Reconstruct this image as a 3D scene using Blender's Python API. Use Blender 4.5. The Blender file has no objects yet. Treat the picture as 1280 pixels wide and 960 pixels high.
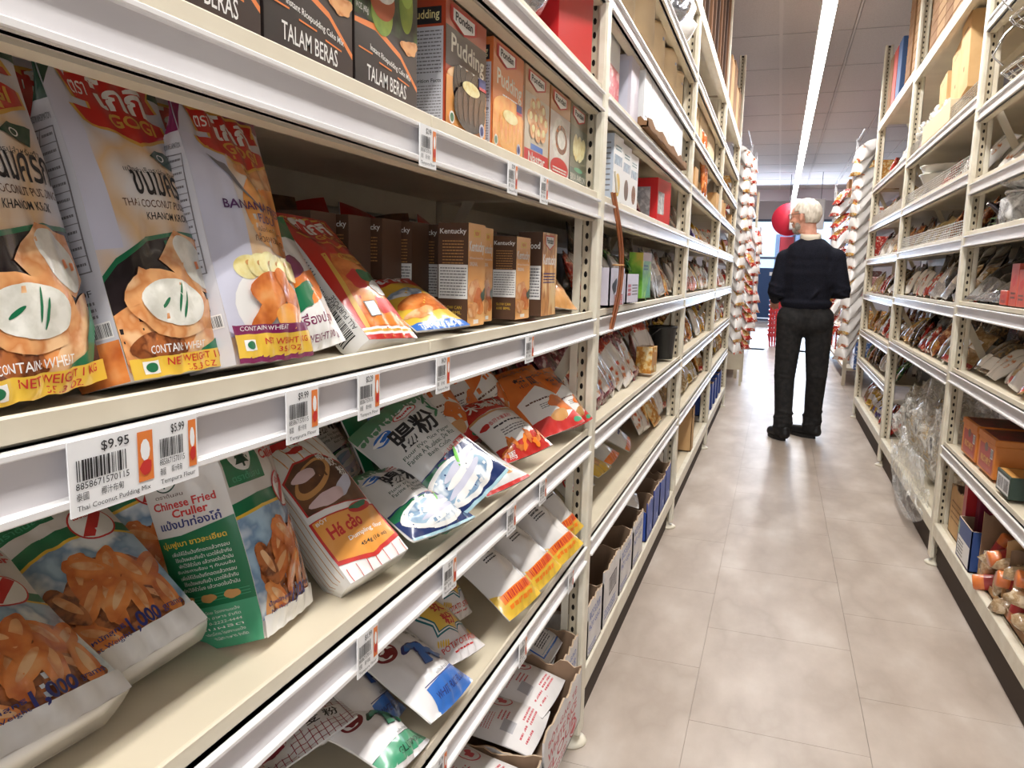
import bpy, bmesh, math, random
import numpy as np
from mathutils import Vector, Matrix, noise
SC = bpy.context.scene
COL = SC.collection
rnd = random.Random(7)
R = math.radians

# ------------------------------------------------------------------ camera
cam_d = bpy.data.cameras.new('camera')
cam_d.sensor_width = 36.0
cam_d.lens = 955.0 / 1280.0 * 36.0
cam_d.clip_start = 0.02
cam = bpy.data.objects.new('camera', cam_d)
COL.objects.link(cam)
_M = ((0.94463204, -0.07033282, 0.32050524), (0.3272722, 0.13130082, -0.93576333), (0.02373227, 0.98884447, 0.14704894))
cam.matrix_world = Matrix.Translation((0, 0, 1.22)) @ Matrix(_M).to_4x4()
SC.camera = cam

# ------------------------------------------------------------------ world, exposure
SC.view_settings.view_transform = 'Standard'
SC.view_settings.look = 'None'
SC.view_settings.gamma = 1.0
SC.view_settings.use_curve_mapping = False
SC.view_settings.exposure = 0.85
W = bpy.data.worlds.new('store_surroundings')
W.use_nodes = True
W.node_tree.nodes['Background'].inputs[0].default_value = (0.95, 0.96, 1.0, 1)
W.node_tree.nodes['Background'].inputs[1].default_value = 0.85
SC.world = W

# ------------------------------------------------------------------ lights: the ceiling line lamp and daylight through the far window
def area(name, loc, rot, sx, sy, power, color):
    d = bpy.data.lights.new(name, 'AREA'); d.shape = 'RECTANGLE'; d.size = sx; d.size_y = sy
    d.energy = power; d.color = color
    o = bpy.data.objects.new(name, d); COL.objects.link(o)
    o.location = loc; o.rotation_euler = rot
    return o
LX = 0.18
area('line_light_beam_near', (LX, 3.0, 2.905), (0, 0, 0), 0.12, 9.0, 215, (1.0, 0.97, 0.93))
area('line_light_beam_far', (LX, 14.0, 2.905), (0, 0, 0), 0.12, 13.0, 290, (1.0, 0.98, 0.96))
area('window_daylight', (0.3, 19.6, 1.7), (R(-90), 0, 0), 3.2, 2.4, 130, (0.62, 0.78, 1.0))

# ------------------------------------------------------------------ material helpers
def lin(c):
    if isinstance(c, str):
        c = tuple(int(c[i:i + 2], 16) for i in (0, 2, 4))
    return tuple(((x / 255) / 12.92 if x / 255 <= 0.04045 else ((x / 255 + 0.055) / 1.055) ** 2.4) for x in c)
MATS = {}
def mat(name, c, rough=0.5, metal=0.0, c2=None, scale=30.0, bump=0.0, bscale=40.0, coat=0.0, lo=0.4, hi=0.6, stretch=None, alpha=1.0, spec=0.5, detail=3.0, world=False):
    if name in MATS: return MATS[name]
    m = bpy.data.materials.new(name); m.use_nodes = True
    nt = m.node_tree; b = nt.nodes['Principled BSDF']
    b.inputs['Base Color'].default_value = (*lin(c), 1)
    b.inputs['Roughness'].default_value = rough
    b.inputs['Metallic'].default_value = metal
    b.inputs['Coat Weight'].default_value = min(1.0, coat * 1.8)
    b.inputs['Coat Roughness'].default_value = 0.12
    b.inputs['Specular IOR Level'].default_value = spec
    b.inputs['Alpha'].default_value = alpha
    tc = None
    if c2 is not None or bump:
        tc = nt.nodes.new('ShaderNodeTexCoord')
        mp = nt.nodes.new('ShaderNodeMapping')
        nt.links.new(nt.nodes.new('ShaderNodeNewGeometry').outputs['Position'] if world else tc.outputs['Object'], mp.inputs[0])
        if stretch: mp.inputs['Scale'].default_value = stretch
    if c2 is not None:
        n = nt.nodes.new('ShaderNodeTexNoise'); n.inputs['Scale'].default_value = scale; n.inputs['Detail'].default_value = detail
        r = nt.nodes.new('ShaderNodeValToRGB')
        cs = [c] + (c2 if isinstance(c2, list) else [c2])
        r.color_ramp.elements[0].position = lo; r.color_ramp.elements[1].position = hi
        r.color_ramp.elements[0].color = (*lin(cs[0]), 1); r.color_ramp.elements[1].color = (*lin(cs[-1]), 1)
        for i in range(1, len(cs) - 1):
            e = r.color_ramp.elements.new(lo + (hi - lo) * i / (len(cs) - 1)); e.color = (*lin(cs[i]), 1)
        nt.links.new(mp.outputs[0], n.inputs['Vector']); nt.links.new(n.outputs[0], r.inputs[0])
        nt.links.new(r.outputs[0], b.inputs['Base Color'])
    if bump:
        n2 = nt.nodes.new('ShaderNodeTexNoise'); n2.inputs['Scale'].default_value = bscale; n2.inputs['Detail'].default_value = 2.5
        bp = nt.nodes.new('ShaderNodeBump'); bp.inputs['Strength'].default_value = bump; bp.inputs['Distance'].default_value = 0.004
        nt.links.new(mp.outputs[0], n2.inputs['Vector']); nt.links.new(n2.outputs[0], bp.inputs['Height'])
        nt.links.new(bp.outputs[0], b.inputs['Normal'])
    MATS[name] = m
    return m
def film(name, c, c2=None, scale=30, lo=.4, hi=.6, rough=.26, bump=.5, bscale=24.):
    return mat('film_' + name, c, rough=rough, c2=c2, scale=scale, lo=lo, hi=hi, bump=bump, bscale=bscale, coat=.35)
def emis(name, c, s):
    m = bpy.data.materials.new(name); m.use_nodes = True
    nt = m.node_tree; nt.nodes.clear()
    e = nt.nodes.new('ShaderNodeEmission'); e.inputs[0].default_value = (*c, 1); e.inputs[1].default_value = s
    o = nt.nodes.new('ShaderNodeOutputMaterial'); nt.links.new(e.outputs[0], o.inputs[0])
    return m
def clear_film(name, tint=(225, 222, 215), amount=.3):
    if name in MATS: return MATS[name]
    m = bpy.data.materials.new(name); m.use_nodes = True
    nt = m.node_tree; b = nt.nodes['Principled BSDF']
    b.inputs['Base Color'].default_value = (*lin(tint), 1); b.inputs['Roughness'].default_value = .12
    b.inputs['Specular IOR Level'].default_value = .9
    tr = nt.nodes.new('ShaderNodeBsdfTransparent'); mx = nt.nodes.new('ShaderNodeMixShader')
    n = nt.nodes.new('ShaderNodeTexNoise'); n.inputs['Scale'].default_value = 22; n.inputs['Detail'].default_value = 5; n.inputs['Distortion'].default_value = 1.2
    tc = nt.nodes.new('ShaderNodeTexCoord'); nt.links.new(tc.outputs['Object'], n.inputs['Vector'])
    bp = nt.nodes.new('ShaderNodeBump'); bp.inputs['Strength'].default_value = 1.0; bp.inputs['Distance'].default_value = .01
    nt.links.new(n.outputs[0], bp.inputs['Height']); nt.links.new(bp.outputs[0], b.inputs['Normal'])
    mr = nt.nodes.new('ShaderNodeMapRange'); mr.inputs[1].default_value = .42; mr.inputs[2].default_value = .68
    mr.inputs[3].default_value = amount * .45; mr.inputs[4].default_value = min(1, amount * 2.2)
    nt.links.new(n.outputs[0], mr.inputs[0]); nt.links.new(mr.outputs[0], mx.inputs[0])
    nt.links.new(tr.outputs[0], mx.inputs[1]); nt.links.new(b.outputs[0], mx.inputs[2])
    nt.links.new(mx.outputs[0], nt.nodes['Material Output'].inputs[0])
    MATS[name] = m
    return m

# ------------------------------------------------------------------ object helpers
def newobj(name, me, parent=None, loc=None, rot=None, M=None):
    o = bpy.data.objects.new(name, me); COL.objects.link(o)
    if parent: o.parent = parent
    if loc is not None: o.location = loc
    if rot is not None: o.rotation_euler = rot
    if M is not None: o.matrix_local = M
    return o
def tag(o, label=None, cat=None, group=None, kind=None):
    if label: o['label'] = label
    if cat: o['category'] = cat
    if group: o['group'] = group
    if kind: o['kind'] = kind
    return o
class MB:
    def __init__(s): s.v = []; s.f = []; s.m = []; s.mats = []; s.sm = []
    def mi(s, m):
        if m not in s.mats: s.mats.append(m)
        return s.mats.index(m)
    def add(s, vs, fs, m, smooth=False):
        o = len(s.v); s.v += [tuple(p) for p in vs]; k = s.mi(m)
        for f in fs: s.f.append([i + o for i in f]); s.m.append(k); s.sm.append(smooth)
    def box(s, x0, x1, y0, y1, z0, z1, m, bv=0.0, M=None, jit=0):
        if bv:
            a = bv
            P = []
            for (sx, sy, sz) in [(i, j, k) for i in (0, 1) for j in (0, 1) for k in (0, 1)]:
                X = (x0, x1)[sx]; Y = (y0, y1)[sy]; Z = (z0, z1)[sz]; dx = a if sx == 0 else -a; dy = a if sy == 0 else -a; dz = a if sz == 0 else -a
                P += [(X + dx, Y + dy, Z), (X + dx, Y, Z + dz), (X, Y + dy, Z + dz)]
            bm = bmesh.new(); vv = [bm.verts.new(p) for p in P]
            bmesh.ops.convex_hull(bm, input=vv)
            bmesh.ops.dissolve_limit(bm, angle_limit=.02, verts=bm.verts, edges=bm.edges)
            bm.verts.index_update()
            vs = [v.co.copy() for v in bm.verts]; fs = [[v.index for v in f.verts] for f in bm.faces]; bm.free()
        else:
            vs = [Vector((x, y, z)) for x in (x0, x1) for y in (y0, y1) for z in (z0, z1)]
            fs = [(0, 1, 3, 2), (4, 6, 7, 5), (0, 4, 5, 1), (2, 3, 7, 6), (0, 2, 6, 4), (1, 5, 7, 3)]
        if M is not None: vs = [M @ Vector(v) for v in vs]
        s.add(vs, fs, m)
    def quad(s, a, b, c, d, m): s.add([a, b, c, d], [(0, 1, 2, 3)], m)
    def tube(s, pts, r, m, n=8, cap=True, rs=None, smooth=True):
        pts = [Vector(p) for p in pts]; rings = []
        up = None
        for i, p in enumerate(pts):
            t = (pts[min(i + 1, len(pts) - 1)] - pts[max(i - 1, 0)])
            if t.length < 1e-9: t = Vector((0, 0, 1))
            t.normalize()
            if up is None: up = Vector((0, 0, 1)) if abs(t.z) < .9 else Vector((1, 0, 0))
            a = t.cross(up)
            if a.length < 1e-4: a = t.cross(Vector((0, 1, 0)))
            a.normalize(); b = t.cross(a); up = -b if False else up
            rr = rs[i] if rs else r
            rings.append([p + a * (rr * math.cos(2 * math.pi * k / n)) + b * (rr * math.sin(2 * math.pi * k / n)) for k in range(n)])
        vs = [q for g in rings for q in g]; fs = []
        for i in range(len(pts) - 1):
            for k in range(n): fs.append((i * n + k, i * n + (k + 1) % n, (i + 1) * n + (k + 1) % n, (i + 1) * n + k))
        s.add(vs, fs, m, smooth)
        if cap: s.add(vs, [tuple(range(n))[::-1], tuple(range((len(pts) - 1) * n, len(pts) * n))], m)
    def lathe(s, prof, m, n=20, c=(0, 0), smooth=True, ax='z', M=None):
        vs = []; fs = []
        for (r, z) in prof:
            for k in range(n):
                a = 2 * math.pi * k / n; vs.append(Vector((c[0] + r * math.cos(a), c[1] + r * math.sin(a), z)))
        for i in range(len(prof) - 1):
            for k in range(n): fs.append((i * n + k, i * n + (k + 1) % n, (i + 1) * n + (k + 1) % n, (i + 1) * n + k))
        if M is not None: vs = [M @ v for v in vs]
        s.add(vs, fs, m, smooth)
    def mesh(s, name):
        me = bpy.data.meshes.new(name); me.from_pydata(s.v, [], s.f)
        for m in s.mats: me.materials.append(m)
        me.polygons.foreach_set('material_index', s.m); me.polygons.foreach_set('use_smooth', s.sm)
        bm = bmesh.new(); bm.from_mesh(me); bmesh.ops.recalc_face_normals(bm, faces=bm.faces); bm.to_mesh(me); bm.free()
        me.update()
        return me
    def build(s, name, parent=None, loc=None, rot=None, M=None):
        return newobj(name, s.mesh(name), parent, loc, rot, M)
def copy_tree(o, parent=None, loc=None, M=None):
    c = o.copy(); COL.objects.link(c)
    if parent: c.parent = parent
    if loc is not None: c.location = loc
    if M is not None: c.matrix_local = M
    for ch in o.children: copy_tree(ch, c)
    return c
def pose(x, y, z, yaw=90, tilt=0, roll=0):
    return Matrix.Translation((x, y, z)) @ Matrix.Rotation(R(yaw), 4, 'Z') @ Matrix.Rotation(R(tilt), 4, 'X') @ Matrix.Rotation(R(roll), 4, 'Y')
def pf(x, y, z, yaw, tilt, roll, t=0.0):
    """pose given by the bottom centre of the front face of a bag of depth t"""
    return pose(x, y, z, yaw, tilt, roll) @ Matrix.Translation((0, t / 2, 0))
ORD = ['', 'first', 'second', 'third', 'fourth', 'fifth', 'sixth', 'seventh', 'eighth', 'ninth', 'tenth', 'eleventh', 'twelfth', 'thirteenth', 'fourteenth', 'fifteenth', 'sixteenth', 'seventeenth', 'eighteenth', 'nineteenth'] + \
      ['twentieth'] + ['twenty-' + s for s in ('first', 'second', 'third', 'fourth', 'fifth', 'sixth', 'seventh', 'eighth', 'ninth')] + ['thirtieth'] + ['thirty-' + s for s in ('first', 'second', 'third', 'fourth', 'fifth', 'sixth', 'seventh', 'eighth', 'ninth')]

# ------------------------------------------------------------------ lettering and printed art, laid on a surface grid
_TX = {}
def text2d(s, bold=0.0):
    k = (s, bold)
    if k not in _TX:
        c = bpy.data.curves.new('lettering', 'FONT'); c.body = s; c.resolution_u = 2 if len(s) > 6 else 3; c.offset = bold * .6
        o = bpy.data.objects.new('lettering', c); COL.objects.link(o); bpy.context.view_layer.update()
        me = bpy.data.meshes.new_from_object(o)
        vs = np.array([v.co[:2] for v in me.vertices]) if len(me.vertices) else np.zeros((0, 2))
        fs = [tuple(p.vertices) for p in me.polygons]
        bpy.data.objects.remove(o); bpy.data.curves.remove(c); bpy.data.meshes.remove(me)
        if len(vs): vs = (vs - vs.min(0)) / np.maximum(vs.max(0) - vs.min(0), 1e-6)
        _TX[k] = (vs, fs)
    return _TX[k]
class Art:
    """flat print; u runs 0..1 across the panel, v 0..1 up it"""
    def __init__(s): s.it = []
    def poly(s, pts, m): s.it.append((np.array(pts, float), [tuple(range(len(pts)))], m)); return s
    def rect(s, u0, v0, u1, v1, m): return s.poly([(u0, v0), (u1, v0), (u1, v1), (u0, v1)], m)
    def ell(s, u, v, ru, rv, m, rot=0, wob=0, n=28, seed=1, asp=1.0):
        q = random.Random(seed); ph = [q.random() * 6.28 for _ in range(3)]; P = []
        for k in range(n):
            a = 2 * math.pi * k / n; r = 1 + wob * (math.sin(2 * a + ph[0]) + .6 * math.sin(3 * a + ph[1]) + .5 * math.sin(5 * a + ph[2]))
            x = ru * r * math.cos(a); y = rv * r * math.sin(a)
            P.append((u + (x * math.cos(rot) - y * math.sin(rot)), v + (x * math.sin(rot) + y * math.cos(rot)) * asp))
        return s.poly(P, m)
    def text(s, t, u0, v0, u1, v1, m, bold=0.0, rot=0, skew=0, vert=False):
        vs, fs = text2d(t, bold)
        if not len(vs): return s
        v = vs.copy()
        if rot == 90: v = np.stack([1 - v[:, 1], v[:, 0]], 1)
        if rot == -90: v = np.stack([v[:, 1], 1 - v[:, 0]], 1)
        P = np.stack([u0 + v[:, 0] * (u1 - u0), v0 + v[:, 1] * (v1 - v0) + skew * v[:, 0]], 1)
        s.it.append((P, fs, m)); return s
    def lines(s, u0, v0, u1, v1, n, m, fill=.45, seed=0):
        q = random.Random(seed)
        for k in range(n):
            y = v1 - (v1 - v0) * (k + .5) / n; hh = (v1 - v0) / n * fill / 2; x = u0
            while x < u1 - .01:
                w = (u1 - u0) * q.uniform(.05, .16); s.rect(x, y - hh, min(x + w, u1), y + hh, m); x += w + (u1 - u0) * .025
        return s
    def bars(s, u0, v0, u1, v1, m, n=14, seed=0, horiz=False):
        q = random.Random(seed); x = 0
        while x < 1:
            w = q.choice((.012, .02, .035, .045))
            if horiz: s.rect(u0, v0 + (v1 - v0) * x, u1, v0 + (v1 - v0) * min(1, x + w), m)
            else: s.rect(u0 + (u1 - u0) * x, v0, u0 + (u1 - u0) * min(1, x + w), v1, m)
            x += w + q.choice((.015, .025, .04))
        return s
    def frame(s, u0, v0, u1, v1, t, m, ta=None):
        ta = ta or t
        s.rect(u0, v0, u1, v0 + ta, m); s.rect(u0, v1 - ta, u1, v1, m); s.rect(u0, v0, u0 + t, v1, m); s.rect(u1 - t, v0, u1, v1, m); return s
def vnorm(G):
    du = np.gradient(G, axis=1); dv = np.gradient(G, axis=0)
    n = np.cross(du, dv); l = np.linalg.norm(n, axis=2, keepdims=True); l[l == 0] = 1
    return n / l
def art_mesh(panels, name, lift=0.0003):
    """panels: list of (grid[nv+1,nu+1,3], Art, outward sign)"""
    V = []; F = []; MI = []; mats = []; N = []
    for G, art, sg in panels:
        nv, nu = G.shape[0] - 1, G.shape[1] - 1
        NG = vnorm(G) * sg
        placed = []
        for (P, fs, m) in art.it:
            l0 = P.min(0); h0 = P.max(0)
            li = 1 + max([L_ for (a0, a1, L_) in placed if (a0[0] < h0[0] and a1[0] > l0[0] and a0[1] < h0[1] and a1[1] > l0[1])], default=-1)
            placed.append((l0, h0, li))
            bm = bmesh.new()
            vs = [bm.verts.new((p[0], p[1], 0)) for p in P]
            for f in fs:
                try: bm.faces.new([vs[i] for i in f])
                except ValueError: pass
            lo = P.min(0); hi = P.max(0)
            for ax, n in ((0, nu), (1, nv)):
                for k in range(n + 1):
                    c = k / n
                    if lo[ax] < c < hi[ax] or (k in (0, n) and (lo[ax] < c or hi[ax] > c)):
                        if n == 1 and k not in (0, n): continue
                        co = (c, 0, 0) if ax == 0 else (0, c, 0); no = (1, 0, 0) if ax == 0 else (0, 1, 0)
                        bmesh.ops.bisect_plane(bm, geom=bm.verts[:] + bm.edges[:] + bm.faces[:], plane_co=co, plane_no=no, dist=1e-6,
                                               clear_outer=(k == n), clear_inner=(k == 0))
            bm.verts.index_update()
            if not bm.faces: bm.free(); continue
            q = np.array([v.co[:2] for v in bm.verts]); q = np.clip(q, 0, 1)
            a = q[:, 0] * nu; b = q[:, 1] * nv
            i = np.minimum(a.astype(int), nu - 1); j = np.minimum(b.astype(int), nv - 1); a = (a - i)[:, None]; b = (b - j)[:, None]
            def bl(A): return A[j, i] * (1 - a) * (1 - b) + A[j, i + 1] * a * (1 - b) + A[j + 1, i] * (1 - a) * b + A[j + 1, i + 1] * a * b
            nn = bl(NG); nn /= np.maximum(np.linalg.norm(nn, axis=1, keepdims=True), 1e-9)
            pp = bl(G) + nn * (lift + lift * .75 * li)
            o = len(V); V += pp.tolist(); N += nn.tolist()
            if m not in mats: mats.append(m)
            k = mats.index(m)
            for f in bm.faces:
                ids = [v.index + o for v in f.verts]
                if f.normal.z * sg < 0: ids.reverse()
                F.append(ids); MI.append(k)
            bm.free()
    me = bpy.data.meshes.new(name); me.from_pydata(V, [], F)
    for m in mats: me.materials.append(m)
    me.polygons.foreach_set('material_index', MI); me.polygons.foreach_set('use_smooth', [True] * len(F))
    me.validate()
    if len(me.vertices) == len(N):
        me.normals_split_custom_set_from_vertices(N)
    me.update()
    return me

# ------------------------------------------------------------------ bags
def sstep(x, a, b):
    t = np.clip((x - a) / (b - a), 0, 1); return t * t * (3 - 2 * t)
def bag_panels(w, h, t, kind='pillow', seed=0, wr=.004, nf=18, ns=4, nv=24, bend=0.0, pinch=.05, slump=.25):
    v = np.linspace(0, 1, nv + 1)
    if kind == 'gusset':
        Tc = t / 2 * (1 - sstep(v, .62, .97) * .97) * (0.86 + .14 * sstep(v, 0, .08)); Bg = .012 * np.sin(np.pi * np.clip(v * 1.1, 0, 1)) + .001
        Wd = w / 2 * (1 - .03 * np.sin(np.pi * v))
    elif kind == 'block':
        Tc = t / 2 * (1 - sstep(v, .80, 1) * .96) * (0.6 + .4 * sstep(v, 0, .10)); Bg = .014 * np.sin(np.pi * v) + .001
        Wd = w / 2 * (1 - .04 * np.sin(np.pi * v)) * (1 - .03 * sstep(v, .9, 1))
    else:
        s = np.sin(np.pi * np.clip((v - .035) / .93, 0, 1)); Tc = 0 * v + .0012
        Bg = t / 2 * s ** .55 * (1 + slump * (.5 - v)); Wd = w / 2 * (1 - pinch * s)
    P = {}
    uf = np.linspace(0, 1, nf + 1); us = np.linspace(0, 1, ns + 1)
    Z = v * h
    def pan(kind_):
        if kind_ in ('front', 'back'):
            u = uf; sg = -1 if kind_ == 'front' else 1
            prof = 1 - np.abs(2 * u - 1) ** 2.3
            X = Wd[:, None] * (2 * u - 1)[None, :]; Y = sg * (Tc[:, None] + Bg[:, None] * prof[None, :] * (1 if kind_ == 'front' else .8))
            X = X if kind_ == 'front' else -X
        else:
            u = us; sg = 1 if kind_ == 'right' else -1
            bulge = .004 * np.sin(np.pi * u)
            X = sg * (Wd[:, None] + bulge[None, :] * np.minimum(1, Tc / max(t / 2, 1e-6))[:, None]); Y = Tc[:, None] * (2 * u - 1)[None, :]
            Y = Y if kind_ == 'right' else -Y
        G = np.stack([X, Y, np.broadcast_to(Z[:, None], X.shape)], 2).astype(float)
        return G
    for k in ('front', 'right', 'back', 'left'): P[k] = pan(k)
    # wrinkles along x/y normal, vanish smoothly at panel edges for shared seams
    for k, G in P.items():
        n = vnorm(G)
        nu = G.shape[1] - 1
        uu = np.linspace(0, 1, nu + 1); fade = np.sin(np.pi * uu) ** .5
        D = np.zeros(G.shape[:2])
        for j in range(G.shape[0]):
            for i in range(G.shape[1]):
                p = Vector(G[j, i])
                a = noise.noise(Vector((p.x * 16 + seed * 7.3, p.y * 16, p.z * 13 + seed)))
                b = noise.noise(Vector((p.x * 45 + seed * 3.1, p.y * 45 + 4, p.z * 22 + seed * 2)))
                e = math.exp(-min(v[j], 1 - v[j]) / .09)
                D[j, i] = wr * (1.1 * a - 1.3 * abs(b) + .4) + wr * .9 * e * math.sin(uu[i] * 31 + seed * 2.7 + v[j] * 9)
        lim = np.minimum(1, np.minimum(v, 1 - v) / .05)
        G += n * (D * fade[None, :] * lim[:, None] * (1 if k in ('front', 'back') else .5))[:, :, None]
    if kind in ('gusset', 'block'):
        sh = (t / 2 - Tc) * .85
        for k, G in P.items(): G[:, :, 1] -= sh[:, None]
    # bend whole bag backwards plus wave of the outline
    for k, G in P.items():
        z = G[:, :, 2] / h
        G[:, :, 1] += bend * h * (z ** 2)
        G[:, :, 0] += w * .012 * np.sin(z * 7 + seed)
        G[:, :, 2] += (G[:, :, 0] ** 2) * (z - .5) * (-1.2) * (1 if kind == 'pillow' else .3)
    return P
def bag_mesh(P, name, base, pattern=None, seal=None):
    order = ('front', 'right', 'back', 'left'); ring = []; cols = []
    for k in order:
        for i in range(P[k].shape[1] - 1): cols.append((k, i))
    nv = P['front'].shape[0] - 1; n = len(cols); V = []
    for j in range(nv + 1):
        for k, i in cols: V.append(tuple(P[k][j, i]))
    F = []; MI = []; mats = [base]
    def mi(m):
        if m not in mats: mats.append(m)
        return mats.index(m)
    for j in range(nv):
        for c in range(n):
            F.append((j * n + c, j * n + (c + 1) % n, (j + 1) * n + (c + 1) % n, (j + 1) * n + c))
            k, i = cols[c]; m = base
            if pattern:
                m = pattern(k, (i + .5) / (P[k].shape[1] - 1), (j + .5) / nv) or base
            MI.append(mi(m))
    for j in (0, nv):
        # close with strips front-back
        nf = P['front'].shape[1] - 1; ns = P['right'].shape[1] - 1
        f = tuple(range(j * n, (j + 1) * n))
        if j == 0: f = f[::-1]
        F.append(f); MI.append(MI[0] if j == 0 else MI[(nv - 1) * n])
    me = bpy.data.meshes.new(name); me.from_pydata(V, [], F)
    for m in mats: me.materials.append(m)
    me.polygons.foreach_set('material_index', MI); me.polygons.foreach_set('use_smooth', [True] * len(F))
    me.update()
    return me
WH = lambda: film('white', 'e9e6e2')
def bag(name, w, h, t, arts, M, label, cat='bag', group=None, kind='pillow', seed=0, wr=.004, base=None, hi=True, **kw):
    P = bag_panels(w, h, t, kind, seed, wr, **kw)
    o = newobj(name, bag_mesh(P, name, base or WH()), M=M)
    tag(o, label, cat, group)
    L = [(P[k], a, 1) for k, a in arts.items()]
    if L: newobj('printed_artwork', art_mesh(L, 'printed_artwork'), o)
    return o
def box_thing(name, w, d, h, M, base, arts, label, cat='box', group=None, parts=(), bv=.0012):
    """origin bottom centre; front faces local -y"""
    b = MB(); b.box(-w / 2, w / 2, -d / 2, d / 2, 0, h, base, bv=bv)
    o = b.build(name, M=M); tag(o, label, cat, group)
    L = []
    for k, a in arts.items():
        L.append((face_grid(k, w, d, h), a, 1))
    if L: newobj('printed_artwork', art_mesh(L, 'printed_artwork'), o)
    return o
def face_grid(k, w, d, h):
    x, y = w / 2, d / 2
    q = dict(front=[(-x, -y, 0), (x, -y, 0), (-x, -y, h), (x, -y, h)], back=[(x, y, 0), (-x, y, 0), (x, y, h), (-x, y, h)],
             left=[(-x, y, 0), (-x, -y, 0), (-x, y, h), (-x, -y, h)], right=[(x, -y, 0), (x, y, 0), (x, -y, h), (x, y, h)],
             top=[(-x, -y, h), (x, -y, h), (-x, y, h), (x, y, h)])[k]
    return np.array([[q[0], q[1]], [q[2], q[3]]], float)

# ================================================================== the setting
M_floor = mat('vinyl_stone_tile', (184, 171, 159), rough=.38, c2=[(168, 153, 140), (184, 170, 158), (200, 189, 179)], scale=2.6, lo=.3, hi=.7, bump=.05, bscale=60, detail=9, stretch=(1.7, .8, 1), world=True)
M_joint = mat('floor_joint', (158, 146, 135), rough=.7)
def floor_():
    b = MB(); b.box(-3.0, 3.4, -2.5, 26, -.06, -.003, M_joint)
    fl = tag(b.build('floor'), kind='structure')
    cols = [-1.07, -.61, -.15, .31, .77, 1.23]
    tile = {}
    g = .0006
    for ci in range(5):
        y = 1.42 + (0 if ci % 2 == 0 else .3) - 1.2; k = 0
        w = cols[ci + 1] - cols[ci]
        me = None
        while y < 13.4:
            if (ci, 'm') not in tile:
                t = MB(); t.box(g, w - g, g, .60 - g, -.003, 0, M_floor, bv=.0003); tile[(ci, 'm')] = t.mesh('floor_tile')
            o = newobj('floor_tile', tile[(ci, 'm')], fl, (cols[ci], y, 0)); y += .60
    r = MB(); r.box(-1.07, 1.23, 13.4, 26, -.003, 0, M_floor)
    for s in ((-3.0, -1.07), (1.23, 3.4)): r.box(s[0], s[1], -2.5, 26, -.003, -.0002, M_floor)
    r.box(-1.07, 1.23, -2.5, .22, -.003, -.0002, M_floor)
    tag(r.build('distant_floor_tiles', fl), kind='stuff')
floor_()
M_ceil = mat('ceiling_tile_white', (206, 198, 196), rough=.9, c2=(198, 190, 188), scale=90, bump=.12, bscale=220)
M_tee = mat('ceiling_tee', (210, 202, 199), rough=.8)
def ceiling_():
    b = MB(); b.box(-3.0, 3.4, -2.5, 22.2, 3.372, 3.42, M_ceil)
    ce = tag(b.build('ceiling'), kind='structure')
    t = MB(); t.box(.014, .586, .006, 1.194, 3.352, 3.368, M_ceil); tm = t.mesh('ceiling_tile')
    for ci in range(-5, 5):
        for k in range(17):
            if ci < -2 or ci > 2:
                if k % 1: continue
            newobj('ceiling_tile', tm, ce, (-.135 + .6 * ci, 1.55 + 1.2 * k, 0))
    for ci in range(-5, 6):
        b = MB(); x = -.135 + .6 * ci; ww = .014 if ci == 0 else .008
        b.box(x - ww, x + ww, -2.5, 22.2, 3.345, 3.372, M_tee); b.build('ceiling_tee', ce)
    M_t2 = mat('cross_tee', (168, 160, 158), rough=.6)
    for k in range(18):
        b = MB(); y = 1.55 + 1.2 * k; b.box(-3.0, 2.9, y - .006, y + .006, 3.349, 3.372, M_t2); b.build('cross_tee', ce)
ceiling_()
# line lamp hung under the ceiling
def lamp():
    r = tag(newobj('line_lamp', None, None, (LX, 0, 2.91)), 'long continuous white line lamp running down the aisle under the ceiling', 'lamp')
    E_ = emis('lamp_glow', (1.0, .985, .96), 9.0)
    M_h = mat('lamp_housing', (235, 235, 232), rough=.4)
    y = -1.0
    for k in range(15):
        b = MB(); b.box(-.045, .045, y + .004, y + 1.5 - .004, 0, .055, M_h, bv=.003); b.build('lamp_housing', r)
        b = MB()
        n = 8; P = []
        for yy in (y + .006, y + 1.494):
            P.append([(-.042 * math.cos(math.pi * i / n), yy, -.028 * math.sin(math.pi * i / n)) for i in range(n + 1)])
        vs = P[0] + P[1]; fs = [(i, i + 1, n + 2 + i, n + 1 + i) for i in range(n)]
        b.add(vs, fs, E_, True); b.build('diffuser', r)
        b = MB(); b.tube([(0, y + .2, .055), (0, y + .2, .44)], .0025, M_h, 6); b.build('suspension_wire', r)
        y += 1.5
lamp()
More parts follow.
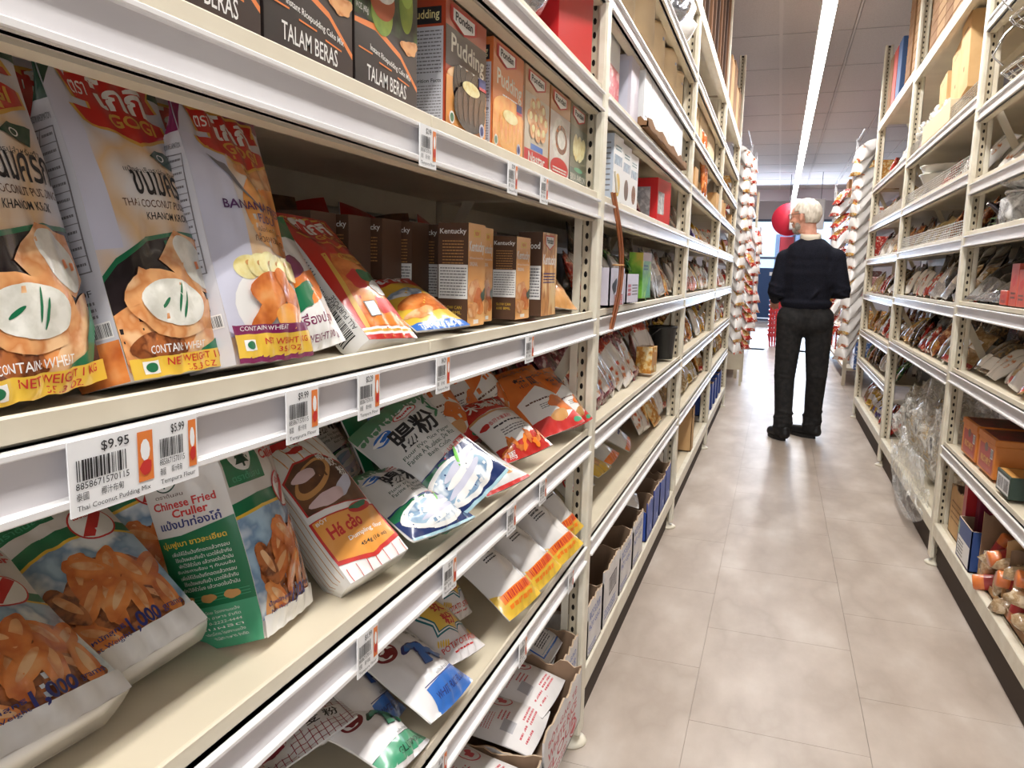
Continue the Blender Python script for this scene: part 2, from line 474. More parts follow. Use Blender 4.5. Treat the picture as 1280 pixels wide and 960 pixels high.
# front of the store at the far end
def far_end():
    M_sw = mat('wall_unlit_brown_grey', (92, 84, 77), rough=.85)  # darkened to stand for unlit depth; side walls added to close off world light
    b = MB(); b.box(-3.1, -3.0, -2.5, 22.35, 0, 3.42, M_sw); tag(b.build('wall_left'), kind='structure')
    b = MB(); b.box(3.4, 3.5, -2.5, 22.35, 0, 3.42, M_sw); tag(b.build('wall_right'), kind='structure')
    M_w = mat('wall_paint_white', (226, 222, 226), rough=.8)
    M_fr = mat('window_frame_metal', (95, 110, 135), rough=.5)
    b = MB(); b.box(-3.0, 3.4, 22.2, 22.35, 2.75, 3.42, M_w); b.box(-3.0, -1.15, 22.2, 22.35, 0, 2.75, M_w); b.box(1.75, 3.4, 22.2, 22.35, 0, 2.75, M_w)
    w = tag(b.build('wall_front'), kind='structure')
    b = MB()
    for x in (-1.15, .3, 1.75): b.box(x - .04, x + .04, 22.17, 22.3, 0, 2.75, M_fr)
    for z in (.04, 1.72, 2.72): b.box(-1.15, 1.75, 22.17, 22.3, z - .03, z + .03, M_fr)
    wn = tag(b.build('window_1'), kind='structure')
    M_g = mat('window_glass', (200, 225, 250), rough=.02, alpha=.18)
    for k, (x0, x1) in enumerate(((-1.11, .26), (.34, 1.71))):
        for z0, z1 in ((.07, 1.69), (1.75, 2.69)):
            b = MB(); b.box(x0, x1, 22.22, 22.228, z0, z1, M_g); b.build('pane', wn)
    b = MB(); b.box(-3.0, 3.4, 20.4, 20.5, 3.08, 3.35, mat('bulkhead_white', (228, 224, 230), rough=.8)); tag(b.build('trim_1'), kind='structure')
    # blue film with lettering on the lower panes
    b = MB(); b.box(-1.1, .26, 22.19, 22.196, .1, 1.45, mat('blue_window_film', (46, 82, 132), rough=.5))
    s = tag(b.build('window_poster'), 'dark blue poster with white letters behind the window at the aisle end', 'poster')
    newobj('printed_artwork', art_mesh([(np.array([[(-1.1, 22.188, .1), (.26, 22.188, .1)], [(-1.1, 22.188, 1.45), (.26, 22.188, 1.45)]], float), Art().text('T', .62, .5, .95, .92, mat('white_ink', (240, 242, 245)), .03), 1)], 'printed_artwork'), s)
    # round red hanging sign, grey box beside it
    r = tag(newobj('round_sign', None, None, (.10, 17.5, 2.42)), 'round red hanging sign in front of the bright window at the aisle end', 'sign')
    b = MB(); Mx = Matrix.Rotation(R(90), 4, 'X'); b.lathe([(0, -.03), (.33, -.03), (.34, 0), (.33, .03), (0, .03)], mat('sign_red', (205, 38, 62), rough=.5), 40, M=Mx); b.build('sign_disc', r)
    b = MB(); b.tube([(0, 0, .33), (0, 0, .93)], .006, mat('dark_wire', (60, 60, 65)), 6); b.build('hanging_rod', r)
    b = MB(); b.box(-.14, .14, -.1, .1, -1.2, -.36, mat('sign_post_red', (196, 60, 80), rough=.5), bv=.01); b.build('sign_post', r)
    b = MB(); b.box(.12, .78, 17.0, 17.35, 2.20, 2.80, mat('grey_box_board', (190, 184, 182), rough=.7), bv=.01)
    o = b.build('sign_box'); w_ = MB(); [w_.tube([(x_, 17.17, 2.8), (x_, 17.17, 3.36)], .006, mat('dark_wire', (60, 60, 65)), 6) for x_ in (.2, .7)]; tag(w_.build('hanging_rods', o), kind='stuff'); tag(o, 'large pale grey hanging box beside the round red sign at the aisle end', 'box')
    # outside: pavement and pale building opposite, lit by the sky
    b = MB(); b.box(-9, 9, 29, 29.4, -.1, 7, mat('facade_pale', (190, 212, 236), rough=.8))
    o = tag(b.build('building_facade'), 'pale building front seen through the window across the street', 'building')
    b = MB()
    for k in range(5):
        for j in range(2): b.box(-4 + 1.9 * k, -3 + 1.9 * k, 28.97, 29.0, 1.2 + 2.4 * j, 2.7 + 2.4 * j, mat('far_glass', (90, 110, 140), rough=.2))
    b.build('window', o)
    b = MB(); b.box(-9, 9, 22.4, 29, -.12, -.05, mat('pavement', (150, 155, 165), rough=.9)); tag(b.build('pavement'), kind='structure')
    area('street_daylight', (0, 25.5, 6.5), (R(40), 0, 0), 12, 4, 900, (.72, .86, 1.0))
far_end()

# ================================================================== shelving
M_beige = mat('shelf_paint_beige', (222, 212, 190), rough=.42, c2=(214, 203, 180), scale=8, bump=.03)
M_post = mat('post_paint_cream', (230, 224, 206), rough=.4, c2=(221, 213, 193), scale=18)
M_web = mat('post_web_tan', (196, 184, 160), rough=.5)
M_deck = mat('shelf_deck_beige', (216, 205, 182), rough=.4, c2=(208, 197, 174), scale=5)
M_rail = mat('price_rail_white', (236, 234, 233), rough=.3, coat=.3)
M_railg = mat('price_rail_strip', (222, 219, 220), rough=.38, coat=.1, c2=(213, 209, 211), scale=14, stretch=(1, .3, 1))
M_grey = mat('post_dark_grey', (92, 88, 86), rough=.5)
M_kick = mat('kick_plate_dark', (74, 62, 54), rough=.8)
M_card = mat('price_card_white', (240, 240, 240), rough=.4)
M_ink = mat('ink_black', (38, 36, 38), rough=.5)
M_redp = mat('ink_red', (200, 52, 48), rough=.4)
M_orp = mat('ink_orange', (228, 128, 60), rough=.4)
M_grp = mat('ink_green', (38, 110, 78), rough=.4)
PT = 3.14
def post_mesh(top=PT, metal=None, sg=1):
    """front of the post at x=0, body towards -x (sg=1)"""
    m1 = metal or M_post; m2 = metal or M_web
    b = MB(); S = lambda x: x * sg
    def bx(x0, x1, *a, **k): b.box(min(S(x0), S(x1)), max(S(x0), S(x1)), *a, **k)
    bx(-.022, 0, -.024, .024, .03, top, m1, bv=.005)
    bx(-.060, -.042, -.024, -.019, .03, top, m1); bx(-.060, -.057, -.024, .024, .03, top, m1)
    # web with real slots, facing along the aisle
    y = -.012; z = .03
    P = .030
    for k in range(int((top - .03) / P)):
        z0 = .03 + k * P; z1 = z0 + P; xc = -.032; xa, xb = -.042, -.022
        oct_ = [(xc + .0042 * math.cos(a), z0 + P / 2 + .0078 * math.sin(a)) for a in [math.pi / 8 + math.pi / 4 * i for i in range(8)]]
        out = [(xb, z0 + P / 2 + .004), (xc + .004, z1), (xc - .004, z1), (xa, z0 + P / 2 + .004), (xa, z0 + P / 2 - .004), (xc - .004, z0), (xc + .004, z0), (xb, z0 + P / 2 - .004)]
        vs = [(S(p[0]), y, p[1]) for p in oct_] + [(S(p[0]), y, p[1]) for p in out] + [(S(xb), y, z1), (S(xa), y, z1), (S(xa), y, z0), (S(xb), y, z0)]
        fs = [(i, (i + 1) % 8, 8 + (i + 1) % 8, 8 + i) for i in range(8)] + [(8, 9, 16), (10, 11, 17), (12, 13, 18), (14, 15, 19)]
        b.add(vs, fs, m2)
    bx(-.044, -.020, .006, .008, .03, top, mat('post_inside_shade', (48, 42, 38), rough=.8))  # dark sheet behind the slots, painting in the shade inside the post
    return b.mesh('post')
def rear_post(b, x, y, top, m): b.box(x - .02, x + .02, y - .022, y + .022, .0, top, m)
FRONT = {'L': -.405, 'R': .700}
SH = {}
def shelf_unit(side, y0, y1, levels, label, top=PT, dark=False, guards=(), nearpost=True):
    sg = 1 if side == 'L' else -1; xf = FRONT[side]; dep = .46
    X = lambda d: xf - sg * d          # d = depth behind the front face
    r = tag(newobj('shelving_unit', None, None, (xf, y0, 0)), label, 'shelving unit', 'beige shelving units along the aisle')
    r['group'] = 'beige shelving units along the aisle'
    rel = Matrix.Translation((-xf, -y0, 0))
    def put(b, name, par=r): return newobj(name, b.mesh(name), par, M=rel if par is r else None)
    pm = post_mesh(top, M_grey if dark else None, sg)
    for yy in ([y0] if nearpost else []) + [y1]:
        p = newobj('post', pm, r, (0, yy - y0, 0))
        b = MB(); b.lathe([(0, .0), (.040, .0), (.042, .005), (.034, .011), (.014, .014), (.012, .034), (0, .034)], M_post, 20, c=(-.028 * sg, 0)); newobj('foot', b.mesh('foot'), p)
        b = MB(); rear_post(b, -sg * dep, 0, top, M_beige); q = newobj('rear_post', b.mesh('rear_post'), r, (0, yy - y0, 0))
        # diagonal end braces
        for zz in (.3, 1.2, 2.1):
            b = MB(); a = Vector((-sg * .05, 0, zz + .75)); c = Vector((-sg * (dep - .02), 0, zz)); d = (c - a).normalized(); n_ = Vector((-d.z, 0, d.x)) * .014
            vs = [a + n_, a - n_, c - n_, c + n_]; vs = [v + Vector((0, .003, 0)) for v in vs] + [v + Vector((0, .007, 0)) for v in vs]
            b.add(vs, [(0, 1, 2, 3), (7, 6, 5, 4), (0, 4, 5, 1), (1, 5, 6, 2), (2, 6, 7, 3), (3, 7, 4, 0)], M_beige); newobj('brace', b.mesh('brace'), r, (0, yy - y0, 0))
    ym = (y0 + y1) / 2
    for li, z in enumerate(levels):
        b = MB(); g = .026
        def bx(d0, d1, ya, yb, za, zb, m, **k): b.box(min(X(d0), X(d1)), max(X(d0), X(d1)), ya, yb, za, zb, m, **k)
        storage = z > 2.3
        if li == 0:
            bx(.004, .030, y0 + g, y1 - g, z - .062, z, M_post, bv=.003); bx(dep - .03, dep, y0 + g, y1 - g, z - .06, z - .02, M_beige)
            bx(.030, dep, y0 + g, y1 - g, z - .014, z - .002, M_deck)
            s = put(b, 'shelf'); SH[(r.name, li)] = s
            continue
        bx(.012, .034, y0 + g, y1 - g, z - .066, z - .018, M_beige)          # front beam
        bx(.034, .060, y0 + g, y1 - g, z - .040, z - .018, M_beige)
        bx(dep - .034, dep - .01, y0 + g, y1 - g, z - .07, z - .012, M_beige)  # rear beam
        s = put(b, 'shelf'); SH[(r.name, li)] = s
        for ya, yb in ((y0 + g, ym - .001), (ym + .001, y1 - g)):
            b = MB(); bx(.010, dep, ya, yb, z - .018, z - .010, M_deck); bx(.008, .013, ya, yb, z - .018, z, M_beige, bv=.0015); bx(dep - .012, dep - .008, ya, yb, z - .012, z + .002, M_beige)
            c = newobj('shelf_panel', b.mesh('shelf_panel'), s)
        b = MB()
        if storage:
            bx(.0, .012, y0 + g, y1 - g, z - .075, z - .012, M_beige, bv=.002)
        else:
            zt, zb = z - .019, z - .062
            bx(.004, .012, y0 + g, y1 - g, zb, zt, M_railg); bx(-.003, .012, y0 + g, y1 - g, zt - .005, zt, M_rail, bv=.001); bx(-.004, .012, y0 + g, y1 - g, zb, zb + .006, M_rail, bv=.001)
        newobj('price_rail', b.mesh('price_rail'), s)
        if li in guards:
            b = MB(); mw = mat('guard_wire', (205, 200, 190), rough=.35, metal=.6)
            for k in range(6): b.tube([(X(.014), y0 + g, z + .006 + .011 * k), (X(.014), y1 - g, z + .006 + .011 * k)], .0016, mw, 4)
            n = int((y1 - y0) / .035)
            for k in range(n): yy = y0 + g + (y1 - y0 - 2 * g) * k / (n - 1); b.tube([(X(.016), yy, z), (X(.016), yy, z + .066)], .0016, mw, 4)
            tag(newobj('wire_guard', b.mesh('wire_guard'), s), kind='stuff')
    b = MB(); b.box(min(X(.03), X(.036)), max(X(.03), X(.036)), y0, y1, 0, .125, M_kick)
    put(b, 'kick_plate')
    return r
LV = [.19, .565, .845, 1.13, 1.405, 1.645, 1.88, 2.13, 2.42]
LY = [-.05, 1.81, 3.65, 5.48, 7.35]
RY = [1.77, 3.62, 5.47, 7.33]
RV1 = [.19, .55, .865, 1.14, 1.42, 1.625, 1.91, 2.25]
RV2 = [.19, .845, 1.13, 1.41, 1.675, 1.97, 2.49]
RV3 = [.19, .55, .80, 1.11, 1.40, 1.675, 2.0, 2.52]
UL = []
UL.append(shelf_unit('L', LY[0], LY[1], LV, 'left shelving unit nearest the camera, loaded with flour bags and pudding boxes'))
UL.append(shelf_unit('L', LY[1], LY[2], LV, 'second shelving unit on the left, beyond the first full-height post', nearpost=False))
UL.append(shelf_unit('L', LY[2], LY[3], LV, 'third shelving unit on the left, with brown boards stored on top', nearpost=False))
UL.append(shelf_unit('L', LY[3], LY[4], LV, 'last shelving unit of the left row, ending at the dark-topped post', nearpost=False))
UR = []
UR.append(shelf_unit('R', RY[0], RY[1], RV1, 'right shelving unit nearest the camera, with red gift cartons on a low shelf'))
UR.append(shelf_unit('R', RY[1], RY[2], RV2, 'middle right shelving unit with wire guards and big clear bags at the bottom', guards=(3, 4, 5), nearpost=False))
UR.append(shelf_unit('R', RY[2], RY[3], RV3, 'far right shelving unit beside the hanging snack strips', guards=(5,), nearpost=False))

# price cards clipped on the rails of the near left unit (children of the rail's shelf)
def price_card(unit, li, y, wid=.060, price='$9.99', extra=True, big=False):
    z = LV[li]; s = SH[(unit.name, li)]
    hh = .048
    b = MB(); x = FRONT['L'] + .0045
    b.box(x - .0012, x, y - wid / 2, y + wid / 2, z - .068, z - .020, M_card)
    o = newobj('price_card', b.mesh('price_card'), s)
    G = np.array([[(x + .0002, y - wid / 2, z - .068), (x + .0002, y + wid / 2, z - .068)], [(x + .0002, y - wid / 2, z - .020), (x + .0002, y + wid / 2, z - .020)]], float)
    a = Art(); e = .72 if extra else 1.0
    a.bars(.1 * e, .46, .86 * e, .74, M_ink, seed=int(y * 1000)); a.text(price, .48 * e, .78, .92 * e, .93, M_ink, .01)
    a.text('8858671570115', .08 * e, .35, .9 * e, .44, M_ink); a.text('泰國', .08 * e, .2, .26 * e, .31, M_ink); a.text('椰汁布甸', .45 * e, .2, .8 * e, .31, M_ink)
    a.text('Thai Coconut Pudding Mix' if big else 'Tempura Flour', .06, .05, .9, .14, M_ink)
    if extra: a.rect(.76, .2, .95, .92, M_orp).ell(.85, .65, .06, .16, M_card, n=10).ell(.85, .4, .07, .12, M_redp, n=10, wob=.1)
    # sub-part limit: the print shares the card's mesh
    pm = art_mesh([(G, a, 1)], 'price_card')
    bm = bmesh.new(); bm.from_mesh(o.data); n0 = len(o.data.materials)
    off = [m for m in pm.materials]
    for m in off: o.data.materials.append(m)
    nf0 = len(bm.faces); bm.from_mesh(pm); bm.faces.ensure_lookup_table()
    for f in bm.faces[nf0:]: f.material_index += n0
    bm.to_mesh(o.data); bm.free()

# ================================================================== left unit nearest the camera: hand-built goods
UA = UL[0]
for y, p in ((.375, '$9.95'), (.43, '$5.99')): price_card(UA, 3, y, .07 if p == '$9.95' else .04, p, big=(p == '$9.95'))
price_card(UA, 3, .585, .05, '$9.99'); price_card(UA, 3, .705, .045, '$2.29'); price_card(UA, 3, .895, .042, '$4.29'); price_card(UA, 3, 1.26, .045, '$3.49')
for y in (.845, 1.15, 1.32): price_card(UA, 4, y, .045, '$2.99')
for y in (.70, .925, 1.185, 1.37): price_card(UA, 2, y, .045, '$1.99')
for y in (.90, 1.27, 1.62): price_card(UA, 1, y, .045, '$1.79')

C = dict(gold=mat('ink_gold', (214, 166, 74), rough=.3), shield=mat('ink_shield_red', (196, 36, 30), rough=.28, coat=.4), white=mat('ink_white', (240, 238, 234), rough=.3, coat=.3),
         purple=mat('ink_purple', (84, 38, 96), rough=.35), band=mat('ink_yellow_band', (232, 190, 66), rough=.3, coat=.4), dgreen=mat('ink_dark_green', (22, 66, 48), rough=.3, coat=.4),
         black=M_ink, red=M_redp, navy=mat('ink_navy', (44, 48, 112), rough=.35), plum=mat('ink_plum', (126, 30, 84), rough=.3, coat=.3), grey=mat('ink_grey', (120, 116, 118), rough=.5),
         sky=mat('ink_sky', (168, 196, 214), rough=.3, coat=.3, c2=[(120, 150, 180), (230, 236, 238)], scale=26), blue=mat('ink_blue', (52, 112, 196), rough=.3, coat=.3),
         teal=mat('ink_teal', (30, 110, 120), rough=.3), green=mat('ink_leaf_green', (24, 112, 72), rough=.28, coat=.4), mint=mat('ink_mint_green', (72, 160, 120), rough=.3, coat=.3),
         fry=mat('print_fried', (224, 134, 64), rough=.26, coat=.4, c2=[(196, 100, 42), (232, 142, 72), (244, 182, 118)], scale=34, lo=.25, hi=.75),
         fry2=mat('print_fried_dark', (150, 84, 44), rough=.26, coat=.4, c2=[(112, 58, 30), (186, 110, 60)], scale=60), crepe=mat('print_crepe', (232, 170, 112), rough=.26, coat=.4, c2=[(212, 138, 82), (242, 196, 146)], scale=34),
         cream=mat('print_cream', (238, 236, 226), rough=.25, coat=.4, c2=(220, 218, 206), scale=90), carrot=mat('print_carrot', (240, 130, 40), rough=.3), plate=mat('print_dark_plate', (38, 30, 32), rough=.25, coat=.4),
         cloud=mat('print_pale_cloud', (224, 218, 214), rough=.28, coat=.3, c2=[(226, 188, 140), (214, 210, 214), (198, 202, 218), (186, 198, 224)], scale=9, lo=.3, hi=.7), orange=M_orp,
         brown=mat('print_brown', (112, 72, 46), rough=.3, coat=.3, c2=(84, 52, 36), scale=40), tan=mat('print_tan', (205, 150, 90), rough=.3, coat=.3), lilac=mat('print_lilac', (206, 206, 222), rough=.3, coat=.3),
         banana=mat('print_banana', (240, 232, 176), rough=.3, coat=.3, c2=(226, 206, 130), scale=60), jelly=mat('print_jelly', (236, 140, 48), rough=.3, coat=.4, c2=(248, 180, 90), scale=30))
def shield(a, u0=.10, v0=.735, u1=.97, v1=.97):
    def q(pts): return [(u0 + (u1 - u0) * x, v0 + (v1 - v0) * y) for x, y in pts]
    P = [(0, 1), (.08, .8), (.10, .62), (.2, .58), (.2, .48), (.04, .52), (.1, .3), (.55, 0), (1, .26), (.98, .46), (.8, .5), (.8, .6), (.97, .66), (.9, .86), (.93, 1)]
    a.poly(q(P), C['gold'])
    a.poly(q([(.5 + (x - .5) * .93, .5 + (y - .5) * .90) for x, y in P]), C['shield'])
    a.text('ตรา', *q([(.12, .68)])[0], *q([(.26, .86)])[0], C['white'], .01)
    a.text('โกกิ', *q([(.28, .5)])[0], *q([(.8, .95)])[0], C['white'], .045)
    a.text('GOGI', *q([(.34, .26)])[0], *q([(.84, .46)])[0], C['gold'], .04)
    return a
def nutrition(a, u0, v0, u1, v1, ink):
    a.frame(u0, v0, u1, v1, .02, ink, .004)
    n = 9
    for k in range(1, n): y = v0 + (v1 - v0) * k / n; a.rect(u0, y, u1, y + .0025, ink)
    a.rect(u0 + (u1 - u0) * .55, v0, u0 + (u1 - u0) * .57, v1, ink)
    for k in range(n): y = v0 + (v1 - v0) * (k + .35) / n; a.lines(u0 + .05, y, u0 + (u1 - u0) * .5, y + .02, 1, ink, .4, k); a.lines(u0 + (u1 - u0) * .6, y, u1 - .05, y + .02, 1, ink, .4, k + 40)
def gogi_art(kind):
    a = Art()
    a.rect(0, 0, 1, 1, C['cloud'])
    if kind == 'coconut':
        a.rect(0, .40, .16, .93, C['lilac'])
        a.poly([(0, .90), (.12, .985), (1, .93), (1, 1), (0, 1)], C['dgreen'])
        shield(a)
        a.poly([(.62, .71), (.72, .74), (.9, .73), (.84, .675)], C['dgreen']); a.text('O', .7, .70, .78, .725, C['white'])
        a.text('แป้งสำเร็จรูปสำหรับทำ', .34, .645, .9, .67, C['black']); a.text('ขนมครก', .38, .575, .96, .655, C['black'], .02)
        a.text('THAI COCONUT PUDDING', .26, .535, .97, .56, C['brown'], .012); a.text('KHANOM KROK', .44, .495, .86, .52, C['black'], .012)
        a.poly([(0, .32), (.1, .37), (.35, .435), (.7, .46), (1, .455), (1, .05), (0, .05)], C['green'])
        a.poly([(0, .30), (.1, .35), (.35, .42), (.7, .447), (1, .44), (1, .05), (0, .05)], C['plate'])
        # crepe cups with white filling
        a.ell(.16, .12, .26, .11, C['crepe'], wob=.05, seed=2); a.ell(.55, .10, .30, .08, C['fry'], wob=.04, seed=3)
        a.ell(.86, .17, .22, .07, C['crepe'], rot=.3, wob=.05, seed=4)
        a.ell(.30, .09, .24, .05, C['fry2'], wob=.06, seed=12); a.ell(.74, .09, .2, .06, C['crepe'], wob=.06, seed=13, rot=.2); a.poly([(.40, .36), (.62, .46), (.9, .43), (1, .3), (.86, .25), (.6, .28)], C['crepe']); a.ell(.76, .355, .19, .075, C['cream'], rot=-.3, wob=.02)
        a.ell(.46, .22, .36, .11, C['crepe'], rot=-.06, wob=.05, seed=7); a.poly([(.12, .22), (.22, .34), (.4, .30), (.3, .24)], C['crepe']); a.ell(.48, .225, .27, .075, C['cream'], rot=-.06, wob=.02)
        for x, y, r_ in ((.38, .225, .3), (.52, .24, 1.2), (.55, .215, 1.0)): a.ell(x, y, .05, .008, C['green'], rot=r_)
        a.poly([(.76, .33), (.82, .335), (.81, .36), (.75, .355)], C['carrot']); a.poly([(.86, .325), (.9, .33), (.9, .35), (.86, .35)], C['carrot'])
        a.poly([(.9, .06), (1, .16), (1, .24), (.86, .1), (.6, .05), (.8, .05)], C['green'])
        a.text('CONTAIN: WHEAT', .18, .072, .72, .098, C['white'], .012)
        a.rect(0, 0, 1, .062, C['band'])
    else:
        a.poly([(0, .86), (.1, .985), (1, .94), (1, 1), (0, 1)], C['plum'])
        a.rect(0, .1, .34, .86, C['lilac'])
        a.ell(.82, .58, .42, .18, C['jelly'], wob=.03, seed=3); a.ell(.75, .74, .3, .06, C['crepe'], wob=.1)
        shield(a, .10, .735, .98, .97)
        a.poly([(.16, .78), (.3, .70), (.5, .62), (.62, .56), (.6, .58), (.44, .66), (.3, .74)], C['grey'])
        a.text('BANANA FRIES', .18, .575, .97, .61, C['purple'], .02); a.text('FLOUR', .5, .53, .86, .563, C['purple'], .02)
        a.text('แป้งทำกล้วยแขก', .48, .498, .96, .52, C['fry2']); a.text('กล้วยหอมทอด', .42, .455, .96, .49, C['fry2'], .015)
        a.ell(.55, .22, .42, .17, C['white'], wob=.03)
        for k in range(6): a.ell(.28 + k * .12, .37 - abs(k - 2) * .008, .13, .045, C['banana'], seed=k); a.ell(.28 + k * .12, .37, .03, .01, C['tan'])
        a.ell(.5, .27, .22, .075, C['fry'], wob=.08, seed=1); a.ell(.74, .25, .2, .06, C['fry'], wob=.08, seed=6, rot=-.5)
        a.ell(.38, .17, .17, .05, C['fry'], wob=.08, seed=2, rot=.3); a.ell(.68, .165, .2, .05, C['jelly'], wob=.06, seed=9)
        a.rect(0, 0, 1, .14, C['plum']); a.text('CONTAIN: WHEAT', .08, .118, .62, .135, C['white'])
        a.rect(0, .018, 1, .105, C['band'])
    y0 = .004 if kind == 'coconut' else .035
    a.rect(.10, y0 + .008, .23, y0 + .048, C['white']); a.ell(.165, y0 + .028, .045, .015, C['green'])
    a.text('NET WEIGHT 1 KG', .32, y0 + .028, .92, y0 + .052, C['red'], .015); a.text('35.3 OZ', .5, y0, .78, y0 + .02, C['red'], .015)
    l = Art(); l.rect(0, 0, 1, 1, mat('print_silver_white', (208, 208, 214), rough=.3, coat=.4)); l.rect(0, .86, 1, 1, C['plum'] if kind != 'coconut' else C['dgreen'])
    l.text('NUTRITION INFORMATION', .12, .80, .9, .82, M_ink); nutrition(l, .12, .34, .9, .78, C['grey']); l.text('OF', .6, .27, .8, .29, M_ink); l.lines(.12, .2, .8, .26, 3, C['grey'])
    if kind == 'coconut': l.rect(0, 0, 1, .13, C['fry'])
    l.rect(.6, .14, .95, .19, C['white']); l.bars(.62, .145, .93, .185, M_ink)
    return dict(front=a, left=l)
gk = dict(kind='gusset', wr=.005, nf=20, ns=6, nv=30)
silver = film('silver_white', 'cfcfd6', bump=.5)
bag('flour_bag', .116, .246, .055, gogi_art('coconut'), pf(-.444,.490,1.133,92,-16,-.5,.055), 'tall coconut pudding flour bag with dark green plate picture, fully in view', 'flour bag', 'tall flour bags at the near end of the pudding shelf', base=silver, seed=3, **gk)
bag('flour_bag', .118, .238, .055, gogi_art('coconut'), pf(-.444,.363,1.133,100,-12,-2,.055), 'leftmost tall flour bag with crepe cup picture, cut by the photo edge', 'flour bag', 'tall flour bags at the near end of the pudding shelf', base=silver, seed=5, **gk)
bag('flour_bag', .120, .236, .055, gogi_art('banana'), pf(-.432,.590,1.133,94,-15,2,.055), 'tall banana fries flour bag with sliced bananas and yellow purple base band', 'flour bag', 'tall flour bags at the near end of the pudding shelf', base=silver, seed=8, **gk)
for i, (x, y) in enumerate(((-.56, .36), (-.57, .48), (-.56, .60))):
    bag('flour_bag', .118, .24, .06, {'front': shield(Art().rect(0, 0, 1, 1, C['cloud']))}, pose(x, y, 1.132, 92, -6, 0), 'dim flour bag in the second row behind the %s tall bag' % ('leftmost', 'coconut pudding', 'banana fries')[i], 'flour bag', base=silver, seed=11 + i, kind='gusset', nf=8, ns=2, nv=12)
def tempura_art(v=0):
    a = Art(); a.rect(0, 0, 1, 1, C['shield'])
    a.poly([(.10, .0), (.22, .55), (.3, .62), (1, .5), (1, 0)], C['fry']); shield(a, .1, .68, 1, .98)
    a.poly([(.05, .0), (.12, .0), (.22, .62), (.16, .62)], C['gold']); a.ell(.62, .58, .25, .05, C['gold'], n=14); a.text('เทมปุระ', .4, .56, .84, .60, C['shield'], .03)
    a.ell(.4, .40, .15, .07, C['red'], wob=.15, seed=2); a.ell(.66, .42, .2, .06, C['green'], wob=.2, seed=4); a.ell(.7, .34, .16, .06, C['white'], wob=.1); a.ell(.75, .2, .26, .09, C['red'], wob=.2, seed=8, n=26)
    a.ell(.36, .24, .14, .05, C['fry'], wob=.15, seed=6); a.ell(.6, .12, .3, .05, C['carrot'], wob=.2, seed=3); a.rect(.24, .14, .42, .24, C['white']); a.frame(.24, .14, .42, .24, .01, M_ink, .004)
    a.rect(0, .03, 1, .075, C['white']); a.rect(0, .045, 1, .06, C['gold']); a.rect(0, 0, 1, .03, C['shield'])
    l = Art(); l.rect(0, 0, 1, 1, C['white']); l.rect(0, .86, 1, 1, C['shield']); l.lines(.15, .5, .9, .82, 14, C['grey'], .3); l.bars(.15, .07, .75, .26, M_ink, horiz=True); l.text('ALL PURPOSE', .8, .1, .95, .34, M_ink, rot=90); l.text('TEMPURA FLOUR', .6, .27, .8, .45, M_ink, rot=90)
    return dict(front=a, left=l)
bag('flour_bag', .098, .205, .040, tempura_art(), pf(-.423,.803,1.137,86,-45,4,.04), 'red and white tempura flour bag leaning back, barcode on its white side', 'flour bag', base=WH(), seed=21, kind='gusset', wr=.004, ns=4, nv=24)
bag('flour_bag', .085, .16, .03, {'front': (lambda a: a.rect(0, 0, 1, 1, C['band']).rect(0, .78, 1, 1, C['shield']).text('โกกิ', .2, .82, .8, .97, C['white'], .04).ell(.4, .55, .3, .09, C['sky'], wob=.1).ell(.55, .35, .42, .16, C['fry'], wob=.12, n=26).ell(.3, .2, .22, .07, C['crepe'], wob=.2).rect(0, 0, 1, .09, C['blue']).text('TEMPURA FLOUR', .1, .02, .9, .07, C['white'], .02))(Art())}, pf(-.408,.914,1.142,50,-68,-10,0), 'small yellow tempura pouch lying beside the red tempura bag', 'pouch', seed=22)
bag('flour_bag', .095, .15, .035, {'front': (lambda a: a.rect(0, 0, 1, 1, C['white']).rect(0, .8, 1, 1, C['green']).ell(.3, .5, .26, .16, C['plum'], wob=.2).ell(.6, .42, .3, .13, C['carrot'], wob=.2).ell(.3, .35, .25, .1, C['green'], wob=.3).text('เครื่องปรุง', .1, .14, .9, .24, C['plum'], .02).text('NET WEIGHT 500 g', .1, .04, .9, .1, C['plum']))(Art())}, pose(-.438, .672, 1.135, 86, -28, -6), 'small white pouch wedged low between banana fries bag and tempura bag', 'pouch', seed=23)
bag('flour_bag', .11, .2, .045, tempura_art(), pose(-.55, .80, 1.15, 80, -46, 4), 'dim red tempura bag behind the leaning tempura bag', 'flour bag', seed=24, nf=10, nv=14)
for k in range(9):
    a = Art(); a.rect(0, 0, 1, 1, (C['shield'], C['brown'], C['shield'])[k % 3]); a.lines(.1, .6, .9, .75, 2, C['white'], .6, k); a.ell(.5, .3, .3, .15, C['crepe'], wob=.2, seed=k)
    bag('snack_bag', .17, .2, .06, {'front': a}, pose(-.78, .42 + k * .16, 1.14, 90 + rnd.uniform(-20, 20), -12, rnd.uniform(-18, 18)), 'shadowed red brown snack bag at the back, %s from the near end' % ORD[k + 1], 'bag', 'dim snack bags at the back of the pudding shelf', seed=30 + k, nf=8, nv=12)

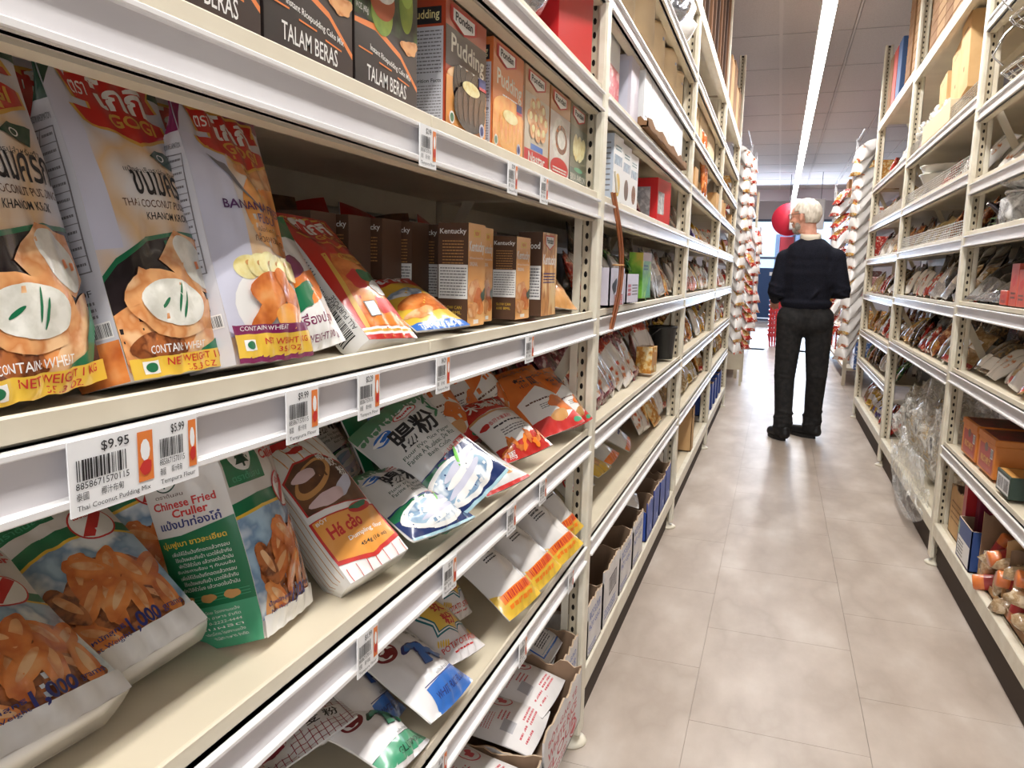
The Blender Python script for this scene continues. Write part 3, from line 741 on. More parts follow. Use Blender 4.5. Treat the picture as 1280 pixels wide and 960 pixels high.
# breading boxes
Kb = mat('carton_cocoa', (92, 64, 46), rough=.42, c2=(84, 58, 42), scale=10); Ko = mat('carton_amber', (226, 160, 90), rough=.35, coat=.2, c2=(236, 180, 112), scale=14)
def kentucky(label, y, x=-.475, w=.062, d=.045, h=.158, front=True, hue=None, yaw=90, strip=True):
    s = Art(); s.rect(0, 0, 1, 1, Kb); s.text('Kentucky', .06, .88, .94, .945, C['white'], .02); s.lines(.15, .6, .85, .84, 8, C['tan'], .3, 3)
    if strip: s.rect(.03, .27, 1, .60, C['white']); s.lines(.08, .29, .95, .58, 10, C['grey'], .35, 4)
    s.text('SLOW CAN', .2, .17, .8, .2, C['band']); s.text('600 BML', .2, .12, .8, .15, C['band'])
    f = Art(); f.rect(0, 0, 1, 1, Ko); f.rect(.3, .87, .7, .94, C['band']); f.text('NEW', .38, .885, .62, .925, M_redp, .02); f.text('Kentucky', .05, .70, .95, .83, C['white'], .045)
    f.text('All Purpose Seasoned Flour', .08, .65, .92, .68, C['white']); f.text('ORIGINAL', .08, .59, .55, .63, C['white'], .02)
    f.ell(.4, .34, .36, .13, C['crepe'], wob=.15, n=26, seed=3); f.ell(.66, .24, .3, .12, C['fry'], wob=.18, n=26, seed=5); f.ell(.3, .16, .26, .09, C['crepe'], wob=.2, n=26, seed=8); f.ell(.9, .3, .1, .07, C['dgreen'], wob=.3); f.rect(.35, .02, .65, .06, C['white'])
    return box_thing('breading_box', w, d, h, pose(x, y, 1.132, yaw), Kb, dict(front=f if front else Art().rect(0, 0, 1, 1, Kb), left=s, right=Art().rect(0, 0, 1, 1, Kb)), label, 'box', 'brown seasoned flour boxes')
kentucky('brown and amber breading box with white ingredient sticker, foremost of the row', 1.128, w=.070, d=.05)
kentucky('brown breading box just beyond the foremost one, set slightly back', 1.235, -.495, w=.05)
kentucky('brown and amber breading box standing second in front of the row end', 1.345, -.467, w=.08, h=.148)
for k in range(7):
    kentucky('dark brown breading box in the shadowed back row, %s from the near end' % ORD[k + 1], .885 + .072 * k + 0, -.595 + .012 * k, w=.06, d=.05, h=.158, strip=(k % 3 == 0 or k > 3), front=False)
kentucky('cocoa breading box peeking above the row end', 1.35, -.56, h=.165, strip=False)
def pondan_hex(a, v0=.78, u0=.12, u1=.9):
    a.poly([(u0, v0 + .17), (u1, v0 + .17), (u1, v0 + .06), ((u0 + u1) / 2, v0 - .01), (u0, v0 + .06)], C['red']); a.poly([(u0 + .05, v0 + .155), (u1 - .05, v0 + .155), (u1 - .05, v0 + .065), ((u0 + u1) / 2, v0 + .008), (u0 + .05, v0 + .065)], C['white'])
    a.text('Pondan', u0 + .1, v0 + .07, u1 - .1, v0 + .14, M_ink, .04)
fw = Art(); fw.rect(0, 0, 1, 1, mat('print_wheat', (214, 150, 84), rough=.3, coat=.3, c2=[(176, 108, 50), (226, 168, 100), (240, 206, 150)], scale=40, stretch=(1, 1, .3))); pondan_hex(fw, .8, .15, .8); fw.text('Kentucky', .04, .58, .96, .74, C['white'], .04)
for k in range(4): fw.lines(.1, .50 - .035 * k, .9, .52 - .035 * k, 1, C['navy'], .8, k)
lw = Art().rect(0, 0, 1, 1, Kb).rect(.05, .2, .95, .6, C['white']).lines(.1, .22, .9, .58, 10, C['grey']).text('Seafood', .1, .8, .9, .88, C['white'], .02)
box_thing('breading_box', .10, .05, .163, pose(-.462, 1.49, 1.132), mat('carton_red', (190, 50, 36), rough=.4), dict(front=fw, left=lw), 'red-edged seasoned flour box with wheat print closing the row', 'box')
for k in range(6):
    a = Art().rect(0, 0, 1, 1, mat('print_maroon', (120, 34, 48), rough=.3, coat=.4)).rect(.2, .1, .8, .45, C['lilac']).ell(.5, .3, .25, .1, mat('print_crimson', (150, 20, 40), rough=.3)).lines(.15, .7, .85, .85, 2, C['white'], .5, k)
    bag('snack_bag', .12, .17, .03, {'front': a}, pose(-.50 - .03 * (k % 2), 1.55 + .04 * k, 1.134, 80 + rnd.uniform(-15, 15), -22 - 6 * (k % 3), rnd.uniform(-8, 8)), 'maroon pouch beyond the breading boxes, %s from them' % ORD[k + 1], 'pouch', 'maroon pouches before the post', seed=50 + k, nf=10, nv=14)
bag('snack_bag', .09, .12, .035, {'front': Art().rect(0, 0, 1, 1, C['tan']).ell(.5, .5, .35, .2, C['crepe'], wob=.2).lines(.1, .78, .9, .85, 1, C['white'], .7)}, pose(-.440, 1.62, 1.14, 70, -48, 10), 'small tan pouch lying at the shelf edge beyond the wheat print box', 'pouch', seed=57)

# ---- pudding shelf
Bk = mat('carton_black', (44, 36, 34), rough=.35, coat=.2, c2=(60, 44, 38), scale=8)
glass_g = mat('print_glass_green', (150, 170, 60), rough=.3, c2=(110, 140, 50), scale=30)
def talam(label, y):
    f = Art(); f.rect(0, 0, 1, 1, Bk); f.rect(.0, .38, 1, 1, mat('print_dark_leaf', (60, 74, 40), rough=.3, c2=[(36, 32, 28), (64, 84, 44), (110, 140, 60)], scale=22, lo=.3, hi=.7))
    f.poly([(0, .36), (.3, .38), (.7, .30), (1, .16), (1, .13), (.7, .27), (.3, .345), (0, .335)], M_orp); f.poly([(0, .335), (.3, .345), (.7, .27), (1, .13), (1, 0), (0, 0)], Bk)
    f.text('Instant Ricepudding Cake Mix', .22, .225, .88, .265, C['white'], .02, skew=-.06)
    f.text('TALAM BERAS', .17, .075, .80, .155, C['white'], .012, skew=-.015)
    for k in range(3): f.poly([(.05 + .3 * k, .225 - .03 * k), (.25 + .3 * k, .22 - .035 * k), (.25 + .3 * k, .212 - .035 * k), (.05 + .3 * k, .217 - .03 * k)], M_orp)
    f.ell(.40, .46, .17, .12, glass_g); f.ell(.40, .53, .20, .11, mat('print_rust', (176, 84, 40), rough=.3)); f.ell(.40, .62, .22, .11, C['cream']); f.ell(.80, .58, .12, .15, glass_g); f.ell(.80, .66, .11, .09, mat('print_lime', (170, 200, 90), rough=.3)); f.rect(.12, .70, .36, .84, mat('print_rust', 'b05428')); f.ell(.24, .85, .13, .06, C['cream'])
    f.ell(.86, .36, .12, .05, C['crepe'], wob=.25, n=24); f.text('14 OZ. (400g)', .02, .40, .2, .44, C['white']); f.ell(.06, .52, .05, .05, C['green']); f.ell(.06, .52, .03, .03, C['white'])
    return box_thing('pudding_box', .148, .06, .205, pose(-.472, y, 1.408), Bk, dict(front=f, left=Art().rect(0, 0, 1, 1, Bk).lines(.1, .2, .9, .8, 12, C['white'], .25)), label, 'box', 'black rice pudding cake mix boxes')
talam('black rice pudding cake mix box nearest the pudding brand boxes', .823)
talam('black rice pudding cake mix box, middle one in view', .670)
o_ = talam('black cake mix box with a white barcode sticker, leftmost at the top edge', .517)
newobj('barcode_sticker', art_mesh([(face_grid('front', .148, .0622, .205), Art().rect(.30, .12, .62, .52, C['white']).bars(.33, .2, .59, .48, M_ink).text('8992933', .35, .14, .57, .18, M_ink), 1)], 'barcode_sticker', .0009), o_)
def pondan(label, y, kind, w=.148, x=-.470, h=.168):
    Cc = dict(choc=('b84a2c', '3a2a28'), orange=('d8763c', 'e58a3a'), nastar=('c9a07c', 'c8bca8'), roll=('b8783c', 'cfc4bc'), bika=('7a6a4c', '5e6048'))[kind]
    top = mat('carton_' + kind, Cc[0], rough=.33, coat=.3); low = mat('carton_low_' + kind, Cc[1], rough=.33, coat=.3)
    f = Art(); f.rect(0, 0, 1, 1, top); pondan_hex(f, .80, .10, .72)
    if kind in ('choc', 'orange'):
        f.rect(0, .50, 1, .80, low) if kind == 'choc' else None
        pondan_hex(f, .80, .10, .72)
        f.text('Pudding', .12, .57, .94, .76, C['cream'], .03, skew=-.03); f.lines(.3, .53, .8, .555, 1, C['white'], .5)
        f.ell(.5, .42, .48, .12, C['jelly'] if kind == 'orange' else C['crepe']); f.rect(0, 0, 1, .42, C['jelly'] if kind == 'orange' else mat('print_apricot', (230, 160, 90), rough=.3))
        if kind == 'choc':
            for k in range(9):
                t_ = math.pi * (k / 8); f.ell(.55 - .33 * math.cos(t_), .38 + .09 * math.sin(t_), .12, .075, C['plate'], rot=t_ + 1.57)
            f.ell(.55, .23, .40, .19, C['plate']); 
            for k in range(5): f.ell(.28 + .135 * k, .24, .05, .13, mat('print_choc', (100, 72, 62), rough=.22, coat=.5), rot=.1 * (2 - k))
            f.ell(.56, .40, .22, .055, C['banana'])
        else:
            f.ell(.55, .2, .40, .2, mat('print_peach', (244, 176, 88), rough=.25, coat=.4))
            for k in range(5): f.ell(.26 + .14 * k, .24, .045, .13, C['jelly'], rot=.1 * (2 - k))
            f.ell(.55, .37, .25, .06, C['banana'])
        f.rect(.76, .46, .95, .54, C['navy']); f.rect(.76, .44, .95, .465, C['red']); f.ell(.85, .1, .07, .06, C['lilac']); f.ell(.85, .1, .045, .04, C['navy']); f.ell(.10, .1, .06, .05, C['white']); f.ell(.10, .1, .04, .035, C['green'])
    else:
        f.rect(0, .0, 1, .74, low); pondan_hex(f, .80, .10, .80)
        if kind == 'nastar':
            for (x_, y_) in [(.3, .62), (.5, .66), (.7, .62), (.2, .5), (.4, .5), (.6, .52), (.8, .5), (.3, .38), (.5, .36), (.7, .38)]: f.ell(x_, y_, .12, .085, C['crepe'], seed=int(x_ * 9)); f.ell(x_ + .02, y_ + .02, .06, .04, C['banana'])
            f.rect(0, 0, 1, .17, C['red']); f.text('Nastar', .15, .04, .85, .15, C['cream'], .03); f.rect(.25, .18, .75, .24, C['blue'])
        elif kind == 'roll':
            f.ell(.5, .45, .42, .24, C['cream']); f.ell(.55, .46, .3, .17, C['fry2']); f.ell(.55, .46, .2, .11, C['cream']); f.ell(.5, .12, .45, .12, C['red']); f.lines(.16, .06, .84, .13, 2, C['cream'], .5)
        else:
            for k in range(5): f.ell(.3 + .1 * k, .5 - .05 * (k % 2), .16, .13, C['banana'], rot=.5, wob=.06, seed=k)
            f.rect(0, 0, 1, .22, C['dgreen']); f.text('BIKA AMBON', .06, .06, .94, .15, C['cream'], .03); f.ell(.5, .21, .25, .03, C['mint'])
    s = Art(); s.rect(0, 0, 1, 1, top); s.rect(.1, .80, .9, .93, M_ink); s.text('Pudding', .15, .82, .85, .91, C['banana'], .02); s.rect(.05, .04, .95, .78, mat('print_panel_grey', (205, 205, 210), rough=.4)); s.lines(.12, .42, .9, .76, 12, C['grey'], .35, 5); s.text('Nutrition Facts', .1, .355, .9, .385, M_ink, .02); s.lines(.12, .06, .9, .34, 12, C['grey'], .3, 9)
    return box_thing('pudding_box', w, .058, h, pose(x, y, 1.408), top, dict(front=f, left=s), label, 'box', 'baking mix boxes on the pudding shelf')
pondan('chocolate pudding box with dark moulded pudding picture and white ingredient side', 1.055, 'choc')
pondan('orange pudding box with pale orange moulded pudding picture', 1.235, 'orange')
pondan('baking mix box with a bowl of small round cookies and red base', 1.395, 'nastar')
pondan('baking mix box with a rolled cake on a red stand', 1.552, 'roll')
pondan('olive green cake mix box with yellow slices, next to the post', 1.705, 'bika')

# ---- upper shelf: foil bag and red box near the post
def crumple(name, w, d, h, m, M, label, cat, seed=0, amp=.35, n=3, group=None):
    bm = bmesh.new(); bmesh.ops.create_icosphere(bm, subdivisions=n, radius=1)
    for v in bm.verts:
        p = v.co.copy(); k = 1 + amp * noise.noise(p * 1.7 + Vector((seed, 0, 0))) + amp * .5 * (abs(noise.noise(p * 4 + Vector((0, seed, 0)))) - .2)
        v.co = Vector((p.x * w / 2 * k, p.y * d / 2 * k, max(0, (p.z + .95) * h / 2 * k)))
    me = bpy.data.meshes.new(name); bm.to_mesh(me); bm.free(); me.materials.append(m)
    for p in me.polygons: p.use_smooth = True
    o = newobj(name, me, M=M); return tag(o, label, cat, group)
foil = mat('foil_silver', (190, 192, 200), rough=.16, metal=.85, bump=1.0, bscale=26)
crumple('foil_bag', .34, .2, .17, foil, pose(-.53, 1.36, 1.65), 'crumpled silver foil bag on the high shelf above the pudding boxes', 'bag', 3)
box_thing('gift_box', .2, .2, .17, pose(-.54, 1.66, 1.648, 84), mat('carton_bright_red', (206, 40, 44), rough=.4), {}, 'bright red box with pale rim on the high shelf beside the post', 'box')

# ---- third shelf up: cruller flour, dumpling flour, rice paper flour, starches
def tree(a, u, v, w, h, m):
    for k in range(4):
        y = v + h * (.12 + .2 * k); ww = w * (1 - .22 * k) * .5
        a.poly([(u - ww, y), (u + ww, y), (u + ww * .25, y + h * .3), (u - ww * .25, y + h * .3)], m)
    a.rect(u - w * .06, v, u + w * .06, v + h * .15, m); return a
def cruller_arts():
    a = Art(); wt = mat('print_bag_white', (228, 222, 216), rough=.3, coat=.35, c2=(216, 210, 204), scale=14)
    a.rect(0, 0, 1, 1, wt)
    a.rect(.02, .72, .52, .97, C['green']); a.ell(.27, .865, .16, .088, C['white']); tree(a, .27, .795, .2, .15, C['dgreen']); a.text('ตราต้นสน', .08, .735, .46, .772, C['mint'], .02)
    a.text('แป้งปาท่องโก๋', .56, .89, .97, .93, C['navy'], .03); a.text('Chinese Fried', .60, .85, .97, .875, C['red'], .02); a.text('Cruller', .58, .80, .98, .845, C['red'], .05)
    a.poly([(0, .64), (.3, .66), (.7, .66), (1, .60), (1, .55), (0, .55)], C['green']); a.poly([(0, .58), (.3, .60), (.7, .60), (1, .54), (1, .52), (0, .52)], C['band'])
    a.poly([(0, .565), (.3, .585), (.7, .585), (1, .525), (1, .08), (0, .08)], C['sky'])
    a.ell(.52, .27, .44, .19, C['fry2'], wob=.06, seed=5)
    for k in range(15):
        x = .16 + .07 * (k * 5 % 11); y = .15 + .035 * (k * 7 % 9); r_ = (1.1, 2.0, .7, 1.5, 2.4)[k % 5]
        a.ell(x, y, .19, .085, C['fry2'] if k % 7 == 4 else C['fry'], rot=r_, wob=.07, seed=k, asp=.6); a.ell(x + .012, y + .010, .13, .034, C['crepe'], rot=r_, wob=.05, seed=k + 9, asp=.55)
    a.ell(.74, .635, .19, .095, C['red']); a.ell(.74, .635, .175, .087, C['white']); a.poly([(.6, .58), (.68, .56), (.88, .68), (.82, .71)], C['red']); a.text('เนื้อแป้ง', .62, .665, .80, .70, C['red'], .03)
    a.rect(0, 0, 1, .10, C['white']); a.text('น้ำหนักสุทธิ', .08, .125, .42, .155, C['navy'], .02); a.text('Net Weight', .1, .09, .42, .115, C['navy']); a.text('1,000', .44, .09, .72, .165, C['navy'], .04); a.text('grams', .75, .11, .93, .14, C['navy'])
    l = Art(); l.rect(0, 0, 1, 1, wt); l.ell(.3, .84, .17, .07, C['dgreen']); l.ell(.3, .84, .155, .063, C['white']); tree(l, .3, .79, .17, .10, C['dgreen']); l.text('ตราต้นสน', .14, .745, .5, .765, C['brown'], .01)
    l.text('Chinese Fried', .08, .69, .86, .73, C['red'], .04); l.text('Cruller', .3, .645, .74, .685, C['red'], .05); l.text('แป้งปาท่องโก๋', .1, .595, .86, .64, C['navy'], .04)
    l.rect(0, 0, 1, .56, C['green']); l.poly([(.0, .54), (1, .56), (1, .60), (.6, .575)], C['green']); l.text('นุ่มฟูเบา ขาวละเอียด', .06, .50, .86, .54, C['band'], .03)
    for k in range(7): l.text(('เพื่อให้ได้แป้งที่ทอดแล้วกรอบ', 'ใช้แป้งผสมกับน้ำ นวดให้เข้ากัน', 'พักไว้สี่ชั่วโมง แล้วทอดในน้ำมัน', 'รับประทานร้อน ๆ กับนมข้น')[k % 4], .14 + .02 * (k % 3), .465 - .03 * k, .86, .485 - .03 * k, C['white'], .005)
    l.rect(0, 0, 1, .20, C['mint'])
    for k in range(3): l.rect(.08, .225 + .014 * k, .95, .228 + .014 * k, C['mint'])
    for x in (.18, .45, .74): l.ell(x, .24, .09, .022, C['tan'], wob=.1, seed=int(x * 10))
    for k in range(6): l.text(('ผลิตโดย โรงงานแป้ง', 'บริษัท อาหาร จำกัด', 'โทร 0-2222-4444', 'วันผลิต')[k % 4], .25, .165 - .025 * k, .78, .18 - .025 * k, C['white'])
    return dict(front=a, left=l)
ck = dict(kind='block', wr=.0045, nf=20, ns=12, nv=28, base=film('bag_white_green', 'e6e1dc'))
bag('flour_bag', .110, .230, .055, cruller_arts(), pf(-.500,.500,.878,58,-56,-20,.055), 'large cruller flour bag lying back, the first whole one on its shelf', 'flour bag', 'green and white cruller flour bags', seed=61, **ck)
bag('flour_bag', .105, .215, .09, cruller_arts(), pf(-.465,.652,.848,100,-17,4,.09), 'green and white cruller flour bag standing upright against the dumpling flour', 'flour bag', 'green and white cruller flour bags', seed=62, **ck)
bag('flour_bag', .11, .22, .07, cruller_arts(), pf(-.555,.600,.855,62,-30,-15,.07), 'cruller flour bag half hidden between the upright and the lying one', 'flour bag', 'green and white cruller flour bags', seed=63, **ck)
bag('flour_bag', .14, .19, .07, cruller_arts(), pf(-.470,.375,.885,100,-55,10,.07), 'cruller flour bag at the lower left corner with its white bottom end towards us', 'flour bag', 'green and white cruller flour bags', seed=64, **ck)
# dumpling flour
def hacao():
    a = Art(); a.rect(0, 0, 1, 1, C['white'])
    a.rect(0, .94, 1, 1, C['red'])
    for k in range(7): a.rect(.06 + .14 * k, .78, .075 + .14 * k, .94, C['crepe'])
    a.ell(.5, .88, .12, .03, C['red'], wob=.2)
    a.poly([(.03, .46), (.97, .40), (.97, .70), (.7, .80), (.3, .80), (.03, .72)], C['red']); a.poly([(.05, .46), (.95, .41), (.95, .69), (.7, .785), (.3, .785), (.05, .71)], C['brown'])
    a.ell(.4, .66, .34, .09, C['tan'], rot=.2); a.ell(.4, .67, .27, .065, C['brown'], rot=.2); a.ell(.3, .69, .16, .04, mat('print_pink_dumpling', (224, 196, 196), rough=.3, coat=.3), wob=.1); a.ell(.7, .53, .22, .05, C['lilac'], wob=.12, rot=.2); a.ell(.4, .5, .25, .05, mat('print_pink_dumpling', 'e0c4c4'), wob=.12)
    a.text('餃', .72, .68, .86, .75, C['white'], .02); a.text('粉', .78, .60, .92, .67, C['white'], .02); a.text('蝦', .62, .74, .74, .79, C['white'], .02)
    a.poly([(0, .42), (1, .36), (1, .10), (.5, .06), (0, .12)], C['red']); a.poly([(.03, .41), (.97, .35), (.97, .125), (.5, .085), (.03, .145)], mat('print_amber', (232, 158, 72), rough=.28, coat=.35))
    a.text('BỘT', .06, .37, .2, .405, C['white'], .02); a.text('Há cảo', .12, .26, .62, .35, C['red'], .05); a.ell(.72, .37, .2, .035, C['red']); a.ell(.72, .38, .14, .022, C['green'], wob=.2); a.text('Dumpling flour', .3, .20, .9, .235, C['white'], .02); a.text('454g (16 oz)', .4, .14, .86, .17, M_ink, .02)
    for k in range(7): a.rect(.05 + .15 * k, 0, .06 + .15 * k, .08, C['red'])
    l = Art().rect(0, 0, 1, 1, C['white'])
    for k in range(6): l.rect(.1 + .16 * k, .05, .12 + .16 * k, .9, C['tan'])
    return dict(front=a, left=l)
bag('flour_bag', .095, .205, .055, hacao(), pf(-.425,.775,.868,62,-48,-14,.055), 'red brown and orange dumpling flour bag with striped white side', 'flour bag', kind='block', seed=66, wr=.004, nf=20, ns=8, nv=24)
# rice paper flour
hdr = mat('print_sage_green', (92, 140, 104), rough=.3, coat=.35); wht = mat('print_offwhite', (222, 220, 216), rough=.3, coat=.35, c2=(206, 206, 204), scale=10)
def changfen(full=True):
    a = Art(); a.rect(0, 0, 1, 1, wht); a.rect(0, .90, 1, 1, hdr)
    for k in range(16): a.ell(.05 + .06 * k, .875 + .01 * (k % 3), .035, .02, hdr, rot=k, n=6)
    a.ell(.22, .80, .12, .045, C['blue']); a.ell(.2, .80, .09, .03, C['white'], wob=.2); a.ell(.24, .80, .05, .02, C['blue'], wob=.2)
    a.ell(.62, .85, .17, .035, C['red']); a.ell(.62, .85, .155, .03, C['white']); a.lines(.5, .84, .74, .86, 1, C['red'], .8)
    a.text('腸粉', .24, .60, .86, .80, M_ink, .035)
    for k in range(4): a.ell(.92, .86 - .05 * k, .07, .015, C['green'], rot=.6 + k, n=8)
    a.text('Flour f/Vn Rice Paper', .2, .545, .92, .585, C['dgreen'], .01); a.text('Farine A Rouleau De Riz', .2, .50, .92, .54, C['dgreen'], .01); a.text('Bánh Cuốn', .42, .455, .78, .495, C['dgreen'], .01)
    a.poly([(.45, .36), (.95, .42), (.97, .46), (.6, .42)], C['red']); a.text('腸粉麵粉', .56, .40, .9, .44, C['white'], .02)
    a.poly([(0, .02), (1, .02), (1, .40), (.6, .40), (0, .36)], mat('print_navy_plate', (40, 56, 104), rough=.25, coat=.4)); a.ell(.25, .3, .28, .08, C['green'], wob=.15); a.ell(.5, .2, .46, .16, C['white']); a.ell(.5, .2, .38, .13, C['sky'])
    for k in range(4): a.ell(.5 + .04 * k, .13 + .055 * k, .30, .032, C['lilac'] if k % 2 else C['white'], rot=.15, wob=.04, seed=k)
    a.ell(.66, .34, .1, .02, mat('print_scallion', (110, 190, 70), rough=.3), rot=.8); a.rect(0, 0, 1, .025, mat('print_aqua', (170, 205, 215), rough=.3))
    return dict(front=a, back=Art().rect(0, 0, 1, 1, C['green']))
bag('flour_bag', .140, .205, .045, changfen(), pf(-.390,1.005,.885,37,-42,-39,0), 'green headed rice paper flour bag with big black characters, topmost of the heap', 'flour bag', 'rice paper flour bags with green header', seed=71, wr=.006, nf=22, nv=26)
bag('flour_bag', .135, .150, .045, changfen(), pf(-.402,.917,.868,80,-67,4,0), 'rice paper flour bag under the top one, its blue plate end hanging over the edge', 'flour bag', 'rice paper flour bags with green header', seed=72, wr=.007, nf=20, nv=24)
bag('flour_bag', .15, .15, .05, changfen(), pf(-.63,1.05,.871,101,-39,2,0), 'dim rice paper flour bag behind the dumpling flour, under the rail', 'flour bag', 'rice paper flour bags with green header', seed=73, wr=.006, nf=14, nv=18)
bag('flour_bag', .14, .15, .05, {'front': (lambda a: a.rect(0, 0, 1, 1, C['green']).rect(.1, .1, .9, .6, C['dgreen']).rect(0, .9, 1, 1, hdr).ell(.5, .78, .16, .05, C['blue']).lines(.15, .15, .85, .55, 9, C['white'], .25))(Art())}, pf(-.56,1.06,.868,96,-26,3,0), 'dark green backed flour bag turned over behind the top rice paper flour', 'flour bag', seed=74, wr=.006, nf=14, nv=18)
bag('flour_bag', .14, .18, .045, changfen(), pf(-.47,1.12,.862,60,-56,-14,0), 'rice paper flour bag lying behind and right of the top one', 'flour bag', 'rice paper flour bags with green header', seed=75, wr=.006, nf=14, nv=18)
bag('flour_bag', .11, .13, .035, {'front': (lambda a: a.rect(0, 0, 1, 1, wht).ell(.3, .2, .14, .08, C['tan']).ell(.3, .2, .1, .05, C['crepe']).ell(.66, .22, .14, .08, C['tan']).ell(.66, .22, .1, .05, C['crepe']).rect(0, 0, 1, .05, C['red']).text('粉', .3, .5, .7, .75, M_ink, .02))(Art())}, pf(-.400,1.17,.862,50,-70,-20,0), 'white pouch with two dim sum pictures lying at the edge', 'pouch', seed=76)
# red and orange starch bags
def redstarch():
    a = Art(); a.rect(0, 0, 1, 1, C['white']); a.poly([(0, .68), (1, .72), (1, 1), (0, 1)], mat('print_scarlet', (192, 40, 34), rough=.26, coat=.4)); a.text('木薯粉', .12, .76, .92, .93, C['white'], .04); a.rect(0, .655, 1, .685, C['tan'])
    a.ell(.12, .52, .07, .04, C['red'], wob=.15); a.text('泰國木薯澱粉', .2, .50, .62, .56, C['red'], .01); a.lines(.2, .44, .8, .475, 1, M_ink, .6); a.lines(.25, .30, .75, .4, 3, C['grey'])
    a.poly([(0, 0), (1, 0), (1, .34), (.8, .28), (.6, .2), (.3, .17), (0, .2)], mat('print_scarlet', 'c02822'))
    for k in range(9): a.ell(.1 + .1 * k, .1 + .05 * (k % 3), .09, .04, C['fry'] if k % 2 else C['redl'] if 'redl' in C else C['carrot'], wob=.25, seed=k, rot=k)
    a.text('馬', .1, .02, .25, .1, C['white']); return dict(front=a)
def orgstarch(name='糯瓜粉'):
    a = Art(); oo = mat('print_tangerine', (222, 112, 44), rough=.26, coat=.4, c2=(232, 130, 58), scale=12); a.rect(0, 0, 1, 1, oo); a.lines(.1, .88, .8, .94, 2, C['brown'], .5); a.ell(.1, .8, .06, .03, C['red'])
    a.poly([(.1, .03), (.9, .03), (1, .35), (.62, .60), (.1, .45)], C['white']); a.text(name[0], .34, .62, .56, .78, M_ink, .04); a.text(name[1], .58, .62, .76, .78, M_ink, .04); a.text(name[2], .78, .60, .98, .78, M_ink, .04)
    a.lines(.2, .38, .66, .42, 1, C['brown'], .5); a.lines(.4, .28, .75, .35, 3, C['grey']); a.ell(.78, .3, .22, .1, oo, wob=.2, seed=5); a.poly([(0, 0), (1, 0), (1, .2), (.7, .1), (.4, .18), (0, .16)], C['red']); a.ell(.62, .16, .16, .07, C['tan'], wob=.1); a.ell(.9, .06, .1, .03, C['mint'])
    return dict(front=a)
bag('flour_bag', .135, .172, .05, redstarch(), pf(-.431,1.382,.866,54,-60,-14,0), 'white starch bag with red top and red vegetable base, at the shelf edge', 'flour bag', seed=81, wr=.005, nf=20, nv=24)
bag('flour_bag', .148, .212, .05, orgstarch(), pf(-.433,1.606,.868,41,-55,-19,0), 'orange starch bag with bold black characters, beside the red topped one', 'flour bag', 'orange starch bags', seed=82, wr=.005, nf=20, nv=24)
bag('flour_bag', .13, .17, .05, orgstarch(), pf(-.415,1.70,.866,70,-46,-6,0), 'orange starch bag half behind the bold one, nearest the post', 'flour bag', 'orange starch bags', seed=83, wr=.005, nf=16, nv=20)
for k, (x, y, yw, tl, rl) in enumerate(((-.56, 1.32, 50, -40, -20), (-.58, 1.46, 60, -36, -14), (-.55, 1.56, 70, -30, -20), (-.63, 1.22, 50, -46, -10), (-.66, 1.68, 75, -30, 0))):
    bag('flour_bag', .15, .22, .055, orgstarch(), pose(x, y, .875, yw, tl, rl), 'dim orange starch bag of the back heap, %s from the near end' % ORD[k + 1], 'flour bag', 'orange starch bags in the back heap', seed=84 + k, wr=.006, nf=12, nv=14)
for k in range(9):
    a = Art().rect(0, 0, 1, 1, mat('print_maroon', '782230')).rect(.15, .15, .85, .7, C['grey']).rect(.2, .35, .8, .5, C['brown']).text('薯粉', .25, .74, .75, .88, C['white'], .03)
    bag('snack_bag', .12, .2, .04, {'front': a}, pose(-.63 + .015 * (k % 3), 1.30 + .055 * k, .85, 80, -18 - k, -24), 'dim maroon pouch packed behind the orange starch, %s from the near end' % ORD[k + 1], 'pouch', 'maroon pouches behind the orange starch', seed=90 + k, nf=8, nv=12)
for k in range(4):
    bag('flour_bag', .14, .22, .07, {'front': Art().rect(0, 0, 1, 1, wht).rect(0, .9, 1, 1, hdr)}, pose(-.74, .42 + .2 * k, .85, 88, -10, 5 * (k % 3 - 1)), 'dark row bag at the back of the third shelf, %s from the near end' % ORD[k + 1], 'flour bag', 'back row flour bags of the third shelf', seed=100 + k, nf=8, nv=10)

# ---- second shelf up
def potato():
    a = Art(); a.rect(0, 0, 1, 1, mat('print_bag_clearwhite', (226, 222, 222), rough=.25, coat=.4)); P = [(.5, .97), (.62, .90), (.86, .90), (.82, .78), (.9, .6), (.82, .42), (.86, .30), (.62, .30), (.5, .22), (.38, .30), (.14, .30), (.18, .42), (.1, .6), (.18, .78), (.14, .90), (.38, .90)]
    a.poly(P, C['teal']); a.poly([(.5 + (x - .5) * .93, .6 + (y - .6) * .94) for x, y in P], C['white']); a.poly([(.5 + (x - .5) * .86, .6 + (y - .6) * .9) for x, y in P], C['teal']); a.poly([(.5 + (x - .5) * .8, .6 + (y - .6) * .86) for x, y in P], mat('print_emblem_yellow', (236, 196, 84), rough=.28, coat=.35))
    a.text('風', .42, .80, .58, .89, C['red'], .02); a.text('一', .40, .68, .60, .74, C['red'], .04); a.text('玖', .38, .52, .62, .66, C['red'], .04); a.text('粉', .38, .34, .62, .49, C['red'], .04)
    for k in range(5): a.ell(.10 + .03 * k, .24 - .012 * k, .04, .012, C['band'], rot=.9); a.ell(.90 - .03 * k, .24 - .012 * k, .04, .012, C['band'], rot=-.9)
    a.text('POTATO STARCH', .08, .12, .92, .18, C['red'], .015); a.lines(.25, .07, .75, .10, 1, C['red'], .5); a.text('CANNING CO.', .06, .93, .36, .97, C['teal'], .01); return dict(front=a)
bag('flour_bag', .122, .158, .05, potato(), pf(-.439,1.093,.590,97,-62,17,0), 'potato starch bag with a large yellow and teal emblem, lying at the front', 'flour bag', 'potato starch bags with yellow emblem', seed=111, wr=.005, nf=20, nv=24)
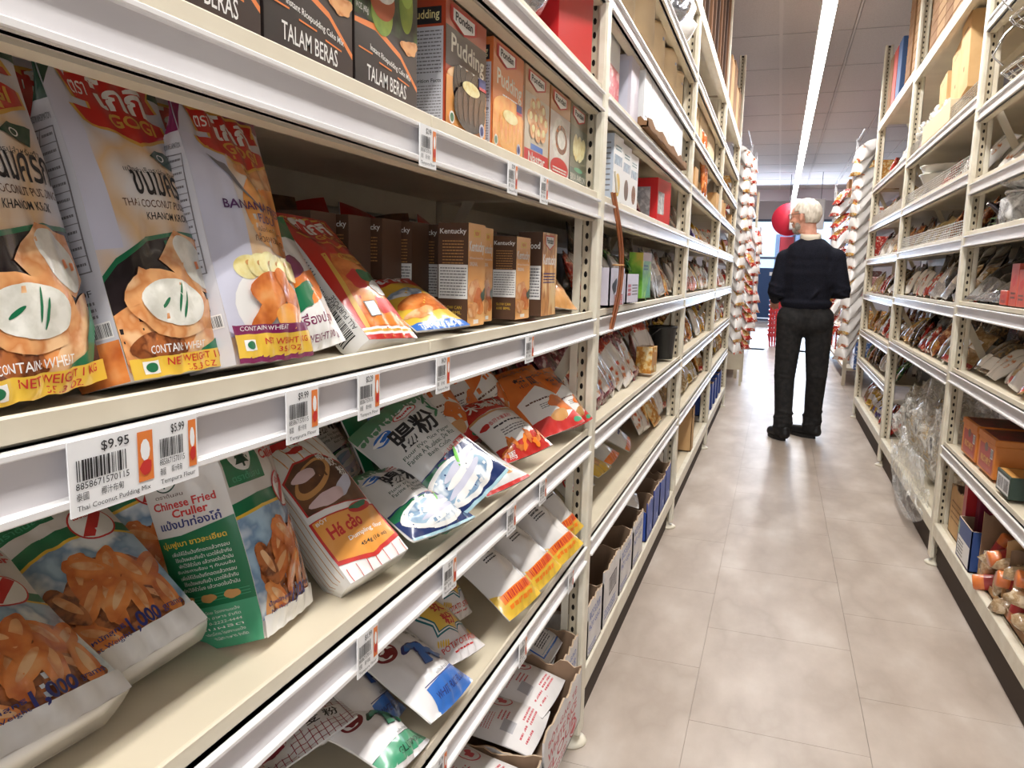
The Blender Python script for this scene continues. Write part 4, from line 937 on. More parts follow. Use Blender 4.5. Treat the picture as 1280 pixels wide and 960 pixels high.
bag('flour_bag', .118, .145, .045, potato(), pf(-.500,1.21,.592,104,-44,18,0), 'potato starch bag with yellow emblem half hidden behind the front one', 'flour bag', 'potato starch bags with yellow emblem', seed=112, wr=.005, nf=16, nv=20)
bag('flour_bag', .118, .145, .045, potato(), pf(-.56,1.10,.592,95,-44,12,0), 'dim potato starch bag deepest of the three with yellow emblem', 'flour bag', 'potato starch bags with yellow emblem', seed=113, wr=.005, nf=12, nv=14)
def erawan(col, txt, n2):
    a = Art(); a.rect(0, 0, 1, 1, mat('print_flour_white', (232, 229, 229), rough=.3, coat=.3)); mr = mat('print_ox_red', (122, 34, 38), rough=.35)
    a.rect(0, .925, 1, .935, C['navy']); a.rect(0, .945, 1, .952, C['navy'])
    a.ell(.24, .70, .14, .10, mr); a.ell(.235, .70, .10, .07, C['white'], wob=.12, seed=4); a.ell(.25, .69, .085, .055, mr, wob=.2, seed=9); a.ell(.22, .72, .03, .015, C['white'], wob=.3); a.text('COCK BRAND', .1, .79, .4, .82, mr, .03)
    for k, c_ in enumerate('水磨粘米粉' if n2 else '水磨糯米粉'): a.text(c_, .62 + .035 * k, .86 - .075 * k, .70 + .035 * k, .91 - .075 * k, M_ink, .02)
    dk = C['navy'] if n2 else C['dgreen']
    for m_, o_, s_ in ((dk, 0, 1.0), (col, .012, .72)):
        a.ell(.50 + o_, .60, .13 * s_, .055 * s_, m_, wob=.22, seed=3); a.ell(.6 + o_, .52, .09 * s_, .09 * s_, m_, wob=.15, seed=5); a.poly([(.5 + o_, .5), (.58 + o_, .52), (.56 + o_, .36 + .02 * (1 - s_)), (.42 + o_, .38)], m_); a.poly([(.6 + o_, .52), (.68 + o_, .5), (.84 + o_, .38), (.7 + o_, .34)], m_)
    a.text('แป้งข้าวเจ้า ตราไก่', .44, .255, .96, .285, M_ink, .0)
    a.rect(0, .05, 1, .235, col) if not n2 else a.poly([(.2, .0), (1, .0), (1, .26), (.92, .24), (.84, .26), (.2, .22)], col)
    a.text(txt, .26, .09, .94, .15, C['navy'] if n2 else C['dgreen'], .025); a.rect(.2 if n2 else 0, .235, 1, .243, dk)
    return dict(front=a)
bag('flour_bag', .159, .170, .05, erawan(C['blue'], 'WHITE RICE FLOUR', True), pf(-.405,.957,.592,105,-61,16,0), 'white rice flour bag with blue dragon mark and blue base band', 'flour bag', 'white rice flour bags with blue base', seed=121, wr=.0045, nf=22, nv=26)
bag('flour_bag', .14, .15, .045, erawan(C['blue'], 'WHITE RICE FLOUR', True), pf(-.466,.884,.590,125,-53,30,0), 'white rice flour bag with blue base, half under its neighbour', 'flour bag', 'white rice flour bags with blue base', seed=122, wr=.005, nf=18, nv=22)
bag('flour_bag', .143, .125, .045, erawan(C['mint'], 'GLUTINOUS', False), pf(-.405,.825,.588,135,-66,42,0), 'glutinous rice flour bag with green base, lying flat at the edge', 'flour bag', seed=123, wr=.006, nf=20, nv=24)
def tapi():
    a = Art(); a.rect(0, 0, 1, 1, mat('print_flour_white', 'e8e5e5')); ln = mat('ink_wine_lattice', (150, 46, 62), rough=.35)
    for k in range(15): a.rect(.0 + .068 * k, .50, .008 + .068 * k, 1, ln); a.rect(.0 + .068 * k, .0, .008 + .068 * k, .30, ln)
    for k in range(14): a.rect(0, .50 + .037 * k, 1, .504 + .037 * k, ln)
    for k in range(9): a.rect(0, .02 + .034 * k, 1, .024 + .034 * k, ln)
    a.rect(0, .27, 1, .41, mat('print_flour_white', 'e8e5e5')); a.text('TAPIOCA STARCH', .12, .30, .92, .38, M_ink, .02); a.rect(.5, .11, .95, .22, mat('print_flour_white', 'e8e5e5')); a.text('麦 粉', .55, .125, .9, .205, M_ink, .02); a.ell(.2, .18, .2, .12, mat('print_flour_white', 'e8e5e5')); a.ell(.2, .18, .14, .08, ln, wob=.2); return dict(front=a)
bag('flour_bag', .125, .21, .045, tapi(), pf(-.498,.741,.634,-62,-68,-116,0), 'tapioca starch bag printed with a wine red lattice', 'flour bag', seed=124, wr=.005, nf=22, nv=26)
bag('flour_bag', .144, .135, .05, tapi(), pf(-.476,.640,.597,128,-46,29,0), 'lattice printed tapioca bag below the photo edge, under the corner', 'flour bag', seed=125, wr=.005, nf=12, nv=14)
def starch_w():
    a = Art(); a.rect(0, 0, 1, 1, mat('print_clear_greywhite', (226, 222, 218), rough=.2, coat=.6)); a.rect(.62, .6, .72, .74, M_card); a.bars(.63, .61, .71, .73, M_ink); a.lines(.3, .55, .55, .62, 2, M_ink, .6); a.lines(.3, .48, .6, .54, 2, M_ink)
    a.poly([(0, 0), (1, 0), (1, .26), (.86, .20), (.14, .20), (0, .26)], C['band']); a.poly([(.1, .2), (.9, .2), (.9, .12), (.1, .12)], C['carrot']); a.bars(.16, .13, .84, .19, C['red'], seed=4); a.lines(.15, .06, .8, .10, 1, C['carrot'], .8); return dict(front=a)
for k, (y, x_, ya, ti, ro) in enumerate(((1.294, -.404, 66, -56, -13), (1.429, -.399, 62, -52, -19), (1.575, -.392, 56, -51, -22), (1.70, -.42, 66, -46, -14))):
    bag('flour_bag', .112, .215, .065, starch_w(), pf(x_, y, .596, ya, ti, ro), 'white starch bag with yellow orange base, %s of the slanted row before the post' % ORD[k + 1], 'flour bag', 'white starch bags with yellow base', base=film('greywhite', 'e2dedb', rough=.18), seed=131 + k, wr=.006, nf=18, nv=22)
for k in range(6):
    bag('flour_bag', .14, .2, .06, {'front': Art().rect(0, 0, 1, 1, wht).rect(0, 0, 1, .2, C['band']).rect(.3, .5, .6, .7, C['grey'])}, pose(-.64, .5 + .21 * k, .57, 85, -22, 4 * (k % 3 - 1)), 'back row starch bag of the second shelf, %s from the near end' % ORD[k + 1], 'flour bag', 'back row starch bags of the second shelf', seed=140 + k, nf=8, nv=10)

# ---- bottom shelf: open shipping cartons with packets
M_cbi = mat('carton_inside_brown', (150, 122, 98), rough=.8, c2=(138, 112, 88), scale=30, stretch=(1, 1, .1))
M_cbw = mat('carton_outside_white', (224, 220, 218), rough=.6, c2=(212, 208, 206), scale=12)
def open_carton(w, d, h, M, out, inside, label, arts=None, cat='carton', group=None, seed=0, ragged=True, near_low=0.0, name='open_carton', front_h=None):
    q = random.Random(seed); r = tag(newobj(name, None, M=M), label, cat, group); th = .004
    b = MB(); b.box(-w / 2, w / 2, -d / 2, d / 2, 0, th, inside); newobj('carton_base', b.mesh('carton_base'), r)
    def wall(p0, p1, nrm, hh, nm):
        n = 14; p0 = Vector(p0); p1 = Vector(p1); N = Vector(nrm) * th; V = []; b = MB()
        tops = [hh + (q.uniform(-.012, .006) if ragged else 0) for _ in range(n + 1)]
        A = [p0.lerp(p1, i / n) for i in range(n + 1)]
        outer = [a for a in A] + [a + Vector((0, 0, t)) for a, t in zip(A, tops)]; inner = [a - N for a in outer]
        fs = [(i, i + 1, n + 2 + i, n + 1 + i) for i in range(n)]
        b.add(outer, fs, out); b.add(inner, [f[::-1] for f in fs], inside)
        al = outer + inner; o2 = 2 * (n + 1)
        b.add(al, [(n + 1 + i, n + 2 + i, o2 + n + 2 + i, o2 + n + 1 + i) for i in range(n)], mat('torn_cardboard_edge', (196, 172, 146), rough=.9))
        b.add(al, [(0, n + 1, o2 + n + 1, o2), (n, 2 * n + 1, o2 + 2 * n + 1, o2 + n)], out)
        return newobj(nm, b.mesh(nm), r)
    F_ = wall((-w / 2, -d / 2, 0), (w / 2, -d / 2, 0), (0, -1, 0), front_h or h, 'carton_side')
    wall((w / 2, -d / 2, 0), (w / 2, d / 2, 0), (1, 0, 0), h, 'carton_side'); wall((w / 2, d / 2, 0), (-w / 2, d / 2, 0), (0, 1, 0), h, 'carton_side')
    L_ = wall((-w / 2, d / 2, 0), (-w / 2, -d / 2, 0), (-1, 0, 0), h * (1 - near_low), 'carton_side')
    if arts:
        for k, a in arts.items():
            hh = h - .014 if k == 'front' else h * (1 - near_low) - .014
            newobj('printed_artwork', art_mesh([(face_grid(k, w, d, hh), a, 1)], 'printed_artwork'), F_ if k == 'front' else L_)
    return r
def cart_art(ink, rows, bar=True, emb=True):
    a = Art()
    for k, t_ in enumerate(rows): a.text(t_, .10, .74 - .24 * k, .86, .92 - .24 * k, ink, .02)
    a.lines(.08, .05, .6, .2, 2, ink, .4)
    if emb: a.ell(.78, .16, .1, .13, ink); a.ell(.78, .16, .085, .11, M_cbw); a.ell(.78, .16, .06, .08, ink, wob=.2)
    return a
pinkink = mat('ink_pink_red', (196, 84, 92), rough=.5); blueink = mat('ink_carton_blue', (70, 100, 176), rough=.5)
lft = Art().rect(.2, .1, .7, .5, M_card).bars(.25, .18, .65, .42, M_ink, seed=3)
open_carton(.30, .24, .135, pose(-.485, 1.46, .192, 90), M_cbw, M_cbi, 'open white carton with pink lettering just before the nearest post', dict(front=cart_art(pinkink, ['BỘT GẠO TẺ', 'WHITE RICE', 'FLOUR']), left=lft), group='open cartons on the bottom shelf', seed=1, near_low=.35)
open_carton(.24, .24, .10, pose(-.485, 1.18, .192, 90), M_cbw, M_cbi, 'open white carton with pink bags, nearest of the bottom shelf', dict(front=cart_art(pinkink, ['BỘT GẠO', 'FLOUR']), left=lft), group='open cartons on the bottom shelf', seed=2, near_low=.3)
def packet(k, ink, M, label, group, lblue=False, w=.16, h=.2, t=.045):
    a = Art().rect(0, 0, 1, 1, M_cbw); 
    if lblue: a.frame(.08, .08, .92, .92, .025, C['blue'], .02); a.frame(.13, .12, .87, .88, .01, C['sky'], .008); a.rect(.68, .2, .84, .42, M_card).bars(.7, .22, .82, .4, M_ink, horiz=True); a.ell(.25, .7, .1, .08, C['navy']); a.rect(.2, .3, .6, .56, C['grey']); a.text('RICE FLOUR', .4, .66, .85, .78, M_ink, .02); a.lines(.2, .16, .6, .28, 4, M_ink)
    if not lblue:
        a.rect(.10, .93, .9, .955, ink); a.rect(.10, .70, .9, .708, ink)
        for j in range(4): a.lines(.16, .73 + .048 * j, .62, .765 + .048 * j, 1, ink, .8, j)
        a.lines(.12, .50, .40, .66, 6, ink, .3, k + 3); a.ell(.72, .52, .15, .12, ink); a.ell(.72, .52, .135, .105, M_cbw); a.ell(.72, .52, .07, .05, ink, wob=.3, seed=2); a.lines(.3, .36, .5, .48, 3, ink, .4); a.rect(.16, .26, .34, .40, mat('grey_sticker', (170, 168, 172), rough=.4)); a.lines(.45, .12, .85, .24, 3, ink, .5, 8); a.lines(.15, .06, .4, .2, 2, ink, .3, 2)
    bag('flour_packet', w, h, t, {'front': a}, M, label, 'packet', group, seed=150 + k, base=M_cbw, wr=.003, nf=12, nv=14)
packet(0, pinkink, pose(-.40, 1.52, .285, 84, -76, -4), 'white packet with pink print on top in the pink lettered carton', 'pink printed packets in the cartons')
packet(1, pinkink, pose(-.395, 1.40, .275, 84, -80, -8), 'white pink-printed packet leaning out low in the pink lettered carton', 'pink printed packets in the cartons')
packet(2, pinkink, pose(-.40, 1.20, .27, 88, -80, 4), 'pink printed packet in the nearest bottom carton', 'pink printed packets in the cartons')
packet(3, pinkink, pose(-.42, 1.10, .26, 88, -80, 4), 'pink printed packet at the very bottom edge of the photo', 'pink printed packets in the cartons')
open_carton(.155, .26, .125, pose(-.545, 1.70, .192, 90), M_cbw, M_cbi, 'open white carton with blue lettering beside the nearest post', dict(front=cart_art(blueink, ['BỘT GẠO', 'RICE FLOUR'])), group='open cartons on the bottom shelf', seed=3, near_low=.25)
packet(4, blueink, pose(-.455, 1.735, .285, 84, -74, -6), 'blue framed rice flour packet, upper one in the blue lettered carton', 'blue framed packets', True)
packet(5, blueink, pose(-.455, 1.655, .265, 84, -78, -8), 'blue framed rice flour packet, lower one in the blue lettered carton', 'blue framed packets', True)
packet(6, blueink, pose(-.66, 1.72, .25, 88, -30, 0), 'blue framed packet standing at the back of the blue lettered carton', 'blue framed packets', True)
specs = [(1.97, .15, .15, 'white flaps and blue lines'), (2.19, .21, .17, 'a barcode panel'), (2.43, .19, .16, 'a ragged torn edge'), (2.66, .18, .165, 'rows of small blue print')]
for k, (y, w_, h_, nm) in enumerate(specs):
    a = cart_art(blueink if k != 1 else C['grey'], ['RICE FLOUR', 'BỘT GẠO'], emb=False) if k != 1 else Art().frame(.35, .45, .8, .8, .03, M_ink, .03).bars(.42, .5, .74, .75, C['grey']).lines(.1, .1, .8, .3, 3, blueink)
    open_carton(w_ + .02, .26, h_, pose(-.545, y, .192, 90), M_cbw, M_cbi, 'open white carton with %s on the second bottom shelf' % nm, dict(front=a), group='open cartons on the bottom shelf', seed=5 + k, near_low=.2)
    bag('flour_packet', .13, .19, .05, {}, pose(-.5, y, .235 + .01 * (k % 2), 90, -78, 0), 'white packet inside the carton with %s' % nm, 'packet', 'white packets inside the bottom cartons', seed=160 + k, nf=8, nv=10)
M_bluec = mat('carton_blue', (52, 84, 168), rough=.45, c2=[(44, 74, 160), (60, 96, 180), (210, 216, 230)], scale=22, lo=.35, hi=.8)
for k, y in enumerate((2.93, 3.10, 3.28, 3.45)):
    open_carton(.15, .26, .15 + .015 * (k % 2), pose(-.545, y, .192, 90), M_bluec, M_cbi, 'blue printed open carton on the bottom shelf, %s from the near end' % ORD[k + 1], group='blue open cartons on the bottom shelf', seed=15 + k, near_low=.2)
bag('flour_bag', .15, .26, .07, {}, pose(-.44, 2.78, .375, 84, -76, -20), 'plain white bag lying on top of the cartons of the second unit', 'flour bag', seed=170)

# ================================================================== the rest of the shelves: pouch and box kinds, then copies one by one
def grid_bag(name, w, h, t, base, pattern, kind='pillow', seed=0, nf=8, ns=2, nv=12, wr=.005):
    return bag_mesh(bag_panels(w, h, t, kind, seed, wr, nf=nf, ns=ns, nv=nv), name, base, pattern)
def patt(cells, back=None):
    def f(k, u, v):
        if k == 'back': return back
        if k != 'front': return None
        for (u0, v0, u1, v1, m) in reversed(cells):
            if u0 <= u <= u1 and v0 <= v <= v1: return m
        return None
    return f
F = {}
def fl(n, c, c2=None, sc=55): F[n] = film(n, c, c2, sc, .35, .65); return F[n]
fl('snow', 'efebe8'); fl('snowprint', 'ece6e2', ['ece6e2', 'e8e4e0', 'd89a70', 'c24a38'], 34); fl('silvery', 'c8c8ce', ['a8a8b0', 'e2e2e6'], 40); fl('rust', 'a04e2a', ['7c3820', 'c4703c', 'e4b070'], 45)
fl('scarlet', 'c2322a', ['a82420', 'd84c34', 'f0e0d0'], 40); fl('amber', 'd99a4a', ['c67f34', 'ecc070', 'f2e2b8'], 42); fl('leafgreen', '3c7a48', ['2c5c38', '6aa05a', 'd8dcb0'], 45); fl('wine', '6e2234', ['551828', '8c3448', 'd8c0c0'], 45)
fl('dusk', '3a302c', ['2c2422', '4c3e36', '6a5444'], 38); fl('kraft', 'b08a5c', ['96703f', 'c8a472'], 40); fl('straw', 'dcc898', ['c8ac70', 'ece0bc'], 50); fl('noodle', 'cfb48a', ['a88654', 'e0cca4', 'f0e8d8'], 70); fl('bluep', '4c74b0', ['3c5c9c', '80a0d0', 'e8ecf2'], 40)
fl('darkherb', '4a3c2c', ['2e241c', '6c5438', '8c7048'], 70); fl('yellow', 'e2b83c', ['d09c28', 'f0d268'], 40); fl('pinkish', 'dca8a0', ['cc8480', 'f0dcd8'], 44); fl('violet', '6c5ca0', ['54468c', 'b4acd4'], 50)
KIND = {}
def kind(key, desc, cat, me, w, t, h=0): KIND[key] = (me, desc, cat, w, t)
kind('white_red', 'white pouch with red and tan print', 'pouch', grid_bag('food_pouch', .105, .18, .035, F['snow'], patt([(0, .1, 1, .5, F['snowprint']), (0, .82, 1, 1, F['scarlet'])]), seed=1), .105, .035)
kind('white_plain', 'mostly white glossy pouch', 'pouch', grid_bag('food_pouch', .10, .17, .045, F['snow'], patt([(.2, .3, .8, .7, F['snowprint'])]), seed=2), .10, .045)
kind('wine_white', 'wine edged pouch with white window and vegetable print', 'pouch', grid_bag('food_pouch', .10, .21, .03, F['wine'], patt([(.12, .06, .88, .62, F['snowprint'])]), seed=3), .10, .03)
kind('rust', 'rust brown pouch', 'pouch', grid_bag('food_pouch', .10, .18, .04, F['rust'], patt([(.1, .1, .9, .4, F['amber'])]), seed=4), .10, .04)
kind('scarlet', 'bright red pouch with pale label', 'pouch', grid_bag('food_pouch', .10, .17, .04, F['scarlet'], patt([(.2, .35, .8, .6, F['snow'])]), seed=5), .10, .04)
kind('amber', 'amber orange pouch', 'pouch', grid_bag('food_pouch', .11, .17, .04, F['amber'], patt([(0, .7, 1, 1, F['yellow'])]), seed=6), .11, .04)
kind('green', 'green printed pouch', 'pouch', grid_bag('food_pouch', .10, .19, .03, F['leafgreen'], patt([(.1, .1, .9, .45, F['straw'])]), seed=7), .10, .03)
kind('silver', 'silver grey pouch', 'pouch', grid_bag('food_pouch', .10, .20, .03, F['silvery'], patt([(0, .4, 1, .6, F['snow'])]), seed=8), .10, .03)
kind('dusk', 'dark brown pouch', 'pouch', grid_bag('food_pouch', .11, .22, .04, F['dusk'], patt([(.1, .3, .9, .6, F['darkherb'])]), seed=9), .11, .04)
kind('noodle', 'clear bag of pale dried noodles', 'pouch', grid_bag('food_pouch', .12, .17, .06, F['noodle'], patt([(0, .8, 1, 1, F['snow'])]), seed=10), .12, .06)
kind('herb', 'bag of dried brown herbs with white card', 'pouch', grid_bag('food_pouch', .13, .19, .05, F['darkherb'], patt([(.1, .08, .9, .40, F['snow'])]), seed=11), .13, .05)
kind('herbred', 'bag of dried brown goods with red card top', 'pouch', grid_bag('food_pouch', .12, .18, .05, F['kraft'], patt([(0, 0, 1, .15, F['scarlet']), (.15, .5, .8, .75, F['snow'])]), seed=12), .12, .05)
kind('yellow', 'yellow and white pouch', 'pouch', grid_bag('food_pouch', .10, .15, .04, F['yellow'], patt([(0, .3, 1, .7, F['snow'])]), seed=13), .10, .04)
kind('pink', 'pale pink and white pouch', 'pouch', grid_bag('food_pouch', .10, .16, .04, F['pinkish'], patt([(0, .5, 1, 1, F['snow'])]), seed=14), .10, .04)
kind('violet', 'violet and white sachet', 'pouch', grid_bag('food_pouch', .09, .12, .03, F['violet'], patt([(0, .3, 1, .6, F['snow'])]), seed=15), .09, .03)
kind('straw', 'clear bag of straw coloured dried goods', 'pouch', grid_bag('food_pouch', .12, .18, .05, F['straw'], patt([(.2, .1, .8, .35, F['snow'])]), seed=16), .12, .05)
kind('bigwhite', 'large white sack with orange print', 'sack', grid_bag('food_sack', .17, .28, .08, F['snow'], patt([(.1, .35, .9, .7, F['snowprint']), (0, 0, 1, .08, F['amber'])]), seed=17), .17, .08)
kind('bigyellow', 'large yellow sack with grey panel', 'sack', grid_bag('food_sack', .16, .26, .08, F['yellow'], patt([(.1, .4, .9, .8, F['silvery'])]), seed=18), .16, .08)
def boxmesh(w, d, h, base, front=None, band=None):
    b = MB(); b.box(-w / 2, w / 2, -d / 2, d / 2, 0, h, base, bv=.001)
    if front: b.box(-w * .4, w * .4, -d / 2 - .0004, -d / 2, h * .15, h * .6, front)
    if band: b.box(-w / 2 - .0004, w / 2 + .0004, -d / 2 - .0006, d / 2 + .0004, h * .7, h * .85, band)
    return b.mesh('food_box')
cb = mat('carton_board_tan', (208, 168, 118), rough=.75, c2=(198, 156, 106), scale=9); cbd = mat('carton_board_brown', (150, 112, 76), rough=.8, c2=(138, 100, 66), scale=9)
kind('box_red', 'red box', 'box', boxmesh(.08, .05, .14, F['scarlet'], F['snow']), .08, .05)
kind('box_white', 'slim white box', 'box', boxmesh(.07, .05, .17, mat('carton_gloss_white', (236, 236, 236), rough=.35), F['amber'], F['bluep']), .07, .05)
kind('box_tan', 'tan cardboard box', 'box', boxmesh(.14, .10, .13, cb, None, None), .14, .10)
kind('box_lav', 'lavender white box', 'box', boxmesh(.10, .08, .12, mat('carton_lavender', (208, 202, 214), rough=.4), F['pinkish']), .10, .08)
POUCH = []
LEVELN = ['bottom', 'second', 'third', 'fourth', 'fifth', 'sixth', 'seventh', 'eighth', 'ninth']
UNITN = {('L', 1): 'second left unit', ('L', 2): 'third left unit', ('L', 3): 'last left unit', ('R', 0): 'near right unit', ('R', 1): 'middle right unit', ('R', 2): 'far right unit', ('L', 0): 'near left unit'}
def place(key, side, ui, li, zz, y, dep, yaw=0, tilt=-25, roll=0, sc=1.0, n=None, row='front', lift=.0, label=None, group=None):
    me, desc, cat, w, t = KIND[key]; sg = 1 if side == 'L' else -1
    x = FRONT[side] - sg * dep
    base = 90 if side == 'L' else -90
    M = pose(x, y, zz + lift, base + yaw, tilt, roll) @ Matrix.Diagonal((sc, sc, sc, 1))
    o = newobj(me.name, me, M=M)
    if label is None:
        where = '%s shelf of the %s' % (LEVELN[li], UNITN[(side, ui)])
        label = '%s, %s from the near end, %s row, %s' % (desc, ORD[n], row, where)
        w_ = label.replace(',', '').split()
        if len(w_) > 16:
            def short(n_):
                ws = desc.split()[:n_]
                while ws[-1] in ('with', 'and', 'of', 'white', 'dried'): ws.pop()
                return ' '.join(ws)
            label = '%s, %s along, %s' % (short(7), ORD[n], where) if row == 'front' else '%s, %s in the back row, %s' % (short(4), ORD[n], where)
        group = group or 'goods on the %s' % where
    tag(o, label, cat, group)
    if me.name.startswith('food_pouch'): POUCH.append((o, row, (side, ui)))
    return o
def fill(side, ui, li, zz, y0, y1, keys, seed, step=.085, front=True, back=True, tilt=(-38, -15), yaw=(-22, 22), roll=(-12, 12), dep=.065, backkeys=None, head=.2):
    q = random.Random(seed); n = 1; y = y0
    while y < y1 and n < 38:
        k = keys[int((y - y0) / (y1 - y0) * len(keys) + q.uniform(-.45, .45)) % len(keys)] if len(keys) > 2 else q.choice(keys)
        sc = min(q.uniform(.88, 1.08), (head - .01) / .20)
        isb = k.startswith('box')
        place(k, side, ui, li, zz, y, dep + q.uniform(-.015, .02), q.uniform(*yaw) * (.3 if isb else 1), 0 if isb else q.uniform(*tilt), 0 if isb else q.uniform(*roll), sc if not isb else min(1, (head - .01) / .18), n, 'front', lift=0 if isb else .006)
        y += step * q.uniform(.8, 1.25); n += 1
    if back:
        bk = backkeys or ['dusk', 'rust', 'herb', 'wine_white', 'silver']; n = 1; y = y0 + .05
        while y < y1:
            place(q.choice(bk), side, ui, li, zz, y, dep + .15 + q.uniform(-.02, .03), q.uniform(-18, 18), q.uniform(-16, -4), q.uniform(-16, 16), min(1.15, (head - .01) / .2), n, 'back', lift=.004)
            y += .15 * q.uniform(.85, 1.2); n += 1
# --- left, second unit
y0, y1 = LY[1] + .07, LY[2] - .06
fill('L', 1, 1, LV[1], 3.08, y1, ['white_red', 'amber', 'white_plain'], 11, .085, back=True, backkeys=['white_plain', 'rust'], head=.24)
fill('L', 1, 2, LV[2], y0, 2.85, ['wine_white', 'wine_white', 'white_red', 'wine_white'], 12, .07, tilt=(-36, -24), roll=(-26, -12), yaw=(-20, 0), head=.25, backkeys=['dusk', 'wine_white', 'silver'])
fill('L', 1, 2, LV[2], 2.95, 3.3, ['white_red', 'pink'], 13, .09, back=False, roll=(-20, 0), head=.25)
fill('L', 1, 3, LV[3], 2.35, y1, ['white_plain', 'green', 'silver', 'silver', 'rust'], 14, .075, tilt=(-40, -20), roll=(-25, 5), head=.23, backkeys=['dusk', 'green', 'dusk'])
fill('L', 1, 4, LV[4], 2.62, y1, ['wine_white', 'white_plain', 'amber', 'yellow'], 15, .09, tilt=(-45, -25), head=.2)
fill('L', 1, 8, LV[8], y0, y1, ['bigwhite', 'box_tan'], 16, .3, head=.3)
# --- left, third and last units
for ui, (ya, yb) in ((2, (LY[2] + .07, LY[3] - .06)), (3, (LY[3] + .07, LY[4] - .06))):
    st = .095 if ui == 2 else .11
    sets = {1: ['herbred', 'noodle', 'yellow', 'straw', 'amber'], 2: ['amber', 'rust', 'white_plain', 'yellow'], 3: ['white_plain', 'pink', 'straw', 'white_red'], 4: ['white_red', 'green', 'violet', 'yellow', 'amber'],
            5: ['kraftbox', 'noodle', 'straw', 'amber'], 6: ['noodle', 'straw', 'yellow'], 7: ['white_plain', 'silver', 'white_plain']}
    for li, ks in sets.items():
        ks = ['box_tan' if k == 'kraftbox' else k for k in ks]
        fill('L', ui, li, LV[li], ya, yb, ks, 40 + 10 * ui + li, st, back=(li in (1, 2, 3, 4)), head=LV[li + 1] - LV[li] - .07)
# --- right units
y0, y1 = RY[0] + .55, RY[1] - .06
fill('R', 0, 2, RV1[2], y0 - .2, y1, ['herb', 'herb', 'herbred', 'white_plain', 'herb'], 101, .085, tilt=(-55, -35), yaw=(-30, 20), head=.23, backkeys=['dusk', 'herb', 'rust'])
fill('R', 0, 5, RV1[5], y0, y1, ['scarlet', 'white_plain', 'white_red'], 103, .10, tilt=(-50, -25), head=.24, backkeys=['dusk'])
fill('R', 0, 4, RV1[4], 3.27, y1, ['green', 'silver'], 104, .06, tilt=(-70, -55), back=False, head=.16)
y0, y1 = RY[1] + .07, RY[2] - .06
for li, ks, hd in ((1, ['herbred', 'white_red', 'rust', 'scarlet', 'herb', 'amber'], .24), (2, ['herbred', 'silver', 'scarlet', 'white_plain'], .23), (3, ['rust', 'white_plain', 'straw'], .2), (4, ['white_plain', 'scarlet', 'silver'], .22)):
    fill('R', 1, li, RV2[li], y0, y1, ks, 120 + li, .085 if li < 3 else .2, tilt=(-45, -22), roll=(-5, 24), head=hd, backkeys=['dusk', 'herb', 'dusk'], back=li < 4)
y0, y1 = RY[2] + .07, RY[3] - .06
for li, ks, hd in ((0, ['scarlet', 'violet', 'yellow', 'herbred'], .3), (1, ['green', 'white_plain', 'herb', 'rust'], .2), (2, ['herbred', 'scarlet', 'white_plain', 'amber'], .24), (3, ['noodle', 'herb', 'scarlet', 'straw'], .22), (4, ['rust', 'noodle', 'white_plain', 'wine_white'], .22), (5, ['straw', 'noodle', 'white_red'], .25), (6, ['scarlet', 'white_red'], .3)):
    fill('R', 2, li, RV3[li], y0, y1, ks, 140 + li, .10, tilt=(-42, -18), roll=(-4, 20), head=hd, back=li in (1, 2, 3, 4))

# --- single recognisable things of the second left unit
bag('flour_sack', .15, .29, .07, {'front': Art().rect(0, 0, 1, 1, wht).ell(.5, .62, .32, .14, C['crepe'], wob=.1).ell(.5, .62, .26, .11, wht, wob=.2).ell(.5, .62, .15, .06, C['fry2'], wob=.3).rect(0, 0, 1, .07, C['carrot']).rect(.3, .2, .7, .23, C['navy'])}, pose(-.47, 2.72, .60, 86, -62, -16), 'large white flour sack with orange ring print, nose over the second shelf edge', 'sack', seed=201, wr=.006)
bag('flour_sack', .14, .26, .06, {'front': Art().rect(0, 0, 1, 1, wht).rect(0, .7, 1, 1, C['fry']).lines(.1, .3, .9, .65, 8, C['grey']).rect(0, 0, 1, .1, C['carrot']).rect(.1, .72, .4, .95, C['red'])}, pose(-.475, 2.48, .60, 80, -68, -10), 'white sack with orange top behind the yellow one on the second shelf', 'sack', seed=202, wr=.006)
bag('flour_sack', .13, .25, .055, {'front': Art().rect(0, 0, 1, 1, C['band']).rect(.1, .42, .9, .85, C['grey']).lines(.14, .45, .86, .82, 8, M_ink, .3).ell(.5, .2, .2, .1, C['tan'], wob=.2).rect(0, .36, 1, .40, C['brown'])}, pose(-.475, 2.32, .595, 76, -72, -8), 'yellow flour sack with grey text panel on the second shelf', 'sack', seed=203, wr=.008)
bag('flour_sack', .10, .17, .06, {'front': Art().rect(0, 0, 1, 1, wht).rect(.1, .6, .9, .9, C['dgreen']).lines(.15, .62, .85, .88, 5, C['white'])}, pose(-.485, 2.10, .60, 70, -66, 0), 'small white and green sack just past the nearest post on the second shelf', 'sack', seed=204, wr=.005)
bag('flour_packet', .09, .12, .03, {'front': Art().rect(0, 0, 1, 1, wht).ell(.5, .6, .3, .2, C['red']).ell(.5, .6, .24, .16, wht).ell(.5, .6, .12, .1, C['red'], wob=.3)}, pose(-.45, 1.945, .590, 84, -50, 0), 'small white packet with red round print beside the nearest post', 'packet', seed=205)
bag('flour_packet', .10, .10, .02, {'front': Art().rect(0, 0, 1, 1, C['carrot']).ell(.5, .5, .3, .25, C['red'], wob=.3)}, pose(-.46, 1.96, .865, 80, -80, 0), 'small flat orange packet lying on the third shelf past the post', 'packet', seed=206)
